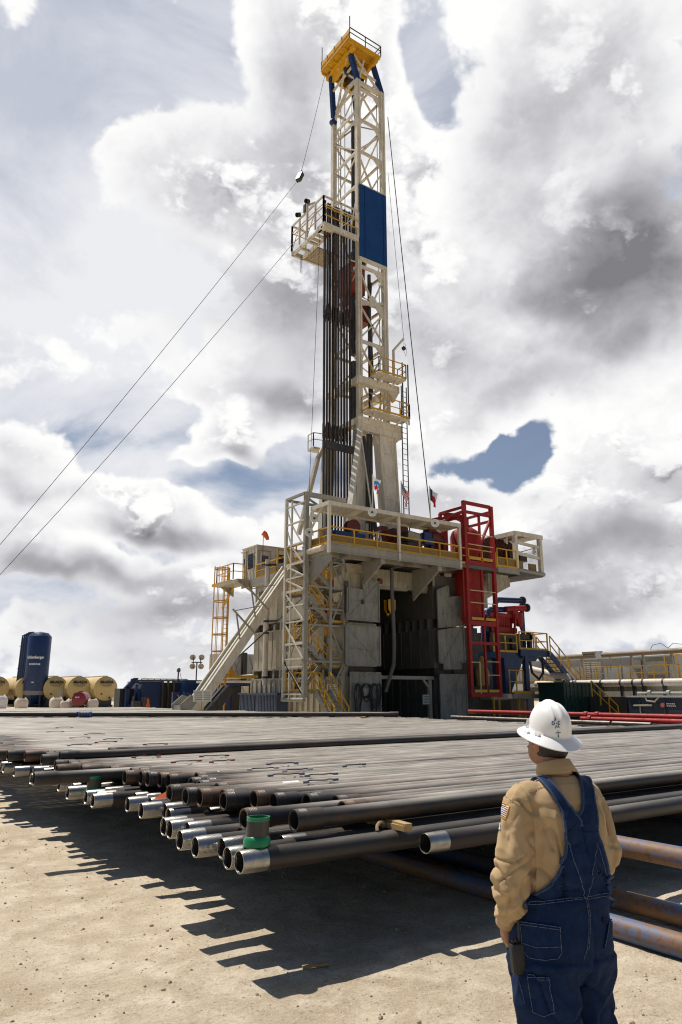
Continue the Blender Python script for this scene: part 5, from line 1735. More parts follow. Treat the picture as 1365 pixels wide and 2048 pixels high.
# ---- mud cleaner on its blue stand
mc = thing('mud_cleaner_stand', (39, 34.5, 0), 'blue steel stand with yellow railings carrying the mud cleaner, right of the rig', 'equipment stand')
b = MB().box(38.7, 41.7, 34.0, 36.5, 4.3, 4.72).prism([(38.9, 4.3), (40.6, 4.3), (40.2, 3.95), (39.2, 3.95)], 'y', 34.05, 36)
b.box(36.4, 38.7, 34.2, 36.5, 4.1, 4.5)
b.obj('deck_beam', 'blue', mc)
MB().add([(37.05, 34.0, 4.1), (38.95, 34.0, 4.1), (37.55, 34.0, 1.85), (37.05, 34.0, 1.85), (37.05, 35.8, 4.1), (38.95, 35.8, 4.1), (37.55, 35.8, 1.85), (37.05, 35.8, 1.85)],
         [(0, 1, 2, 3), (4, 7, 6, 5), (0, 4, 5, 1), (1, 5, 6, 2), (2, 6, 7, 3), (3, 7, 4, 0)]).obj('hopper', 'blue', mc)
b = MB().box(39.1, 39.45, 34.0, 34.3, 1.6, 4.3).box(41.3, 41.6, 35.9, 36.2, 0, 4.3)
b.bar((41.6, 33.9, 4.5), (46.3, 33.9, .5), .12, .36)
b.bar((41.6, 35.0, 4.5), (46.3, 35.0, .5), .12, .36)
b.obj('leg', 'blue', mc)
b = MB()
for i in range(16):
    t = (i + .5) / 16
    b.box(41.6 + 4.7 * t - .14, 41.6 + 4.7 * t + .14, 33.96, 34.94, 4.5 - 4 * t - .02, 4.5 - 4 * t + .02)
b.obj('stair_tread', 'deck', mc)
b = MB()
rail(b, [(38.75, 34.1, 4.72), (41.6, 34.1, 4.72)], 1.2, True, .035, 1.4, True)
rail(b, [(41.65, 34.1, 4.72), (41.65, 36.3, 4.72)], 1.2, True, .03, 1.2, False)
rail(b, [(36.3, 34.15, 4.5), (38.5, 34.15, 4.5)], 1.2, True, .04, 1.1, True)
rail(b, [(38.75, 36.2, 4.72), (41.6, 36.2, 4.72)], 1.2, True, .03, 1.4, False)
b.obj('railing', 'yellow', mc)
b = MB()
for v in (33.86, 35.04):
    for h in (.55, 1.15):
        b.bar((41.6, v, 4.6 + h), (46.3, v, .6 + h), .06)
    for k in range(6):
        t = k / 5
        b.bar((41.6 + 4.7 * t, v, 4.5 - 4 * t), (41.6 + 4.7 * t, v, 5.75 - 4 * t), .06)
b.obj('stair_rail', 'yellow', mc)
b = MB().path([(41.2, 34.3, 4.2), (41.1, 34.2, 3.2), (40.5, 34.1, 2.75), (39.95, 34.2, 3.2), (39.85, 34.3, 4.2)], .09, 8)
b.obj('hanging_hose', 'black', mc, smooth=True)
cl = thing('mud_cleaner', (39, 35.5, 4.7), 'red and blue mud cleaner with rows of cones and big curved pipes', 'mud cleaner')
b = MB()
for k in range(9):
    u = 37.3 + k * .24
    b.lathe([(.05, 5.95), (.07, 6.1), (.15, 7.0), (.16, 7.25), (.001, 7.26)], (u, 35.2, 0), n=10)
    b.lathe([(.05, 5.95), (.07, 6.1), (.15, 7.0), (.16, 7.25), (.001, 7.26)], (u, 35.7, 0), n=10)
b.box(36.95, 39.5, 34.9, 35.95, 5.9, 6.25).box(36.95, 39.3, 34.95, 35.0, 6.95, 7.2)
b.bar((39.3, 34.8, 7.2), (38.95, 34.7, 5.8), .12).bar((39.3, 34.8, 7.2), (39.9, 34.7, 5.8), .12).box(39.1, 39.6, 34.8, 35.4, 6.6, 7.5)
b.obj('cone_bank', 'red', cl, smooth=35)
b = MB().tube((38.4, 34.9, 7.5), (40.4, 34.9, 7.72), .2, 14).lathe([(.2, 0), (.3, .4), (.3, .9), (.2, 1.0)], (39.85, 35.0, 6.4), n=14)
b.obj('overflow_manifold', 'red', cl, smooth=35)
b = MB()
for u0, z0, u1, z1, v in ((36.9, 6.0, 38.9, 7.45, 35.3), (37.9, 7.0, 40.4, 8.2, 35.4)):
    b.path([(u0, v, z0 - .6), (u0, v, z1 - .5), (u0 + .1, v, z1 - .18), (u0 + .42, v, z1), (u1, v - .2, z1 + .06)], .2, 12)
b.path([(36.5, 35.2, 4.9), (36.5, 35.2, 6.6), (36.6, 35.2, 6.9), (37.0, 35.2, 7.0)], .2, 12)
b.box(40.2, 40.45, 35.0, 35.2, 4.7, 8.0).bar((39.6, 35.1, 7.0), (40.3, 35.1, 7.0), .1)
b.obj('feed_pipe', 'blue', cl, smooth=35)
MB().lathe([(.001, 0), (.3, 0), (.3, .14), (.001, .14)], (40.55, 34.9, 7.74), (1, 0, .1), 14).lathe([(.001, 0), (.3, 0), (.3, .14), (.001, .14)], (40.5, 35.2, 8.28), (1, 0, .1), 14).obj('end_flange', 'dark', cl, smooth=35)
MB().box(36.6, 40.8, 34.7, 36.2, 5.5, 5.85).box(38.9, 40.0, 34.9, 35.8, 4.72, 5.5).box(40.5, 40.75, 34.7, 35.0, 4.7, 6.0).box(36.6, 38.5, 34.8, 36, 4.5, 5.5).obj('shaker_base', 'dark', cl)
wk = thing('low_walkway', (37, 33, 0), 'grey low walkway with yellow toe board and yellow legs by the red tower', 'walkway')
MB().box(34.6, 36.1, 33.0, 34.0, 1.45, 1.75).box(36.2, 38.6, 32.6, 33.6, 1.5, 1.78).obj('deck', 'grey', wk)
b = MB().box(36.3, 38.2, 32.58, 32.62, 1.78, 1.95)
for u in (34.7, 35.2, 37.0, 37.6):
    b.box(u, u + .08, 32.9, 33.0, 0, 1.5)
rail(b, [(36.9, 33.5, 1.8), (38.2, 33.5, 1.8)], 1.5, True, .03, .7, False)
b.obj('toe_board', 'yellow', wk)
gb = thing('green_bin', (39.8, 31, 0), 'dark green steel bin standing in front of the yellow stair rails', 'bin')
b = MB().box(37.88, 41.75, 30.0, 32.0, .1, 2.45)
for k in range(10):
    u = 38.1 + k * .38
    b.box(u, u + .12, 29.965, 29.998, .2, 2.38)
b.obj('bin_body', 'green', gb)
MB().box(37.83, 41.8, 29.95, 32.05, 2.4, 2.5).obj('rim', 'green', gb)

# ---- things running away to the right
tr_ = thing('equipment_trailer', (53.8, 38, 0), 'long pale grey equipment house with louvres at the far right', 'trailer')
b = MB().box(52.5, 55.5, 31.2, 50, 1.2, 4.55)
for k in range(9):
    y = 31.8 + k * 2.0
    b.box(52.46, 52.498, y, y + .06, 1.3, 4.5)
b.obj('house_wall', 'ltgrey', tr_)
MB().box(52.4, 55.6, 31.1, 50.1, 4.55, 4.65).obj('roof', 'ltgrey', tr_)
for y0 in (37.6, 38.7):
    b = MB()
    for k in range(9):
        b.box(52.43, 52.47, y0, y0 + .95, 3.0 + k * .16, 3.07 + k * .16)
    b.obj('louvre', 'white', tr_)
b = MB().box(52.3, 52.499, 33.9, 34.7, 3.7, 4.35)
b.obj('air_conditioner', 'grey', tr_)
b = MB().prism([(32.0, 3.2), (32.0, 4.2), (32.3, 4.45), (33.2, 4.45), (33.5, 4.2), (33.5, 3.2)], 'x', 52.45, 52.49)
b.obj('hatch', 'grey', tr_)
b = MB()
rail(b, [(51.9, 28.5, 2.8), (51.9, 49, 2.8)], 1.1, True, .035, 1.0, True)
rail(b, [(50.5, 28.5, 2.8), (51.9, 28.5, 2.8)], 1.1, True, .035, 1.0, True)
for y in (29.2, 30.4, 31.4):
    b.bar((51.5, y, 2.8), (51.5, y, 4.6), .06)
b.bar((51.5, 29.2, 4.6), (51.5, 31.4, 4.6), .06)
b.obj('railing', 'yellow', tr_)
MB().box(50.5, 52.4, 28.4, 49.5, 2.65, 2.8).obj('walkway', 'deck', tr_)
rf = thing('pipe_roof_line', (46, 32, 0), 'long brown overhead pipe on slim posts at the far right', 'overhead pipe')
MB().tube((46, 37.6, 4.45), (46, 20, 4.62), .19, 14).box(45.8, 46.2, 32.9, 34.4, 4.62, 4.78).obj('pipe', paint('brown_dusty_pipe', (.26, .20, .14), .6, .5, .2), rf, smooth=35)
b = MB()
for v, l in ((34.6, .06), (30.5, .1), (29.6, -.25), (27.5, 0), (25.0, .1), (22.0, 0)):
    b.bar((46, v, 4.4), (46, v + l, 0), .14)
b.bar((46, 32.2, 4.5), (46, 32.2, 3.4), .06)
b.obj('post', 'beige', rf)
MB().lathe([(.05, .1), (.24, .1), (.26, 0), (.1, -.02), (.001, -.02)], (45.75, 32.95, 4.5), (.8, .5, 0), 18).obj('lamp', 'lamp', rf, smooth=35)
b = MB().path([(46, 29.0, 4.7), (46, 28.8, 5.0), (46, 28.2, 5.1), (46, 27.7, 4.75)], .02, 5)
b.path([(46, 27.7, 4.75), (46, 27.3, 5.05), (46, 26.4, 4.9)], .02, 5)
b.obj('wire', 'black', rf)
wp = thing('flow_line', (43, 31, 0), 'long pale wrapped flow pipe running away at the right below the grey trailer', 'pipe')
MB().tube((43, 36.5, 2.47), (43, 18, 2.52), .22, 16).obj('pipe', 'insul', wp, smooth=35)
b = MB()
for v in (33.9, 30.9, 29.4, 28.5, 27.8, 26.4, 24):
    b.lathe([(.221, -.05), (.25, -.05), (.25, .05), (.221, .05)], (43, v, 2.5), (0, 1, 0), 16)
    b.box(42.9, 43.1, v - .08, v + .08, 0, 2.28)
b.obj('clamp', 'dark', wp)
b = MB().path([(43.2, 38, 3.75), (43.1, 36, 3.35), (43, 34.9, 3.1), (43, 34.0, 3.05), (43, 33.7, 2.95), (43, 33.6, 2.7)], .24, 14)
tag(b.obj('branch_pipe', 'insul', smooth=True), 'short pale branch pipe sloping down to the flow pipe under the blue stand', 'pipe')
tag(MB().box(43.2, 43.6, 18, 37.5, 1.95, 2.22).box(43.15, 43.2, 18, 37.5, 2.2, 2.26).obj('cable_tray', 'beige'), 'long pale grey beam running under the flow pipe', 'beam')
mt = thing('mud_tank', (41.5, 24, 0), 'long dark blue mud tank with pipework on its top at the right edge', 'tank')
b = MB().box(40, 42.8, 17, 27.0, .1, 1.6)
for y in (18.5, 20, 21.5, 23, 24.6, 26.2):
    b.box(39.93, 39.998, y, y + .1, .2, 1.55)
b.obj('tank_wall', paint('grimy_navy_paint', (.018, .03, .055), .4, .45, .1, (.05, .045, .04)), mt)
MB().box(39.9, 42.9, 16.9, 27.05, 1.6, 1.68).tube((40.1, 26.4, 1.85), (40.1, 17, 1.9), .06, 8).lathe([(.12, -.1), (.12, .1)], (40.1, 25.6, 1.88), (0, 1, 0), 10).lathe([(.12, -.1), (.12, .1)], (40.1, 24.4, 1.88), (0, 1, 0), 10).obj('top_pipe', 'ltgrey', mt, smooth=35)
b = MB().path([(40, 25.9, 1.75), (39.9, 25.7, 1.4), (39.9, 25.2, 1.35), (40, 24.9, 1.7)], .05, 8)
b.tube((39.9, 26.6, 1.12), (39.9, 25.4, 1.15), .05, 8).tube((39.92, 26.2, 1.12), (39.92, 26.2, .6), .04, 8)
b.obj('fill_pipe', 'grey', mt, smooth=35)
b = MB().lathe([(.001, 0), (.13, 0), (.13, .01), (.001, .01)], (39.92, 24.75, 1.17), (-1, 0, 0), 14)
b.obj('round_emblem', plain('faded_red_emblem', (.4, .12, .09), .6), mt)
b = MB()
for z, a, c in ((1.25, 24.5, 23.95), (1.13, 24.5, 23.9)):
    for k in range(5):
        y = a + (c - a) * k / 5
        b.box(39.915, 39.925, y - .08, y, z - .035, z + .035)
b.obj('faded_lettering', 'ltgrey', mt)
dkt = thing('dark_tank', (39, 29.5, 0), 'low dark tank between the green bin and the blue mud tank', 'tank')
MB().box(40.2, 42.6, 27.3, 29.9, .1, 1.62).obj('tank_wall', 'dark', dkt)
b = MB()
rail(b, [(40.1, 27.8, .1), (40.1, 29.6, 1.6)], 1.0, True, .03, .9, False)
b.obj('yellow_rail', 'yellow', dkt)
dk2 = tag(MB().box(36.2, 37.8, 34.3, 37, 0, 1.4).box(37.9, 43, 36.8, 38, .0, 1.9).box(34.6, 36.1, 34.2, 37, 0, 4.0).obj('dark_pump_skid', 'dark'), 'dark pump skid in the shade under the blue stand', 'pump skid')
# red standpipes lying along the right ends of the racks
for (u, z, v0, v1), lab in (((24.2, 1.04, 24.5, 8), 'upper red pipe running past the worker\'s hard hat'), ((24.0, .90, 18.3, 8), 'lower red pipe starting right of the hard hat')):
    b = MB().tube((u, v0, z), (u, v1, z + .03), .085, 12)
    for v in (18.2, 17.7) if z > 1 else (17.9,):
        b.lathe([(.086, -.09), (.12, -.07), (.12, .07), (.086, .09)], (u, v, z + .012), (0, 1, 0), 10)
    tag(b.obj('red_pipe', 'red', smooth=35), lab, 'pipe')
for v in (10, 13, 16, 19, 22, 24):
    pass
rs = tag(MB().box(23.85, 24.35, 24.0, 24.2, 0, .82).box(23.85, 24.35, 19.0, 19.2, 0, .82).box(23.85, 24.35, 14.0, 14.2, 0, .82).box(23.85, 24.35, 9.0, 9.2, 0, .82).box(23.85, 24.35, 9.2, 24, .74, .8).obj('pipe_trestle', 'dark'), 'dark trestle carrying the red pipes', 'trestle')
for v0, v1, lab in ((19.2, 16.6, 'brown pipe below the red pipes, just right of the hard hat'), (16.5, 15.0, 'short brown pipe below the red pipes, nearer the right edge'), (24.8, 19.4, 'brown pipe below the red pipes, left of the hard hat')):
    tag(MB().tube((23.4, v0, .80), (23.4, v1, .80), .075, 12).obj('brown_pipe', M['casing'], smooth=35), lab, 'pipe')
tag(MB().box(23.2, 23.7, 15, 25, .0, .70).obj('sleeper_row', 'dark'), 'dark sleeper row under the brown pipes', 'sleepers')
# ================================================================ background at the left
def silo():
    t = thing('cement_silo', (23.2, 105.5, 0), 'tall dark blue cement silo with white lettering at the far left', 'silo')
    c = Vector((23.75, 105.3, 0))
    r = 1.5
    b = MB().lathe([(.25, .5), (r * .98, 1.6), (r, 1.7), (r, 9.2), (r * .97, 9.3), (r * .7, 9.75), (.001, 9.95)], c, n=40)
    b.obj('silo_body', 'blue', t, smooth=35)
    MB().lathe([(.3, .55), (r * .995, 1.62), (r * 1.003, 1.72), (r * 1.003, 2.1), (r * .99, 2.11)], c, n=40).obj('bare_cone', paint('scuffed_grey_cone', (.20, .19, .17), .5, .5, .2), t, smooth=35)
    rx, ry = Vector((.8192, -.5736, 0)), Vector((.5736, .8192, 0))
    b = MB()
    for a in (.3, 1.4, 2.6, 3.6, 4.7, 5.6):
        d = rx * math.cos(a) * 1.35 + ry * math.sin(a) * 1.35
        b.bar(c + d + Vector((0, 0, 0)), c + d + Vector((0, 0, 1.9)), .16)
    b.bar(c - rx * 1.4, c + rx * 1.4 + Vector((0, 0, 1.4)), .1)
    b.obj('leg', 'blue', t)
    b = MB()
    for k, off in enumerate((-1.62, -1.95, -2.3, -2.65)):
        q = c + rx * off + ry * (.2 * k)
        b.path([q + Vector((-.2 * .8, 0, .1)), q + Vector((0, 0, 9.4 - .12 * k)), q + Vector((0, 0, 9.8 - .12 * k)), q + rx * .7 + Vector((0, 0, 9.85 - .12 * k))], .13, 8)
    for z in (2.2, 5.0, 8.0):
        b.bar(c - rx * 2.7 + Vector((0, 0, z)), c - rx * 1.4 + Vector((0, 0, z)), .08)
    b.obj('fill_pipe', 'blue', t, smooth=35)
    def wrap(txt, size, z, **k):
        vs, fs = text_mesh(txt, size, **k)
        a0 = math.atan2(-ry.y, -ry.x) + .12
        MB().add([(c.x + (r + .012 + w) * math.cos(a0 + x / r), c.y + (r + .012 + w) * math.sin(a0 + x / r), z + y) for x, y, w in vs], fs).obj('lettering', 'whiteink', t)
    wrap('Schlumberger', .52, 6.45, bold=.014, sx=.80)
    wrap('2CSS37268', .32, 5.55, bold=.008)
    wrap('462', .22, 3.2, bold=.008)
    b = MB()
silo()
tk0 = None
for k, (u, v, lab) in enumerate(((19.3, 107.0, 'cream cylindrical tank at the far left edge, partly cut by the frame'), (23.0, 105.9, 'cream cylindrical tank hidden behind the blue silo'), (26.04, 103.84, 'cream cylindrical tank just right of the blue silo'),
                                  (28.6, 102.0, 'cream cylindrical tank behind the red drum'), (31.53, 100.0, 'rightmost cream cylindrical tank with black lettering'))):
    if tk0 is None:
        tk0 = thing('storage_tank', (u, v, 0), lab, 'tank', 'cream storage tanks in a row')
        r = 1.58
        MB().lathe([(.001, -.25), (r * .5, -.2), (r * .88, -.08), (r, 0), (r, 11), (r * .9, 11.1), (.001, 11.2)], (u, v, 2.42), (0, 1, 0), 44).obj('tank_body', 'tank', tk0, smooth=50)
        MB().box(u - 1, u + 1, v + .3, v + .7, .2, 1.4).box(u - 1, u + 1, v + 9.6, v + 10, .2, 1.4).box(u - 1.1, u + 1.1, v, v + 10.5, .05, .3).obj('skid', 'dark', tk0)
        MB().box(u - .35, u + .35, v + .5, v + 9, 3.98, 4.1).obj('top_walkway', 'insul', tk0)
        MB().lathe([(.12, 0), (.16, -.1), (.001, -.1)], (u + .5, v - .2, 1.2), (0, 1, 0), 10).lathe([(.1, 0), (.13, -.1), (.001, -.1)], (u - .6, v - .15, 1.7), (0, 1, 0), 10).obj('valve', 'dark', tk0)
        def L(txt, s, z, **k):
            vs, fs = text_mesh(txt, s, depth=.05, **k)
            MB().add([(u + x, v - .262 + w + (.0 if abs(x) < .5 else .03), z + y) for x, y, w in vs], fs).obj('lettering', 'ink', tk0)
        L('McADA', .52, 3.22, bold=.014, shear=.2, sx=1.05)
        b = MB().box(u - .75, u + .75, v - .24, v - .20, 2.93, 2.955)
        for j in range(9):
            b.box(u - .72 + j * .16, u - .60 + j * .16, v - .25, v - .20, 2.80, 2.85)
        for j in range(6):
            b.box(u - .42 + j * .15, u - .32 + j * .15, v - .26, v - .20, 2.66, 2.70)
        b.obj('small_lettering', 'ink', tk0)
    else:
        dup(tk0, (u, v, 0), lab)
sk0 = None
for u, v, z, s, lab in ((17.2, 93, 0, 1.0, 'white bulk sack at the far left edge'), (19.3, 91.5, 0, .8, 'pinkish stack of sacks just left of the blue silo'), (22.6, 89.2, 0, .85, 'stack of sacks just right of the blue silo'),
                        (23.3, 88.4, 0, .62, 'small brown crate of sacks left of the red drum'), (24.3, 89.2, 0, .75, 'pale sacks partly hidden behind the red drum'), (26.0, 87.0, 0, .75, 'pale stack of sacks right of the red drum')):
    b = MB()
    r5 = random.Random(int(u * 10))
    n = 9
    rows = []
    for j in range(7):
        zz = z + 1.5 * s * j / 6
        rr = s * (.72 + .10 * math.sin(PI * j / 6)) * (.82 if j in (0, 6) else 1)
        rows.append([(u + rr * max(-1, min(1, 1.25 * math.cos(2 * PI * i / 16))) * (1 + r5.uniform(-.03, .03)) * 1.05, v + rr * max(-1, min(1, 1.25 * math.sin(2 * PI * i / 16))), zz + r5.uniform(-.02, .02)) for i in range(17)])
    for row in rows:
        row[-1] = row[0]
    b.grid(rows)
    b.add(rows[-1][:-1], [tuple(range(16))])
    mat_ = 'sack' if 'white' not in lab else plain('white_sack', (.72, .71, .70), .8)
    t = thing('bulk_sack', (u, v, z), lab, 'sack')
    b.obj('bag', mat_, t, smooth=60)
    b = MB()
    for dx in (-.5, .5):
        b.path([(u + dx * s, v - .4 * s, z + 1.45 * s), (u + dx * s, v - .2 * s, z + 1.6 * s), (u + dx * s, v + .2 * s, z + 1.6 * s), (u + dx * s, v + .4 * s, z + 1.45 * s)], .05, 5)
    b.obj('strap', mat_, t)
dm = thing('red_drum', (24.65, 87.8, 0), 'dark red horizontal drum on a small stand in front of the cream tanks', 'drum')
MB().lathe([(.001, -.08), (.7, -.04), (.8, 0), (.8, 1.9), (.7, 1.95), (.001, 2.0)], (24.4, 86.8, 1.15), (.55, .83, 0), 28).obj('drum_body', paint('dark_red_drum', (.20, .012, .018), .35, .2, .02, (.08, .02, .02)), dm, smooth=40)
MB().box(24.2, 24.5, 86.9, 88.4, .0, .45).box(24.9, 25.2, 87.2, 88.8, 0, .45).lathe([(.2, 0), (.24, .15), (.001, .2)], (24.8, 87.6, 1.9), n=10).bar((25.2, 86.8, .3), (26.3, 86.6, .2), .2).obj('stand', 'dark', dm)
letters('MUD', .22, (24.2, 86.72, 1.35), (.83, -.55, 0), (0, 0, 1), 'whiteink', dm, bold=.004)
ps = thing('electric_panel', (23.3, 89.5, 0), 'small grey panel on a post between the cream tanks', 'panel')
MB().box(23.05, 23.65, 91.0, 91.1, 1.3, 2.3).obj('panel_box', 'grey', ps)
MB().box(23.1, 23.2, 91.1, 91.2, 0, 1.4).box(23.5, 23.6, 91.1, 91.2, 0, 1.4).obj('post', 'yellow', ps)
# blue frac tanks and bays
cb = thing('blue_tank_row', (22.5, 60.5, 0), 'row of dark blue open tanks with black bays left of the ramp', 'tanks')
b = MB().box(21.7, 23.4, 59.6, 63, .2, 2.78).box(24.9, 28.5, 58.2, 61, .2, 2.9)
b.obj('tank_wall', 'blue', cb)
MB().box(23.4, 25.0, 59.6, 62, .2, 2.7).box(20.3, 21.7, 60.6, 62, .2, 2.2).obj('open_bay', 'black', cb)
b = MB()
for u in (23.4, 23.9, 24.4, 24.95):
    b.box(u, u + .1, 59.3, 59.6, .2, 2.8)
b.box(21.2, 25.6, 59.2, 59.35, 2.78, 2.9).box(22.0, 26, 60.2, 60.4, 2.95, 3.02)
for k in range(8):
    u = 21.2 + k * .55
    b.bar((u, 59.8, 2.8), (u, 59.8, 3.0), .05)
b.obj('top_rail', 'dark', cb)
b = MB().prism([(20.4, 2.2), (21.2, 3.05), (21.6, 3.05), (21.0, 2.2)], 'y', 60.0, 60.3).prism([(20.6, .3), (20.9, .3), (20.9, 2.3), (20.6, 2.3)], 'y', 60.0, 60.3).bar((20.9, 59.9, 2.9), (22.2, 59.9, 2.5), .18).bar((21.4, 59.7, 2.5), (20.9, 59.7, .4), .18)
b.obj('end_frame', 'blue', cb)
b = MB().box(20.9, 21.5, 58.8, 59.5, .2, 1.2).box(21.6, 22.0, 58.6, 59.2, .2, 1.5).bar((20.8, 58.7, .3), (20.8, 58.7, 1.6), .12).bar((20.5, 59, .9), (22.6, 58.4, .6), .05)
b.obj('pump', 'dark', cb)
for (u, v, z0, z1), lab in (((24.82, 59.5, 2.8, 3.85), 'small dark lamp on a pole above the blue tanks'),):
    t = thing('pole_lamp', (u, v, z0), lab, 'lamp')
    MB().bar((u, v, z0), (u, v, z1), .09).obj('pole', 'dark', t)
    MB().lathe([(.08, -.2), (.2, 0), (.16, .05), (.001, .05)], (u, v, z1 - .1), (-.8, -.3, .5), 12).bar((u + .05, v, z1), (u + .3, v, z0 + .2), .03).obj('lamp_head', 'dark', t, smooth=35)
lt = thing('light_tower', (31.05, 69.8, 0), 'mast with four floodlights behind the blue tanks', 'light tower')
MB().bar((31.05, 69.8, 0), (31.05, 69.8, 4.9), .1).bar((30.6, 70.1, 4.85), (31.5, 69.5, 4.85), .1).bar((30.75, 70, 4.3), (30.75, 70, 5.4), .06).bar((31.35, 69.6, 4.3), (31.35, 69.6, 5.4), .06).obj('pole', 'dark', lt)
for u, v, z in ((30.68, 70.05, 5.35), (31.42, 69.55, 5.35), (30.7, 70.05, 4.45), (31.4, 69.55, 4.45)):
    MB().lathe([(.1, .2), (.3, .02), (.3, -.02), (.001, -.02)], (u, v, z), (.4, .8, .35), 14).obj('floodlight', 'grey', lt, smooth=35)
# blue trailer house with white door, grey containers behind
bt = thing('blue_house', (27, 54.5, 0), 'dark blue equipment house with pale door under the ramp', 'house')
MB().box(25.3, 28.65, 53.3, 56.5, .2, 2.62).obj('house_wall', 'blue', bt)
MB().box(25.2, 28.7, 53.2, 56.6, 2.62, 2.8).obj('roof', 'white', bt)
MB().box(26.75, 27.55, 53.24, 53.298, .3, 2.35).obj('doorway', 'black', bt)
d_ = MB().box(27.56, 28.2, 53.16, 53.24, .3, 2.38)
d_ = d_.obj('door', 'white', bt)
MB().bar((27.6, 53.15, 2.3), (28.15, 53.15, 1.3), .05).bar((27.6, 53.15, 1.3), (28.15, 53.15, 1.3), .05).bar((27.6, 53.15, .3), (28.15, 53.15, 1.25), .05).obj('door_brace', 'grey', d_)
gc = thing('grey_generator_house', (28, 57, 0), 'pale grey louvred house with dark exhaust stacks behind the ramp', 'house')
MB().box(27.4, 33, 56.9, 59, 2.6, 5.1).obj('house_wall', 'ltgrey', gc)
b = MB()
for u in (28.0, 29.4):
    b.box(u, u + .38, 56.55, 56.89, 2.3, 5.2)
b.obj('exhaust_stack', 'dark', gc)
MB().box(27.4, 33, 56.95, 59, .2, 2.6).obj('base', 'dark', gc)
b = MB()
for u in (28.6, 30.2):
    b.bar((u, 56.86, 2.8), (u + .7, 56.86, 4.9), .05).bar((u + .7, 56.86, 2.8), (u, 56.86, 4.9), .05)
b.obj('wall_brace', 'grey', gc)
tag(MB().tube((26.2, 54.5, 2.95), (29.2, 52.9, 3.25), .14, 10).tube((26.2, 54.5, 2.95), (25.9, 54.7, 3.5), .14, 10).obj('roof_pipe', 'insul', smooth=35), 'pale pipe lying on the roof of the dark blue house', 'pipe')
# corrugated blue skid by the wall
bs = thing('corrugated_bin', (22.5, 42, 0), 'navy corrugated bin at the foot of the left rig wall', 'bin')
b = MB().box(22.6, 23.3, 38.9, 43.8, .1, 1.75)
for k in range(26):
    if 12 < k < 15:
        continue
    b.box(22.55, 22.598, 38.95 + k * .185, 39.05 + k * .185, .15, 1.7)
b.obj('bin_wall', paint('navy_corrugated', (.03, .05, .10), .45, .4, .1, (.09, .09, .09)), bs)
MB().box(22.5, 23.35, 38.85, 43.85, 1.75, 1.85).obj('rim', 'blue', bs)
# blue A frames and yellow post near the catwalk
for u, v, lab in ((17.95, 43.5, 'left blue steel A frame beside the ramp foot'), (18.55, 43.15, 'right blue steel A frame beside the ramp foot')):
    t = thing('blue_support_frame', (u, v, 0), lab, 'support frame')
    MB().box(u - .12, u + .16, v - .1, v + .1, .2, 1.9).prism([(u + .1, 1.9), (u + .3, 1.9), (u + 1.1, .9), (u + 1.1, .5)], 'y', v - .08, v + .08).obj('upright', 'blue', t)
    MB().box(u - .2, u + 1.2, v - .1, v + .1, .0, .2).obj('foot', 'blue', t)
tag(MB().bar((18.0, 42.9, .3), (18.25, 42.9, 1.5), .12).obj('yellow_post', 'yellow'), 'leaning yellow post in front of the blue A frames', 'post')
cn = thing('traffic_cone', (16.7, 44.5, .55), 'orange and white traffic cone left of the blue A frames', 'traffic cone')
MB().box(16.52, 16.88, 44.32, 44.68, .55, .6).lathe([(.15, .6), (.04, 1.5), (.001, 1.5)], (16.7, 44.5, 0), n=14).obj('cone', 'orange', cn, smooth=35)
MB().lathe([(.118, .85), (.085, 1.1)], (16.7, 44.5, 0), n=14).obj('white_band', 'whiteink', cn)
# catwalk and far rack behind the rows of pipe
cwk = thing('catwalk', (5, 36.5, 0), 'long grey steel catwalk level with the pipes leading to the ramp', 'catwalk')
MB().box(-8, 16.0, 35.2, 38.6, .72, .98).obj('deck', paint('dusty_deck', (.30, .28, .25), .7, .5, .1), cwk)
MB().box(-8, 16, 35.3, 35.5, .05, .72).box(-8, 16, 38.3, 38.5, .05, .72).obj('girder', 'dark', cwk)
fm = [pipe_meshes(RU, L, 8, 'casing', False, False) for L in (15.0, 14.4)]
for k in range(34):
    put_pipe(fm[k % 2], 1.5 + rng.uniform(-.4, .4), 39.4 + k * .19, ZU, 'dusty pipe in the far rack beyond the catwalk', 'pipes in the far rack')
ft = thing('pipe_rack', (6, 42, 0), 'low rack frame under the far pipes beyond the catwalk', 'pipe rack')
MB().box(2, 2.2, 39.2, 46, .0, ZU - RU - .002).box(14, 14.2, 39.2, 46, 0, ZU - RU - .002).obj('top_tube', 'rack', ft)
# distant scrub and a low berm
b = MB()
r6 = random.Random(9)
for k in range(900):
    a = r6.uniform(-.95, .75)
    d_ = r6.uniform(330, 700)
    az_ = YA + a
    s_ = r6.uniform(1.0, 2.6)
    b.ico((math.sin(az_) * d_, math.cos(az_) * d_, s_ * .25), s_, (1.8, 1.8, .7), .3, r6)
tag(b.obj('far_scrub', paint('dry_scrub', (.09, .095, .05), .95, .5, 0, (.16, .13, .08), .05)), 'thin line of low scrub along the flat horizon', 'scrub', kind='stuff')
b = MB()
pts = []
n = 60
rows = [[], [], []]
for i in range(n + 1):
    u_ = 20 + i * 2.2
    v_ = 190 - i * 1.4
    hgt = 1.5 + .25 * mnoise.noise((i * .2, 0, 0))
    rows[0].append((u_, v_ - 5, -.1))
    rows[1].append((u_, v_, hgt))
    rows[2].append((u_, v_ + 6, -.1))
b.grid(rows)
struct(b.obj('berm', paint('berm_dirt', (.20, .17, .10), .95, .6, 0, (.10, .10, .05), .3), smooth=True))
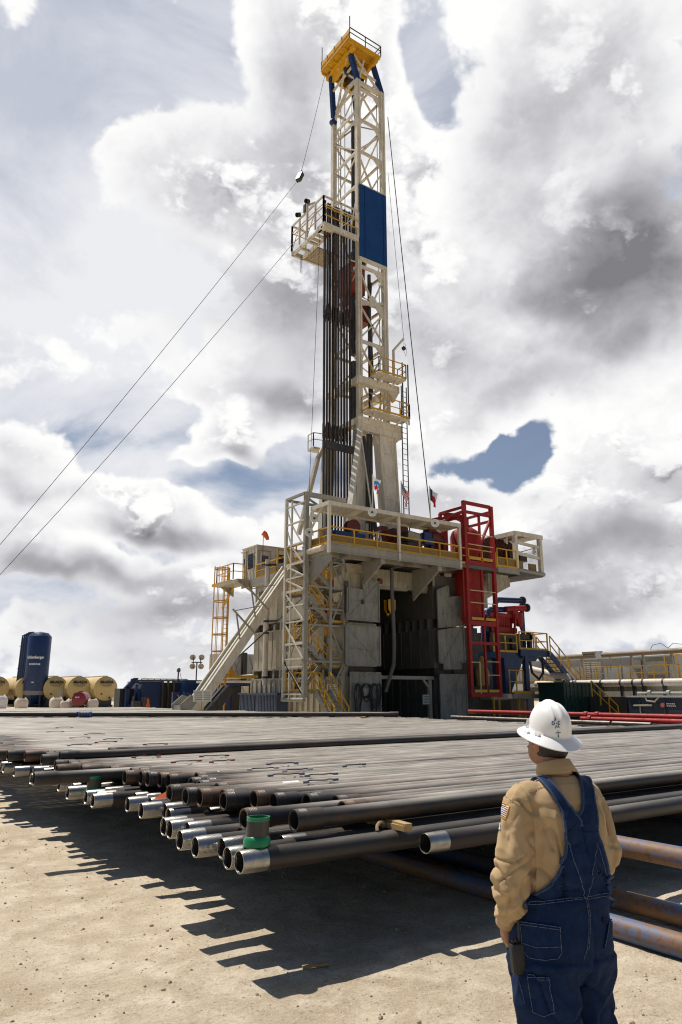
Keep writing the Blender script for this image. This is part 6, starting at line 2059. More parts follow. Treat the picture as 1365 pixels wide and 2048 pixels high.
# ================================================================ the worker
from mathutils.bvhtree import BVHTree
import bmesh
EX = Vector((math.cos(YA), -math.sin(YA), 0))        # across the view
EY = Vector((math.sin(YA), math.cos(YA), 0))
def W(x, d, z):
    return EX * x + EY * d + Vector((0, 0, z))
MX, MD, MYAW = .958, 3.45, R(26)
BR = EX * math.cos(MYAW) + EY * math.sin(MYAW)       # his right
BF = -EX * math.sin(MYAW) + EY * math.cos(MYAW)      # the way he faces
def Bp(r, f, z):
    return W(MX, MD, 0) + BR * r + BF * f + Vector((0, 0, z))

def ring(c, ax, ay, a, b, n=36, e=2.0):
    out = []
    for i in range(n):
        t = 2 * PI * i / n
        ct, st = math.cos(t), math.sin(t)
        out.append(c + ax * (a * math.copysign(abs(ct) ** (2 / e), ct)) + ay * (b * math.copysign(abs(st) ** (2 / e), st)))
    return out
def loft(mb, rings):
    n = len(rings[0])
    vs = [p for r in rings for p in r]
    k = len(rings)
    fs = [(i * n + j, i * n + (j + 1) % n, (i + 1) * n + (j + 1) % n, (i + 1) * n + j) for i in range(k - 1) for j in range(n)]
    fs += [tuple(range(n - 1, -1, -1)), tuple((k - 1) * n + j for j in range(n))]
    return mb.add(vs, fs)
def limb(mb, pts, radii, n=20, sub=6):
    """smooth tapering limb through joints"""
    P_ = [Vector(p) for p in pts]
    q, rr = [], []
    for i in range(len(P_) - 1):
        p0, p1, p2, p3 = P_[max(i - 1, 0)], P_[i], P_[i + 1], P_[min(i + 2, len(P_) - 1)]
        for k in range(sub):
            t = k / sub
            q.append(.5 * ((2 * p1) + (p2 - p0) * t + (2 * p0 - 5 * p1 + 4 * p2 - p3) * t * t + (3 * p1 - p0 - 3 * p2 + p3) * t ** 3))
            rr.append(radii[i] + (radii[i + 1] - radii[i]) * t)
    q.append(P_[-1])
    rr.append(radii[-1])
    return mb.path(q, 0, n, True, rr)
def ball(mb, c, r, axes=(BR, BF, Vector((0, 0, 1))), n=20, m=12):
    rows = [ring(Vector(c) + axes[2] * (r[2] * -math.cos(PI * (j + .02) / (m + .04))), axes[0], axes[1], r[0] * math.sin(PI * (j + .02) / (m + .04)), r[1] * math.sin(PI * (j + .02) / (m + .04)), n) for j in range(m + 1)]
    return loft(mb, rows)

def fused(mb, voxel, smooth=6, fold=None):
    """weld overlapping volumes into one continuous skin, then work folds into it"""
    me = bpy.data.meshes.new('tmp')
    me.from_pydata([tuple(v) for v in mb.v], [], mb.f)
    bm = bmesh.new()
    bm.from_mesh(me)
    bmesh.ops.recalc_face_normals(bm, faces=bm.faces)
    bm.to_mesh(me)
    bm.free()
    o = bpy.data.objects.new('tmp', me)
    COL.objects.link(o)
    m_ = o.modifiers.new('r', 'REMESH')
    m_.mode = 'VOXEL'
    m_.voxel_size = voxel
    if smooth:
        s_ = o.modifiers.new('s', 'SMOOTH')
        s_.iterations = smooth
        s_.factor = .5
    dg = bpy.context.evaluated_depsgraph_get()
    ev = o.evaluated_get(dg)
    res = bpy.data.meshes.new_from_object(ev)
    bpy.data.objects.remove(o)
    out_ = MB()
    vs = []
    for v in res.vertices:
        p = v.co.copy()
        if fold:
            p += v.normal * fold(p)
        vs.append(p)
    out_.add(vs, [tuple(f.vertices) for f in res.polygons])
    bpy.data.meshes.remove(res)
    return out_

def bvh_of(mb):
    return BVHTree.FromPolygons([tuple(v) for v in mb.v], mb.f)
def pray(px, py):
    xc, yc = (px - 682.5) / F, (1024 - py) / F
    up = math.sin(TH) + yc * math.cos(TH)
    fw = math.cos(TH) - yc * math.sin(TH)
    return (EX * xc + EY * fw + Vector((0, 0, up))).normalized()
CAM = Vector((0, 0, H))
def hit(bvh, px, py, off, strict=False):
    p, n, i, d = bvh.ray_cast(CAM, pray(px, py))
    if p is None or d > 6:
        if strict:
            return None
        q = CAM + pray(px, py) * 3.6
        p, n, i, d = bvh.find_nearest(q)
    if n.dot(CAM - p) < 0:
        n = -n
    return p + n * off

def lerp2(poly, t):
    """point at fraction t of a polyline"""
    ls = [math.dist(a, b) for a, b in zip(poly, poly[1:])]
    s = t * sum(ls)
    for (a, b), l in zip(zip(poly, poly[1:]), ls):
        if s <= l + 1e-9:
            k = s / l if l else 0
            return tuple(x + (y - x) * k for x, y in zip(a, b))
        s -= l
    return tuple(poly[-1])

def patch(bvh, left, right, nt, ns, off, extra=None):
    """strip of cloth lying on the garment between two edge lines"""
    rows = []
    for j in range(nt + 1):
        a, b_ = lerp2(left, j / nt), lerp2(right, j / nt)
        row = [hit(bvh, a[0] + (b_[0] - a[0]) * i / ns, a[1] + (b_[1] - a[1]) * i / ns, off, bool(extra)) for i in range(ns + 1)]
        if any(p is None for p in row):
            break
        rows.append(row)
    if extra:
        for k in range(extra):
            prev = rows[-1]
            row = []
            for p in prev:
                q = p + BF * .028 - Vector((0, 0, .004 + .004 * k))
                c, n, i_, d_ = bvh.find_nearest(q)
                row.append(c + n * off)
            rows.append(row)
    return rows
def thick(rows, th):
    """give a grid of points thickness outward"""
    n, m = len(rows), len(rows[0])
    mb = MB().grid(rows)
    nr = []
    for i in range(n):
        r_ = []
        for j in range(m):
            a = rows[min(i + 1, n - 1)][j] - rows[max(i - 1, 0)][j]
            b_ = rows[i][min(j + 1, m - 1)] - rows[i][max(j - 1, 0)]
            r_.append(a.cross(b_).normalized())
        nr.append(r_)
    c = rows[n // 2][m // 2]
    s = 1 if nr[n // 2][m // 2].dot(CAM - c) > 0 else -1
    edge_ = [[rows[i][j] - nr[i][j] * s * th for j in range(m)] for i in range(n)]
    mb.grid(edge_)
    o = n * m
    for i in range(n - 1):
        mb.f += [(i * m, (i + 1) * m, o + (i + 1) * m, o + i * m), (i * m + m - 1, (i + 1) * m + m - 1, o + (i + 1) * m + m - 1, o + i * m + m - 1)]
    for j in range(m - 1):
        mb.f += [(j, j + 1, o + j + 1, o + j), ((n - 1) * m + j, (n - 1) * m + j + 1, o + (n - 1) * m + j + 1, o + (n - 1) * m + j)]
    return mb
def stitch(mb, bvh, poly, w=.0018, off=.004, dash=True, step=None):
    L_ = sum(math.dist(a, b) for a, b in zip(poly, poly[1:]))
    n = max(2, int(L_ / 2.0))
    pts = [hit(bvh, *lerp2(poly, i / n), off) for i in range(n + 1)]
    for k, (p, q) in enumerate(zip(pts, pts[1:])):
        if dash and k % 9 == 8:
            continue
        if (q - p).length < .03:
            mb.bar(p, q, w, .0018, (CAM - p).normalized())
    return mb

# ---- materials
def skin_mat():
    m, nt, p, oc = base_mat('tanned_skin')
    n1 = noise(nt, oc, 18, 5)
    lk(nt, mix(nt, mapr(nt, n1, .3, .7), (.22, .095, .05), (.33, .16, .09)), p.inputs['Base Color'])
    p.inputs['Roughness'].default_value = .5
    p.inputs['Subsurface Weight'].default_value = .08
    p.inputs['Subsurface Radius'].default_value = (.01, .004, .002)
    bump(nt, p, noise(nt, oc, 120, 3), .15, .002)
    return m
def cloth_mat(name, c1, c2, scale, weave, rough=.9, sheen=.15):
    m, nt, p, oc = base_mat(name)
    n1 = noise(nt, oc, scale, 6, .6)
    n2 = noise(nt, oc, 9, 4)
    lk(nt, mix(nt, mapr(nt, n1, .3, .7), c1, c2), p.inputs['Base Color'])
    p.inputs['Roughness'].default_value = rough
    p.inputs['Sheen Weight'].default_value = sheen
    p.inputs['Specular IOR Level'].default_value = .2
    w = noise(nt, oc, weave, 2)
    a = nd(nt, 'ShaderNodeMath', operation='MULTIPLY_ADD')
    lk(nt, w, a.inputs[0])
    a.inputs[1].default_value = .25
    lk(nt, n2, a.inputs[2])
    bump(nt, p, a.outputs[0], .35, .006)
    return m
M['skin'] = skin_mat()
M['khaki'] = cloth_mat('khaki_twill', (.40, .275, .14), (.47, .33, .18), 12, 420)
M['denim'] = cloth_mat('dark_denim', (.004, .015, .048), (.009, .028, .085), 30, 380, .85, .0)
M['denim_edge'] = cloth_mat('worn_denim_hem', (.022, .040, .10), (.045, .075, .16), 60, 300, .85, .08)
M['thread'] = plain('pale_thread', (.12, .145, .21), .8)
M['tan_thread'] = plain('tan_thread', (.40, .27, .14), .8)
M['helmet'] = None
def helmet_mat():
    m, nt, p, oc = base_mat('white_hard_hat_shell')
    n1 = noise(nt, oc, 8, 7, .65)
    n2 = noise(nt, scaled(nt, oc, (18, 5, 18)), 3, 6, .7)
    c = mix(nt, mapr(nt, n1, .55, .75, 0, .35), (.78, .77, .75), (.60, .55, .47))
    c = mix(nt, mapr(nt, n2, .64, .72, 0, .45), c, (.36, .27, .17))
    lk(nt, c, p.inputs['Base Color'])
    p.inputs['Roughness'].default_value = .32
    return m
M['helmet'] = helmet_mat()
M['hair'] = plain('dark_hair', (.012, .009, .007), .6)

man = thing('person', tuple(W(MX, MD, 0)), 'worker in white hard hat, khaki shirt and blue denim overalls, seen from behind', 'person')
Z3 = Vector((0, 0, 1))
# ---- body: one continuous skin
sh_l, el_l, wr_l = W(.790, 3.37, 1.40), W(.722, 3.33, 1.13), W(.702, 3.42, .925)
sh_r, el_r, wr_r = W(1.115, 3.53, 1.40), W(1.178, 3.52, 1.165), W(1.07, 3.78, 1.03)
def hand(mb, wrist, dirn, palm_n, side, curl):
    """palm with four bent fingers of different length and a thumb off its side"""
    d, n_ = dirn.normalized(), palm_n.normalized()
    s_ = d.cross(n_).normalized() * side
    n_ = s_.cross(d).normalized() * side if False else n_
    loft(mb, [ring(wrist + d * t, s_, n_, a, b_, 14, 2.5) for t, a, b_ in ((-.02, .026, .021), (.02, .032, .018), (.06, .040, .016), (.092, .040, .013))])
    for k, (o_, l_) in enumerate(((-.030, .070), (-.010, .080), (.010, .075), (.029, .058))):
        base = wrist + d * .085 + s_ * o_
        p, dd = base, d.copy()
        pts = [base - d * .02, base]
        for j in range(3):
            ang = curl * (.55 + .25 * j) + .06 * k
            dd = (dd * math.cos(ang) + n_ * math.sin(ang)).normalized()
            p = p + dd * l_ * (.45, .32, .23)[j]
            pts.append(p)
        limb(mb, pts, [.0095, .0095, .009, .0082, .0068], 8, 3)
    tb0 = wrist + d * .028 - s_ * .032
    limb(mb, [tb0 + s_ * .012, tb0 - s_ * .016 + d * .022 + n_ * .010, tb0 - s_ * .022 + d * .050 + n_ * .024, tb0 - s_ * .014 + d * .072 + n_ * .034], [.014, .0125, .011, .008], 8, 3)
body = MB()
HC = W(.948, 3.475, 1.645)
HF = (-EX * math.sin(R(30)) + EY * math.cos(R(30)))
HRt = EX * math.cos(R(30)) + EY * math.sin(R(30))
tl = R(14)
HU = Z3 * math.cos(tl) - HF * math.sin(tl)
HF2 = HF * math.cos(tl) + Z3 * math.sin(tl)
ball(body, HC, (.076, .096, .118), (HRt, HF2, HU))
ball(body, HC + HF2 * .035 - HU * .065, (.056, .060, .055), (HRt, HF2, HU))
limb(body, [HC + HF2 * .085 + HU * .015, HC + HF2 * .118 - HU * .022, HC + HF2 * .095 - HU * .034], [.010, .014, .012], 10, 3)
for s_ in (-1, 1):
    ball(body, HC + HRt * (.079 * s_) - HF2 * .008 - HU * .012, (.008, .017, .030), (HRt, HF2, HU), 12, 8)
    ball(body, HC + HF2 * .086 + HRt * (.026 * s_) - HU * .050, (.016, .010, .006), (HRt, HF2, HU), 10, 6)
limb(body, [HC - HU * .05 - HF2 * .012, Bp(0, -.01, 1.52), Bp(0, -.02, 1.44)], [.062, .062, .075], 20, 4)
loft(body, [ring(Bp(0, f, z), BR, BF, a, b_) for z, a, b_, f in ((.80, .15, .10, 0), (.95, .165, .115, 0), (1.1, .165, .115, 0), (1.3, .175, .105, -.01), (1.42, .15, .08, -.015), (1.48, .075, .06, -.015))])
for sh, el, wr in ((sh_l, el_l, wr_l), (sh_r, el_r, wr_r)):
    limb(body, [sh + (Bp(0, 0, sh.z) - sh) * .25, sh, el, wr], [.06, .055, .042, .028], 16, 5)
hand(body, wr_l, W(0, .35, -1) * 1.0, W(.9, .2, 0), 1, .42)
hand(body, wr_r, W(-.9, .35, -.25), W(0, -.4, -.9), -1, .45)
for s_ in (-1, 1):
    limb(body, [Bp(.085 * s_, 0, .84), Bp(.10 * s_, .01, .50), Bp(.105 * s_, -.01, .10)], [.085, .06, .045], 16, 5)
    limb(body, [Bp(.105 * s_, -.04, .05), Bp(.108 * s_, .06, .045), Bp(.112 * s_, .14, .03)], [.04, .04, .03], 12, 4)
bd = fused(body, .0065, 3)
ob = bd.obj('body', 'skin', man, smooth=180)
for s_ in (-1, 1):
    e_ = MB()
    ball(e_, HC + HF2 * .086 + HRt * (.030 * s_) + HU * .012, (.013, .012, .012), (HRt, HF2, HU), 12, 8)
    e_.obj('eye', 'lamp', man, smooth=True)
h_ = MB()
ball(h_, HC - HF2 * .012 + HU * .012, (.0815, .096, .118), (HRt, HF2, HU), 24, 14)
hm = fused(h_, .008, 0)
# keep the hair above the nape and behind the face
hm2 = MB()
keep = []
for f_ in hm.f:
    c = sum((Vector(hm.v[i]) for i in f_), Vector()) / len(f_) - HC
    if not (c.dot(HF2) > .03 and c.dot(HU) < .06) and c.dot(HU) > -.078:
        keep.append(f_)
hm2.v, hm2.f = hm.v, keep
hm2.obj('hair', 'hair', man, smooth=180)

# ---- shirt
def rn(p, sx, sy, sz, seed=0):
    return mnoise.noise((p.x * sx + seed, p.y * sy + seed * 1.7, p.z * sz))
def ridge(v, sharp=1.6):
    return (1 - abs(v)) ** sharp
shirt = MB()
prof = [(.95, .170, .125, .00), (1.0, .188, .145, .0), (1.05, .202, .156, .0), (1.12, .208, .158, -.005), (1.20, .210, .155, -.012), (1.28, .212, .148, -.02), (1.35, .214, .136, -.028), (1.41, .200, .118, -.03), (1.452, .165, .100, -.03), (1.485, .115, .085, -.025), (1.51, .080, .074, -.015)]
loft(shirt, [ring(Bp(0, f, z), BR, BF, a, b_, 44, 2.3) for z, a, b_, f in prof])
limb(shirt, [W(.86, 3.40, 1.425), sh_l + W(.0, .0, .0), W(.750, 3.345, 1.27), el_l, W(.712, 3.345, 1.02), W(.706, 3.385, .965), wr_l + W(.002, -.01, .025)], [.068, .084, .078, .074, .074, .068, .040], 26, 6)
limb(shirt, [W(1.05, 3.49, 1.425), sh_r, W(1.152, 3.525, 1.29), el_r, W(1.155, 3.60, 1.10), wr_r], [.068, .080, .074, .070, .064, .045], 26, 6)
def shirt_fold(p):
    l = p - W(MX, MD, 0)
    r_, f_, z = l.dot(BR), l.dot(BF), p.z
    x = l.dot(EX) + MX
    d = 0.0
    arm_l = x < .815 and z < 1.42
    arm_r = x > 1.135 and z < 1.40 and f_ > -.06
    if arm_l:
        # drag lines from the armhole, rolls stacked above the cuff
        t = (z - .93) / .5
        a = ridge(mnoise.noise((x * 9 + z * 7.5, l.dot(EY) * 8, z * 3.2)), 2.2)
        d += .015 * a * (.5 + .8 * math.exp(-((z - 1.05) / .12) ** 2))
        if z < 1.10:
            d += .011 * math.sin((z - x * .8) * 75) * math.exp(-((z - 1.0) / .07) ** 2)
        d += .013 * ridge(mnoise.noise((x * 5, 3.1, z * 10 + x * 14)), 2.5) * math.exp(-((z - 1.16) / .10) ** 2)
        d -= .010
    elif arm_r:
        d += .018 * ridge(mnoise.noise((x * 12 - z * 5, 7.7 + l.dot(EY) * 5, z * 4)), 2.2) - .006
    else:
        # gathers dropping from the yoke, blousing above the bib edge
        if z < 1.395 and f_ < 0:
            k = min(1, (1.395 - z) / .05)
            d += k * .014 * ridge(mnoise.noise((r_ * 15, 2.2, z * 1.6)), 3.0)
            d += k * .011 * mnoise.noise((r_ * 34, 9.1, z * 2.4)) * math.exp(-(1.36 - z) / .14)
        if z < 1.25:
            d += .022 * ridge(mnoise.noise((r_ * 5 + z * 6, f_ * 5, z * 8 - r_ * 4)), 2.4) * min(1, (1.25 - z) / .12)
        d -= .010
    # sharp creases
    def crease(v, k):
        return max(0.0, 1 - abs(v) * k) ** 2
    if arm_l:
        d -= .013 * crease(mnoise.noise((x * 7 + z * 6, 11 + l.dot(EY) * 6, z * 2.5 - x * 5)), 7) + .010 * crease(mnoise.noise((x * 10 - z * 9, 5.5, z * 8)), 8) * (1 if z < 1.2 else .3)
    elif arm_r:
        d -= .013 * crease(mnoise.noise((x * 9 - z * 5, 21.5, z * 4)), 7)
    elif z < 1.395:
        k = min(1, (1.395 - z) / .03)
        d -= k * .013 * crease(mnoise.noise((r_ * 12 + .3 * z, 31.0, z * 1.9)), 8)
        d -= .014 * crease(mnoise.noise((r_ * 4 + z * 5, 14.0, z * 7 - r_ * 5)), 7) * min(1, max(0, (1.28 - z) / .1))
    # armhole seam groove
    for s0, n0 in ((W(.822, 3.38, 1.36), W(1, .1, .35)), (W(1.120, 3.5, 1.38), W(-1, 0, .25))):
        q = (p - s0).dot(n0.normalized())
        if abs(q) < .02 and z > 1.22:
            d -= .008 * math.exp(-(q / .007) ** 2)
    # yoke seam step
    if f_ < -.02 and not arm_l and not arm_r:
        zy = 1.402 - .05 * abs(r_)
        d += .004 / (1 + math.exp(-(z - zy) / .003))
    d += .0022 * mnoise.noise((p.x * 26, p.y * 26, p.z * 26))
    return d
sm = fused(shirt, .0062, 5, shirt_fold)
so_ = sm.obj('shirt', 'khaki', man, smooth=180)
SB = bvh_of(sm)
# collar folded round the neck, lower at the front
col = MB()
tilt_ = R(16)
cu = Z3 * math.cos(tilt_) + BF * math.sin(tilt_)
cf = BF * math.cos(tilt_) - Z3 * math.sin(tilt_)
cc = Bp(0, -.012, 1.515)
rows = []
for a, h0 in ((.068, -.02), (.070, .035), (.073, .043), (.075, .041), (.084, .014), (.095, -.014), (.093, -.016), (.085, -.008)):
    rows.append([cc + BR * (a * math.cos(t)) + cf * (a * 1.02 * math.sin(t)) + cu * (h0 - (.02 if h0 < 0 and math.sin(t) > .5 else 0)) for t in [2 * PI * i / 48 + PI / 2 for i in range(49)]])
col.grid(rows)
cm_ = col.obj('collar', 'khaki', man, smooth=70)
st_ = MB()
for k in range(48):
    if k % 3 == 2:
        continue
    p, q = rows[5][k] * .93 + rows[4][k] * .07, rows[5][k + 1] * .93 + rows[4][k + 1] * .07
    st_.bar(p, q, .002, .002)
# shirt seams
stitch(st_, SB, [(1058, 1583), (1075, 1578), (1095, 1573)], off=.002)
stitch(st_, SB, [(1008, 1592), (1022, 1600), (1040, 1612), (1052, 1620)], off=.002)
stitch(st_, SB, [(1095, 1573), (1105, 1570), (1160, 1568)], off=.002)
stitch(st_, SB, [(1180, 1562), (1200, 1562), (1206, 1564)], off=.002)
st_.obj('seam_stitching', 'tan_thread', man)
# cuff band on the left wrist
cfm = MB()
dcu = (wr_l - W(.706, 3.37, .99)).normalized()
a1 = dcu.cross(Z3.cross(dcu)).normalized()
a1 = EX - dcu * EX.dot(dcu)
a1.normalize()
a2 = dcu.cross(a1)
c0_ = wr_l + W(.003, -.012, .005)
loft(cfm, [ring(c0_ + dcu * t, a1, a2, r_, r_ * .92, 24) for t, r_ in ((-.035, .047), (-.01, .048), (.028, .044), (.03, .040), (-.02, .038))])
cfm.obj('cuff', 'khaki', man, smooth=50)

# ---- overalls
pants = MB()
pp = [(.70, .17, .13, .0), (.76, .218, .158, -.005), (.82, .226, .172, -.012), (.88, .226, .176, -.016), (.94, .220, .172, -.012), (1.0, .214, .168, -.006), (1.03, .214, .168, -.004)]
loft(pants, [ring(Bp(.0, f, z) - EX * (.028 if z < .95 else .012), BR, BF, a, b_, 44, 2.25) for z, a, b_, f in pp])
for s_ in (-1, 1):
    rings_ = []
    for z, o_, f, a, b_ in ((.86, .095, -.012, .118, .150), (.76, .105, -.01, .122, .145), (.64, .118, -.004, .120, .132), (.52, .124, .0, .116, .122), (.40, .126, -.008, .112, .116), (.25, .128, -.02, .112, .118), (.10, .130, -.022, .112, .122), (.03, .130, -.015, .115, .128)):
        rings_.append(ring(Bp(o_ * s_, 0, z) - EX * (.026 if z > .6 else .010) - Bp(0, 0, z) + Bp(0, f + (.03 * s_ if z < .7 else .01 * s_), z), BR, BF, a, b_, 30, 2.1))
    loft(pants, rings_)
def pants_fold(p):
    l = p - W(MX, MD, 0)
    r_, f_, z = l.dot(BR), l.dot(BF), p.z
    d = 0.0
    d += .020 * (ridge(mnoise.noise((r_ * 5 + z * 3.5, f_ * 5 + 4, z * 5 - abs(r_) * 5)), 2.4) - .4) * min(1, max(0, (.92 - z) / .15))
    if z < .80:
        d += .016 * (ridge(mnoise.noise((r_ * 7 - z * 5, f_ * 6, z * 9 + r_ * 6)), 2.2) - .35)
    d += .005 * mnoise.noise((r_ * 9, f_ * 9, z * 7 + 2))
    d -= .010 * math.exp(-((r_ - .0) / .010) ** 2) * (1 if (f_ < 0 and .76 < z < .97) else 0) * .5
    d -= .014 * max(0.0, 1 - abs(mnoise.noise((r_ * 5 - z * 3, 3 + f_ * 4, z * 6 + r_ * 5))) * 7) ** 2 * min(1, max(0, (.84 - z) / .08))
    d += .0015 * mnoise.noise((p.x * 30, p.y * 30, p.z * 30))
    return d
pm = fused(pants, .0068, 6, pants_fold)
pm.obj('overalls', 'denim', man, smooth=180)
PB = bvh_of(pm)
# back panel and straps lie on the shirt
left = [(1046, 1818), (1045, 1806), (1060, 1794), (1082, 1782), (1104, 1766), (1119, 1742), (1128, 1715), (1132, 1688), (1133, 1662)]
right = [(1218, 1808), (1221, 1792), (1222, 1780), (1224, 1766), (1217, 1748), (1209, 1725), (1202, 1702), (1196, 1682), (1191, 1662)]
SPM = MB().add(sm.v, sm.f)
SPM.add(pm.v, pm.f)
rows = patch(bvh_of(SPM), left, right, 34, 22, .015)
bibr = rows
thick(rows, .006).obj('back_panel', 'denim', man, smooth=60)
yoke_l = [(1133, 1662), (1132, 1655), (1130, 1648)]
sl_out = [(1133, 1664), (1130, 1640), (1118, 1615), (1102, 1588), (1082, 1562), (1062, 1545)]
sl_in = [(1160, 1652), (1156, 1637), (1140, 1617), (1122, 1592), (1102, 1566), (1084, 1543)]
sr_in = [(1157, 1652), (1160, 1632), (1163, 1610), (1163, 1585), (1158, 1560), (1150, 1537)]
sr_out = [(1192, 1664), (1190, 1640), (1187, 1612), (1183, 1585), (1178, 1560), (1170, 1537)]
for a, b_, th_ in ((sl_out, sl_in, .006), (sr_in, sr_out, .0075)):
    rows = patch(SB, a, b_, 26, 6, .0125, 7)
    thick(rows, .007).obj('shoulder_strap', 'denim', man, smooth=60)
    for j in (0, -1):
        MB().path([r_[j] for r_ in rows], .0055, 6).obj('strap_hem', 'denim_edge', man, smooth=True)
thick(patch(SB, [(1136, 1690), (1134, 1662), (1157, 1638)], [(1190, 1690), (1190, 1664), (1160, 1638)], 10, 8, .014), .005).obj('strap_join', 'denim', man, smooth=60)
for j in (0, -1):
    MB().path([r_[j] for r_ in bibr], .0062, 6).obj('panel_hem', 'denim_edge', man, smooth=True)
ALL = MB()
ALL.add(pm.v, pm.f)
ALL.add([tuple(v) for r_ in bibr for v in r_], [(i * 23 + j, i * 23 + j + 1, (i + 1) * 23 + j + 1, (i + 1) * 23 + j) for i in range(34) for j in range(22)])
AB = bvh_of(ALL)
st_ = MB()
for pl in ([(1040, 1808), (1075, 1809), (1110, 1806), (1172, 1798), (1226, 1789)], [(1040, 1803), (1075, 1804), (1110, 1801), (1172, 1793), (1226, 1784)],
           [(1136, 1680), (1146, 1718), (1160, 1760), (1170, 1796)], [(1194, 1680), (1189, 1718), (1182, 1760), (1174, 1796)],
           [(1172, 1800), (1177, 1830), (1177, 1865), (1174, 1898), (1167, 1918)], [(1175, 1800), (1180, 1830), (1180, 1865), (1177, 1898)],
           [(1046, 1797), (1062, 1788), (1084, 1777), (1106, 1760), (1121, 1738), (1131, 1712), (1136, 1686)], [(1222, 1782), (1219, 1762), (1211, 1742), (1204, 1718), (1196, 1692)],
           [(1029, 1886), (1033, 1930), (1040, 1965), (1052, 2010)], [(1136, 1662), (1146, 1650), (1157, 1640)], [(1160, 1640), (1176, 1650), (1190, 1658)]):
    stitch(st_, AB, pl, .0019, .0095 if pl[0][1] < 1700 else .004)
st_.obj('seam_stitching', 'thread', man)
def pocket(nm, left, right, outline, lines):
    rows = patch(PB, left, right, 14, 12, .007)
    o = thick(rows, .004).obj(nm, 'denim', man, smooth=60)
    s_ = MB()
    for pl in [outline] + lines:
        stitch(s_, PB, pl, .0021, .0095)
    s_.obj('pocket_stitching', 'thread', o)
pocket('back_pocket', [(1043, 1843), (1046, 1880), (1048, 1902), (1060, 1914)], [(1120, 1853), (1123, 1880), (1124, 1904), (1116, 1919)],
       [(1044, 1844), (1120, 1854), (1123, 1904), (1115, 1917), (1090, 1921), (1060, 1914), (1048, 1901), (1044, 1846)], [[(1044, 1849), (1120, 1859)], [(1047, 1885), (1076, 1894), (1123, 1892)]])
pocket('tool_pocket', [(1056, 1950), (1061, 1990), (1066, 2022), (1078, 2029)], [(1097, 1953), (1103, 1990), (1109, 2024), (1098, 2031)],
       [(1057, 1951), (1097, 1954), (1108, 2024), (1090, 2032), (1067, 2022), (1057, 1953)], [[(1057, 1956), (1097, 1959)]])
pocket('hip_pocket', [(1216, 1840), (1212, 1870), (1206, 1898)], [(1225, 1838), (1221, 1866), (1214, 1892)], [(1216, 1840), (1212, 1870), (1206, 1898)], [])
# boots
for s_ in (-1, 1):
    bt_ = MB()
    limb(bt_, [Bp(.13 * s_, -.075 + .03 * s_, .055), Bp(.132 * s_, .06 + .03 * s_, .06), Bp(.14 * s_, .18 + .03 * s_, .045)], [.052, .056, .042], 16, 5)
    bt_.obj('boot', 'dark', man, smooth=True)

# ---- arm patches
def cpatch(nm, quad, nt_, ns_, colour, mats, parent=man, off=.0035):
    tlp, trp, brp, blp = quad
    rows = patch(SB, [tlp, blp], [trp, brp], nt_, ns_, off)
    me = bpy.data.meshes.new(nm)
    o_ = WL[parent]
    me.from_pydata([(p.x - o_[0], p.y - o_[1], p.z - o_[2]) for r_ in rows for p in r_], [], [(i * (ns_ + 1) + j, i * (ns_ + 1) + j + 1, (i + 1) * (ns_ + 1) + j + 1, (i + 1) * (ns_ + 1) + j) for i in range(nt_) for j in range(ns_)])
    for m_ in mats:
        me.materials.append(m_)
    for k, pl in enumerate(me.polygons):
        pl.material_index = colour(k % ns_, k // ns_)
    o = bpy.data.objects.new(nm, me)
    COL.objects.link(o)
    o.parent = parent
    s_ = o.modifiers.new('thickness', 'SOLIDIFY')
    s_.thickness = .002
    s_.offset = 1
    WL[o] = o_
    return o
gold = plain('gold_thread', (.72, .36, .02), .7)
navy = plain('navy_thread', (.03, .05, .14), .7)
redt = plain('dark_red_thread', (.16, .02, .03), .7)
whit = plain('white_thread', (.72, .70, .68), .7)
def usf(i, j):
    if i in (0, 15) or j in (0, 14):
        return 0
    if i < 7 and j < 8:
        return 3 if (i % 2 == 0 and j % 2 == 0) else 1
    return 2 if (j - 1) % 2 == 0 else 3
cpatch('flag_patch', ((1000, 1601), (1021, 1610), (1012, 1639), (992, 1626)), 15, 16, usf, (gold, navy, redt, whit))
def tri(i, j):
    s, t = (i + .5) / 14, (j + .5) / 14
    if abs(s - .5) > .06 + .44 * t:
        return 2
    if abs(s - .5) > .0 + .36 * t or t > .9 or t < .12:
        return 0
    return 1 if (.38 < t < .72 and abs(s - .5) < .12) or (.76 < t < .82) else 0
tp = MB()
rows = patch(SB, [(1000, 1638), (991, 1655)], [(1001, 1638), (1003, 1660)], 8, 8, .0035)
thick(rows, .002).obj('badge', whit, man)
rows = patch(SB, [(998, 1646), (996, 1652)], [(1000, 1647), (1000, 1654)], 3, 3, .0062)
thick(rows, .001).obj('badge_emblem', redt, man)
rows = patch(SB, [(994, 1653.5), (994, 1655)], [(1001, 1656), (1001, 1657.5)], 2, 3, .0062)
thick(rows, .001).obj('badge_lettering', navy, man)

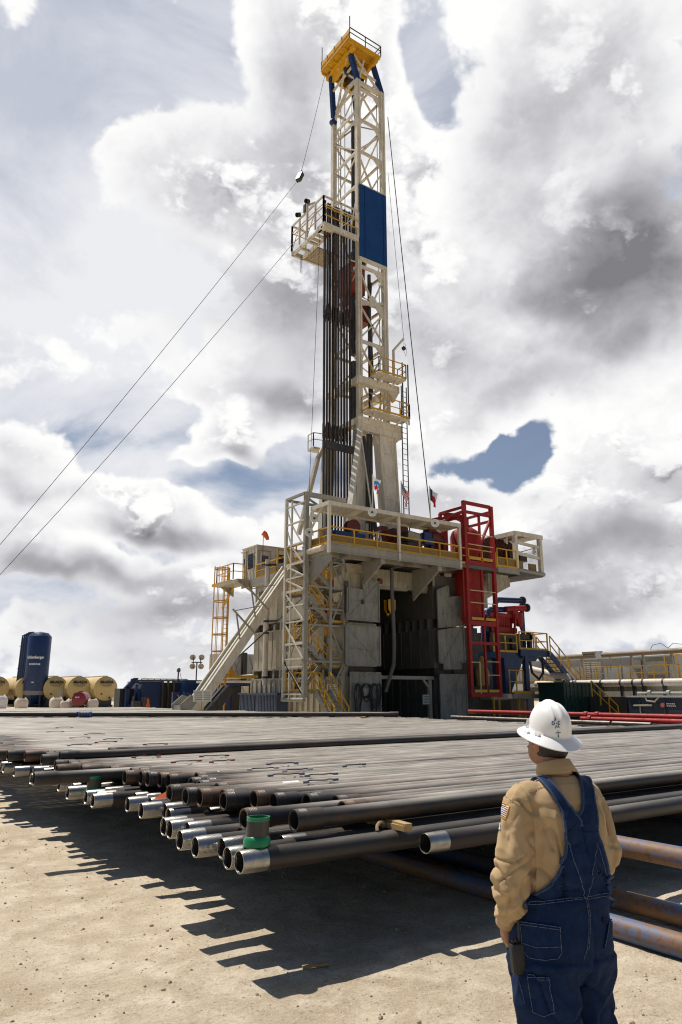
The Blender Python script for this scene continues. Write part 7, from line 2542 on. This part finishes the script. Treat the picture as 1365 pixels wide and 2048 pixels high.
# ---- hard hat with full brim and three ridges
hh = MB()
hatC = W(.955, 3.465, 1.690)
hy = R(14)
hF0 = -EX * math.sin(hy) + EY * math.cos(hy)
hR = EX * math.cos(hy) + EY * math.sin(hy)
ht = R(15)
hU = (Z3 * math.cos(ht) - hF0 * math.sin(ht)).normalized()
hF = (hF0 * math.cos(ht) + Z3 * math.sin(ht)).normalized()
rl_ = R(2)
hU, hR = (hU * math.cos(rl_) + hR * math.sin(rl_)).normalized(), (hR * math.cos(rl_) - hU * math.sin(rl_)).normalized()
NT = 96
def hat_pt(k, i):
    """k: 0 crown top .. 1 brim edge"""
    t = 2 * PI * i / NT
    cx_, sx_ = math.cos(t), math.sin(t)
    if k <= .7:
        e = (k / .7) * (PI / 2)
        a, b_, h_ = .089, .113, .132
        s_ = math.sin(e) ** .92
        r_, f_, u_ = a * s_ * cx_, b_ * s_ * sx_, h_ * max(0.0, math.cos(e)) ** .8
        # raised ridges running front to back over the crown
        w = min(1, max(0, (u_ - .035) / .05))
        for x0, hgt, wd in ((-.0, .0085, .010), (-.036, .004, .006), (.036, .004, .006)):
            q = math.exp(-((r_ - x0) / wd) ** 4)
            u_ += hgt * q * w
            f_ += hgt * q * w * (1 if f_ > 0 else -1) * .8 * math.sin(e)
    else:
        k2 = (k - .7) / .3
        a, b_ = .089 + .048 * k2, .113 + .051 * k2
        r_, f_ = a * cx_, b_ * sx_
        u_ = -.026 * k2 ** 1.2 - (.010 * k2 * (1 if sx_ < 0 else .4) * sx_ * sx_)
    return hatC + hR * r_ + hF * f_ + hU * u_
ks = [.004] + [.7 * j / 30 for j in range(1, 31)] + [.7 + .3 * j / 8 for j in range(1, 9)]
rows = [[hat_pt(k, i) for i in range(NT)] + [hat_pt(k, 0)] for k in ks]
hh.grid(rows)
last = rows[-1]
under = [[p - hU * .004 for p in last], [hatC + (p - hatC) * .80 - hU * .000 for p in last], [hatC + (p - hatC) * .70 + hU * .006 for p in last]]
hh.grid([last] + under)
hh.obj('hard_hat', 'helmet', man, smooth=70)
HB = bvh_of(MB().grid(rows))
ho = [o for o in man.children if o.name.startswith('hard_hat')][0]
cl_ = MB()
for px_, py_, qx, qy in ((1052, 1436, 1051, 1449), (1052, 1459, 1058, 1467), (1071, 1468, 1080, 1472)):
    cl_.bar(hit(HB, px_, py_, .004), hit(HB, qx, qy, .004), .012, .010, (CAM - hatC).normalized())
cl_.obj('slot_cover', 'helmet', ho)
def ink(polys, w, mat, nm):
    b = MB()
    for pl in polys:
        L_ = sum(math.dist(a, c) for a, c in zip(pl, pl[1:]))
        n = max(1, int(L_ / 2.5))
        pts = [hit(HB, *lerp2(pl, i / n), .0012) for i in range(n + 1)]
        for p, q in zip(pts, pts[1:]):
            b.bar(p, q, w, .0012, (CAM - p).normalized())
    return b.obj(nm, mat, ho)
ink([[(1105, 1443), (1105, 1450), (1108, 1450), (1110, 1447), (1108, 1443), (1105, 1443)], [(1112.5, 1447), (1115, 1447)], [(1120, 1443.5), (1117, 1443), (1116.5, 1446), (1117, 1449), (1120, 1449)],
     [(1110.5, 1440), (1110, 1435), (1111.5, 1441), (1109, 1441)]], .0032, navy, 'emblem_letters')
ink([[(1108, 1432), (1109, 1434)]], .002, gold, 'emblem_tip')
ink([[(1113, 1450), (1111, 1457)], [(1116, 1450), (1119, 1456)], [(1112, 1454), (1118, 1454)]], .0028, plain('green_ink', (.02, .10, .05), .6), 'emblem_base')
ink([[(1116.5, 1461), (1116.8, 1463)], [(1111.5, 1466), (1121.5, 1465)], [(1116.5, 1466), (1117, 1470)]], .003, navy, 'figure_emblem')
ink([[(1117, 1470), (1117.5, 1475)]], .0045, plain('green_ink_light', (.05, .22, .06), .6), 'figure_legs')

# ---- two-way radio on his hip
rd_ = thing('two_way_radio', tuple(W(.716, 3.30, .80)), 'black two-way radio clipped at the worker\'s left hip', 'radio')
b = MB()
c = W(.722, 3.315, .808)
ax_, ay_ = (EX * math.cos(R(14)) + EY * math.sin(R(14))), (EY * math.cos(R(14)) - EX * math.sin(R(14)))
def obox(mb, c, hx, hy_, hz, ch=.006):
    up = (Z3 + EX * -.06).normalized()
    pts = [(-hx + ch, -hy_), (hx - ch, -hy_), (hx, -hy_ + ch), (hx, hy_ - ch), (hx - ch, hy_), (-hx + ch, hy_), (-hx, hy_ - ch), (-hx, -hy_ + ch)]
    rows_ = [[c + up * z + ax_ * (x * s) + ay_ * (y * s) for x, y in pts] for z, s in ((-hz, .9), (-hz + .004, 1), (hz - .004, 1), (hz, .9))]
    return loft(mb, rows_)
obox(b, c, .029, .019, .055)
b.obj('radio_case', 'black', rd_, smooth=30)
b = MB()
up = (Z3 + EX * -.06).normalized()
b.tube(c + up * .05 + ax_ * -.014, c + up * .068 + ax_ * -.014, .007, 10).tube(c + up * .05 + ax_ * .004, c + up * .064 + ax_ * .004, .006, 10).tube(c + up * .05 + ax_ * .018, c + up * .15 + ax_ * .020, .0055, 8)
b.obj('knob', 'black', rd_, smooth=30)
b = MB()
obox(b, c + ax_ * .026 + ay_ * .016, .016, .022, .06)
b.obj('holster', 'dark', rd_, smooth=30)
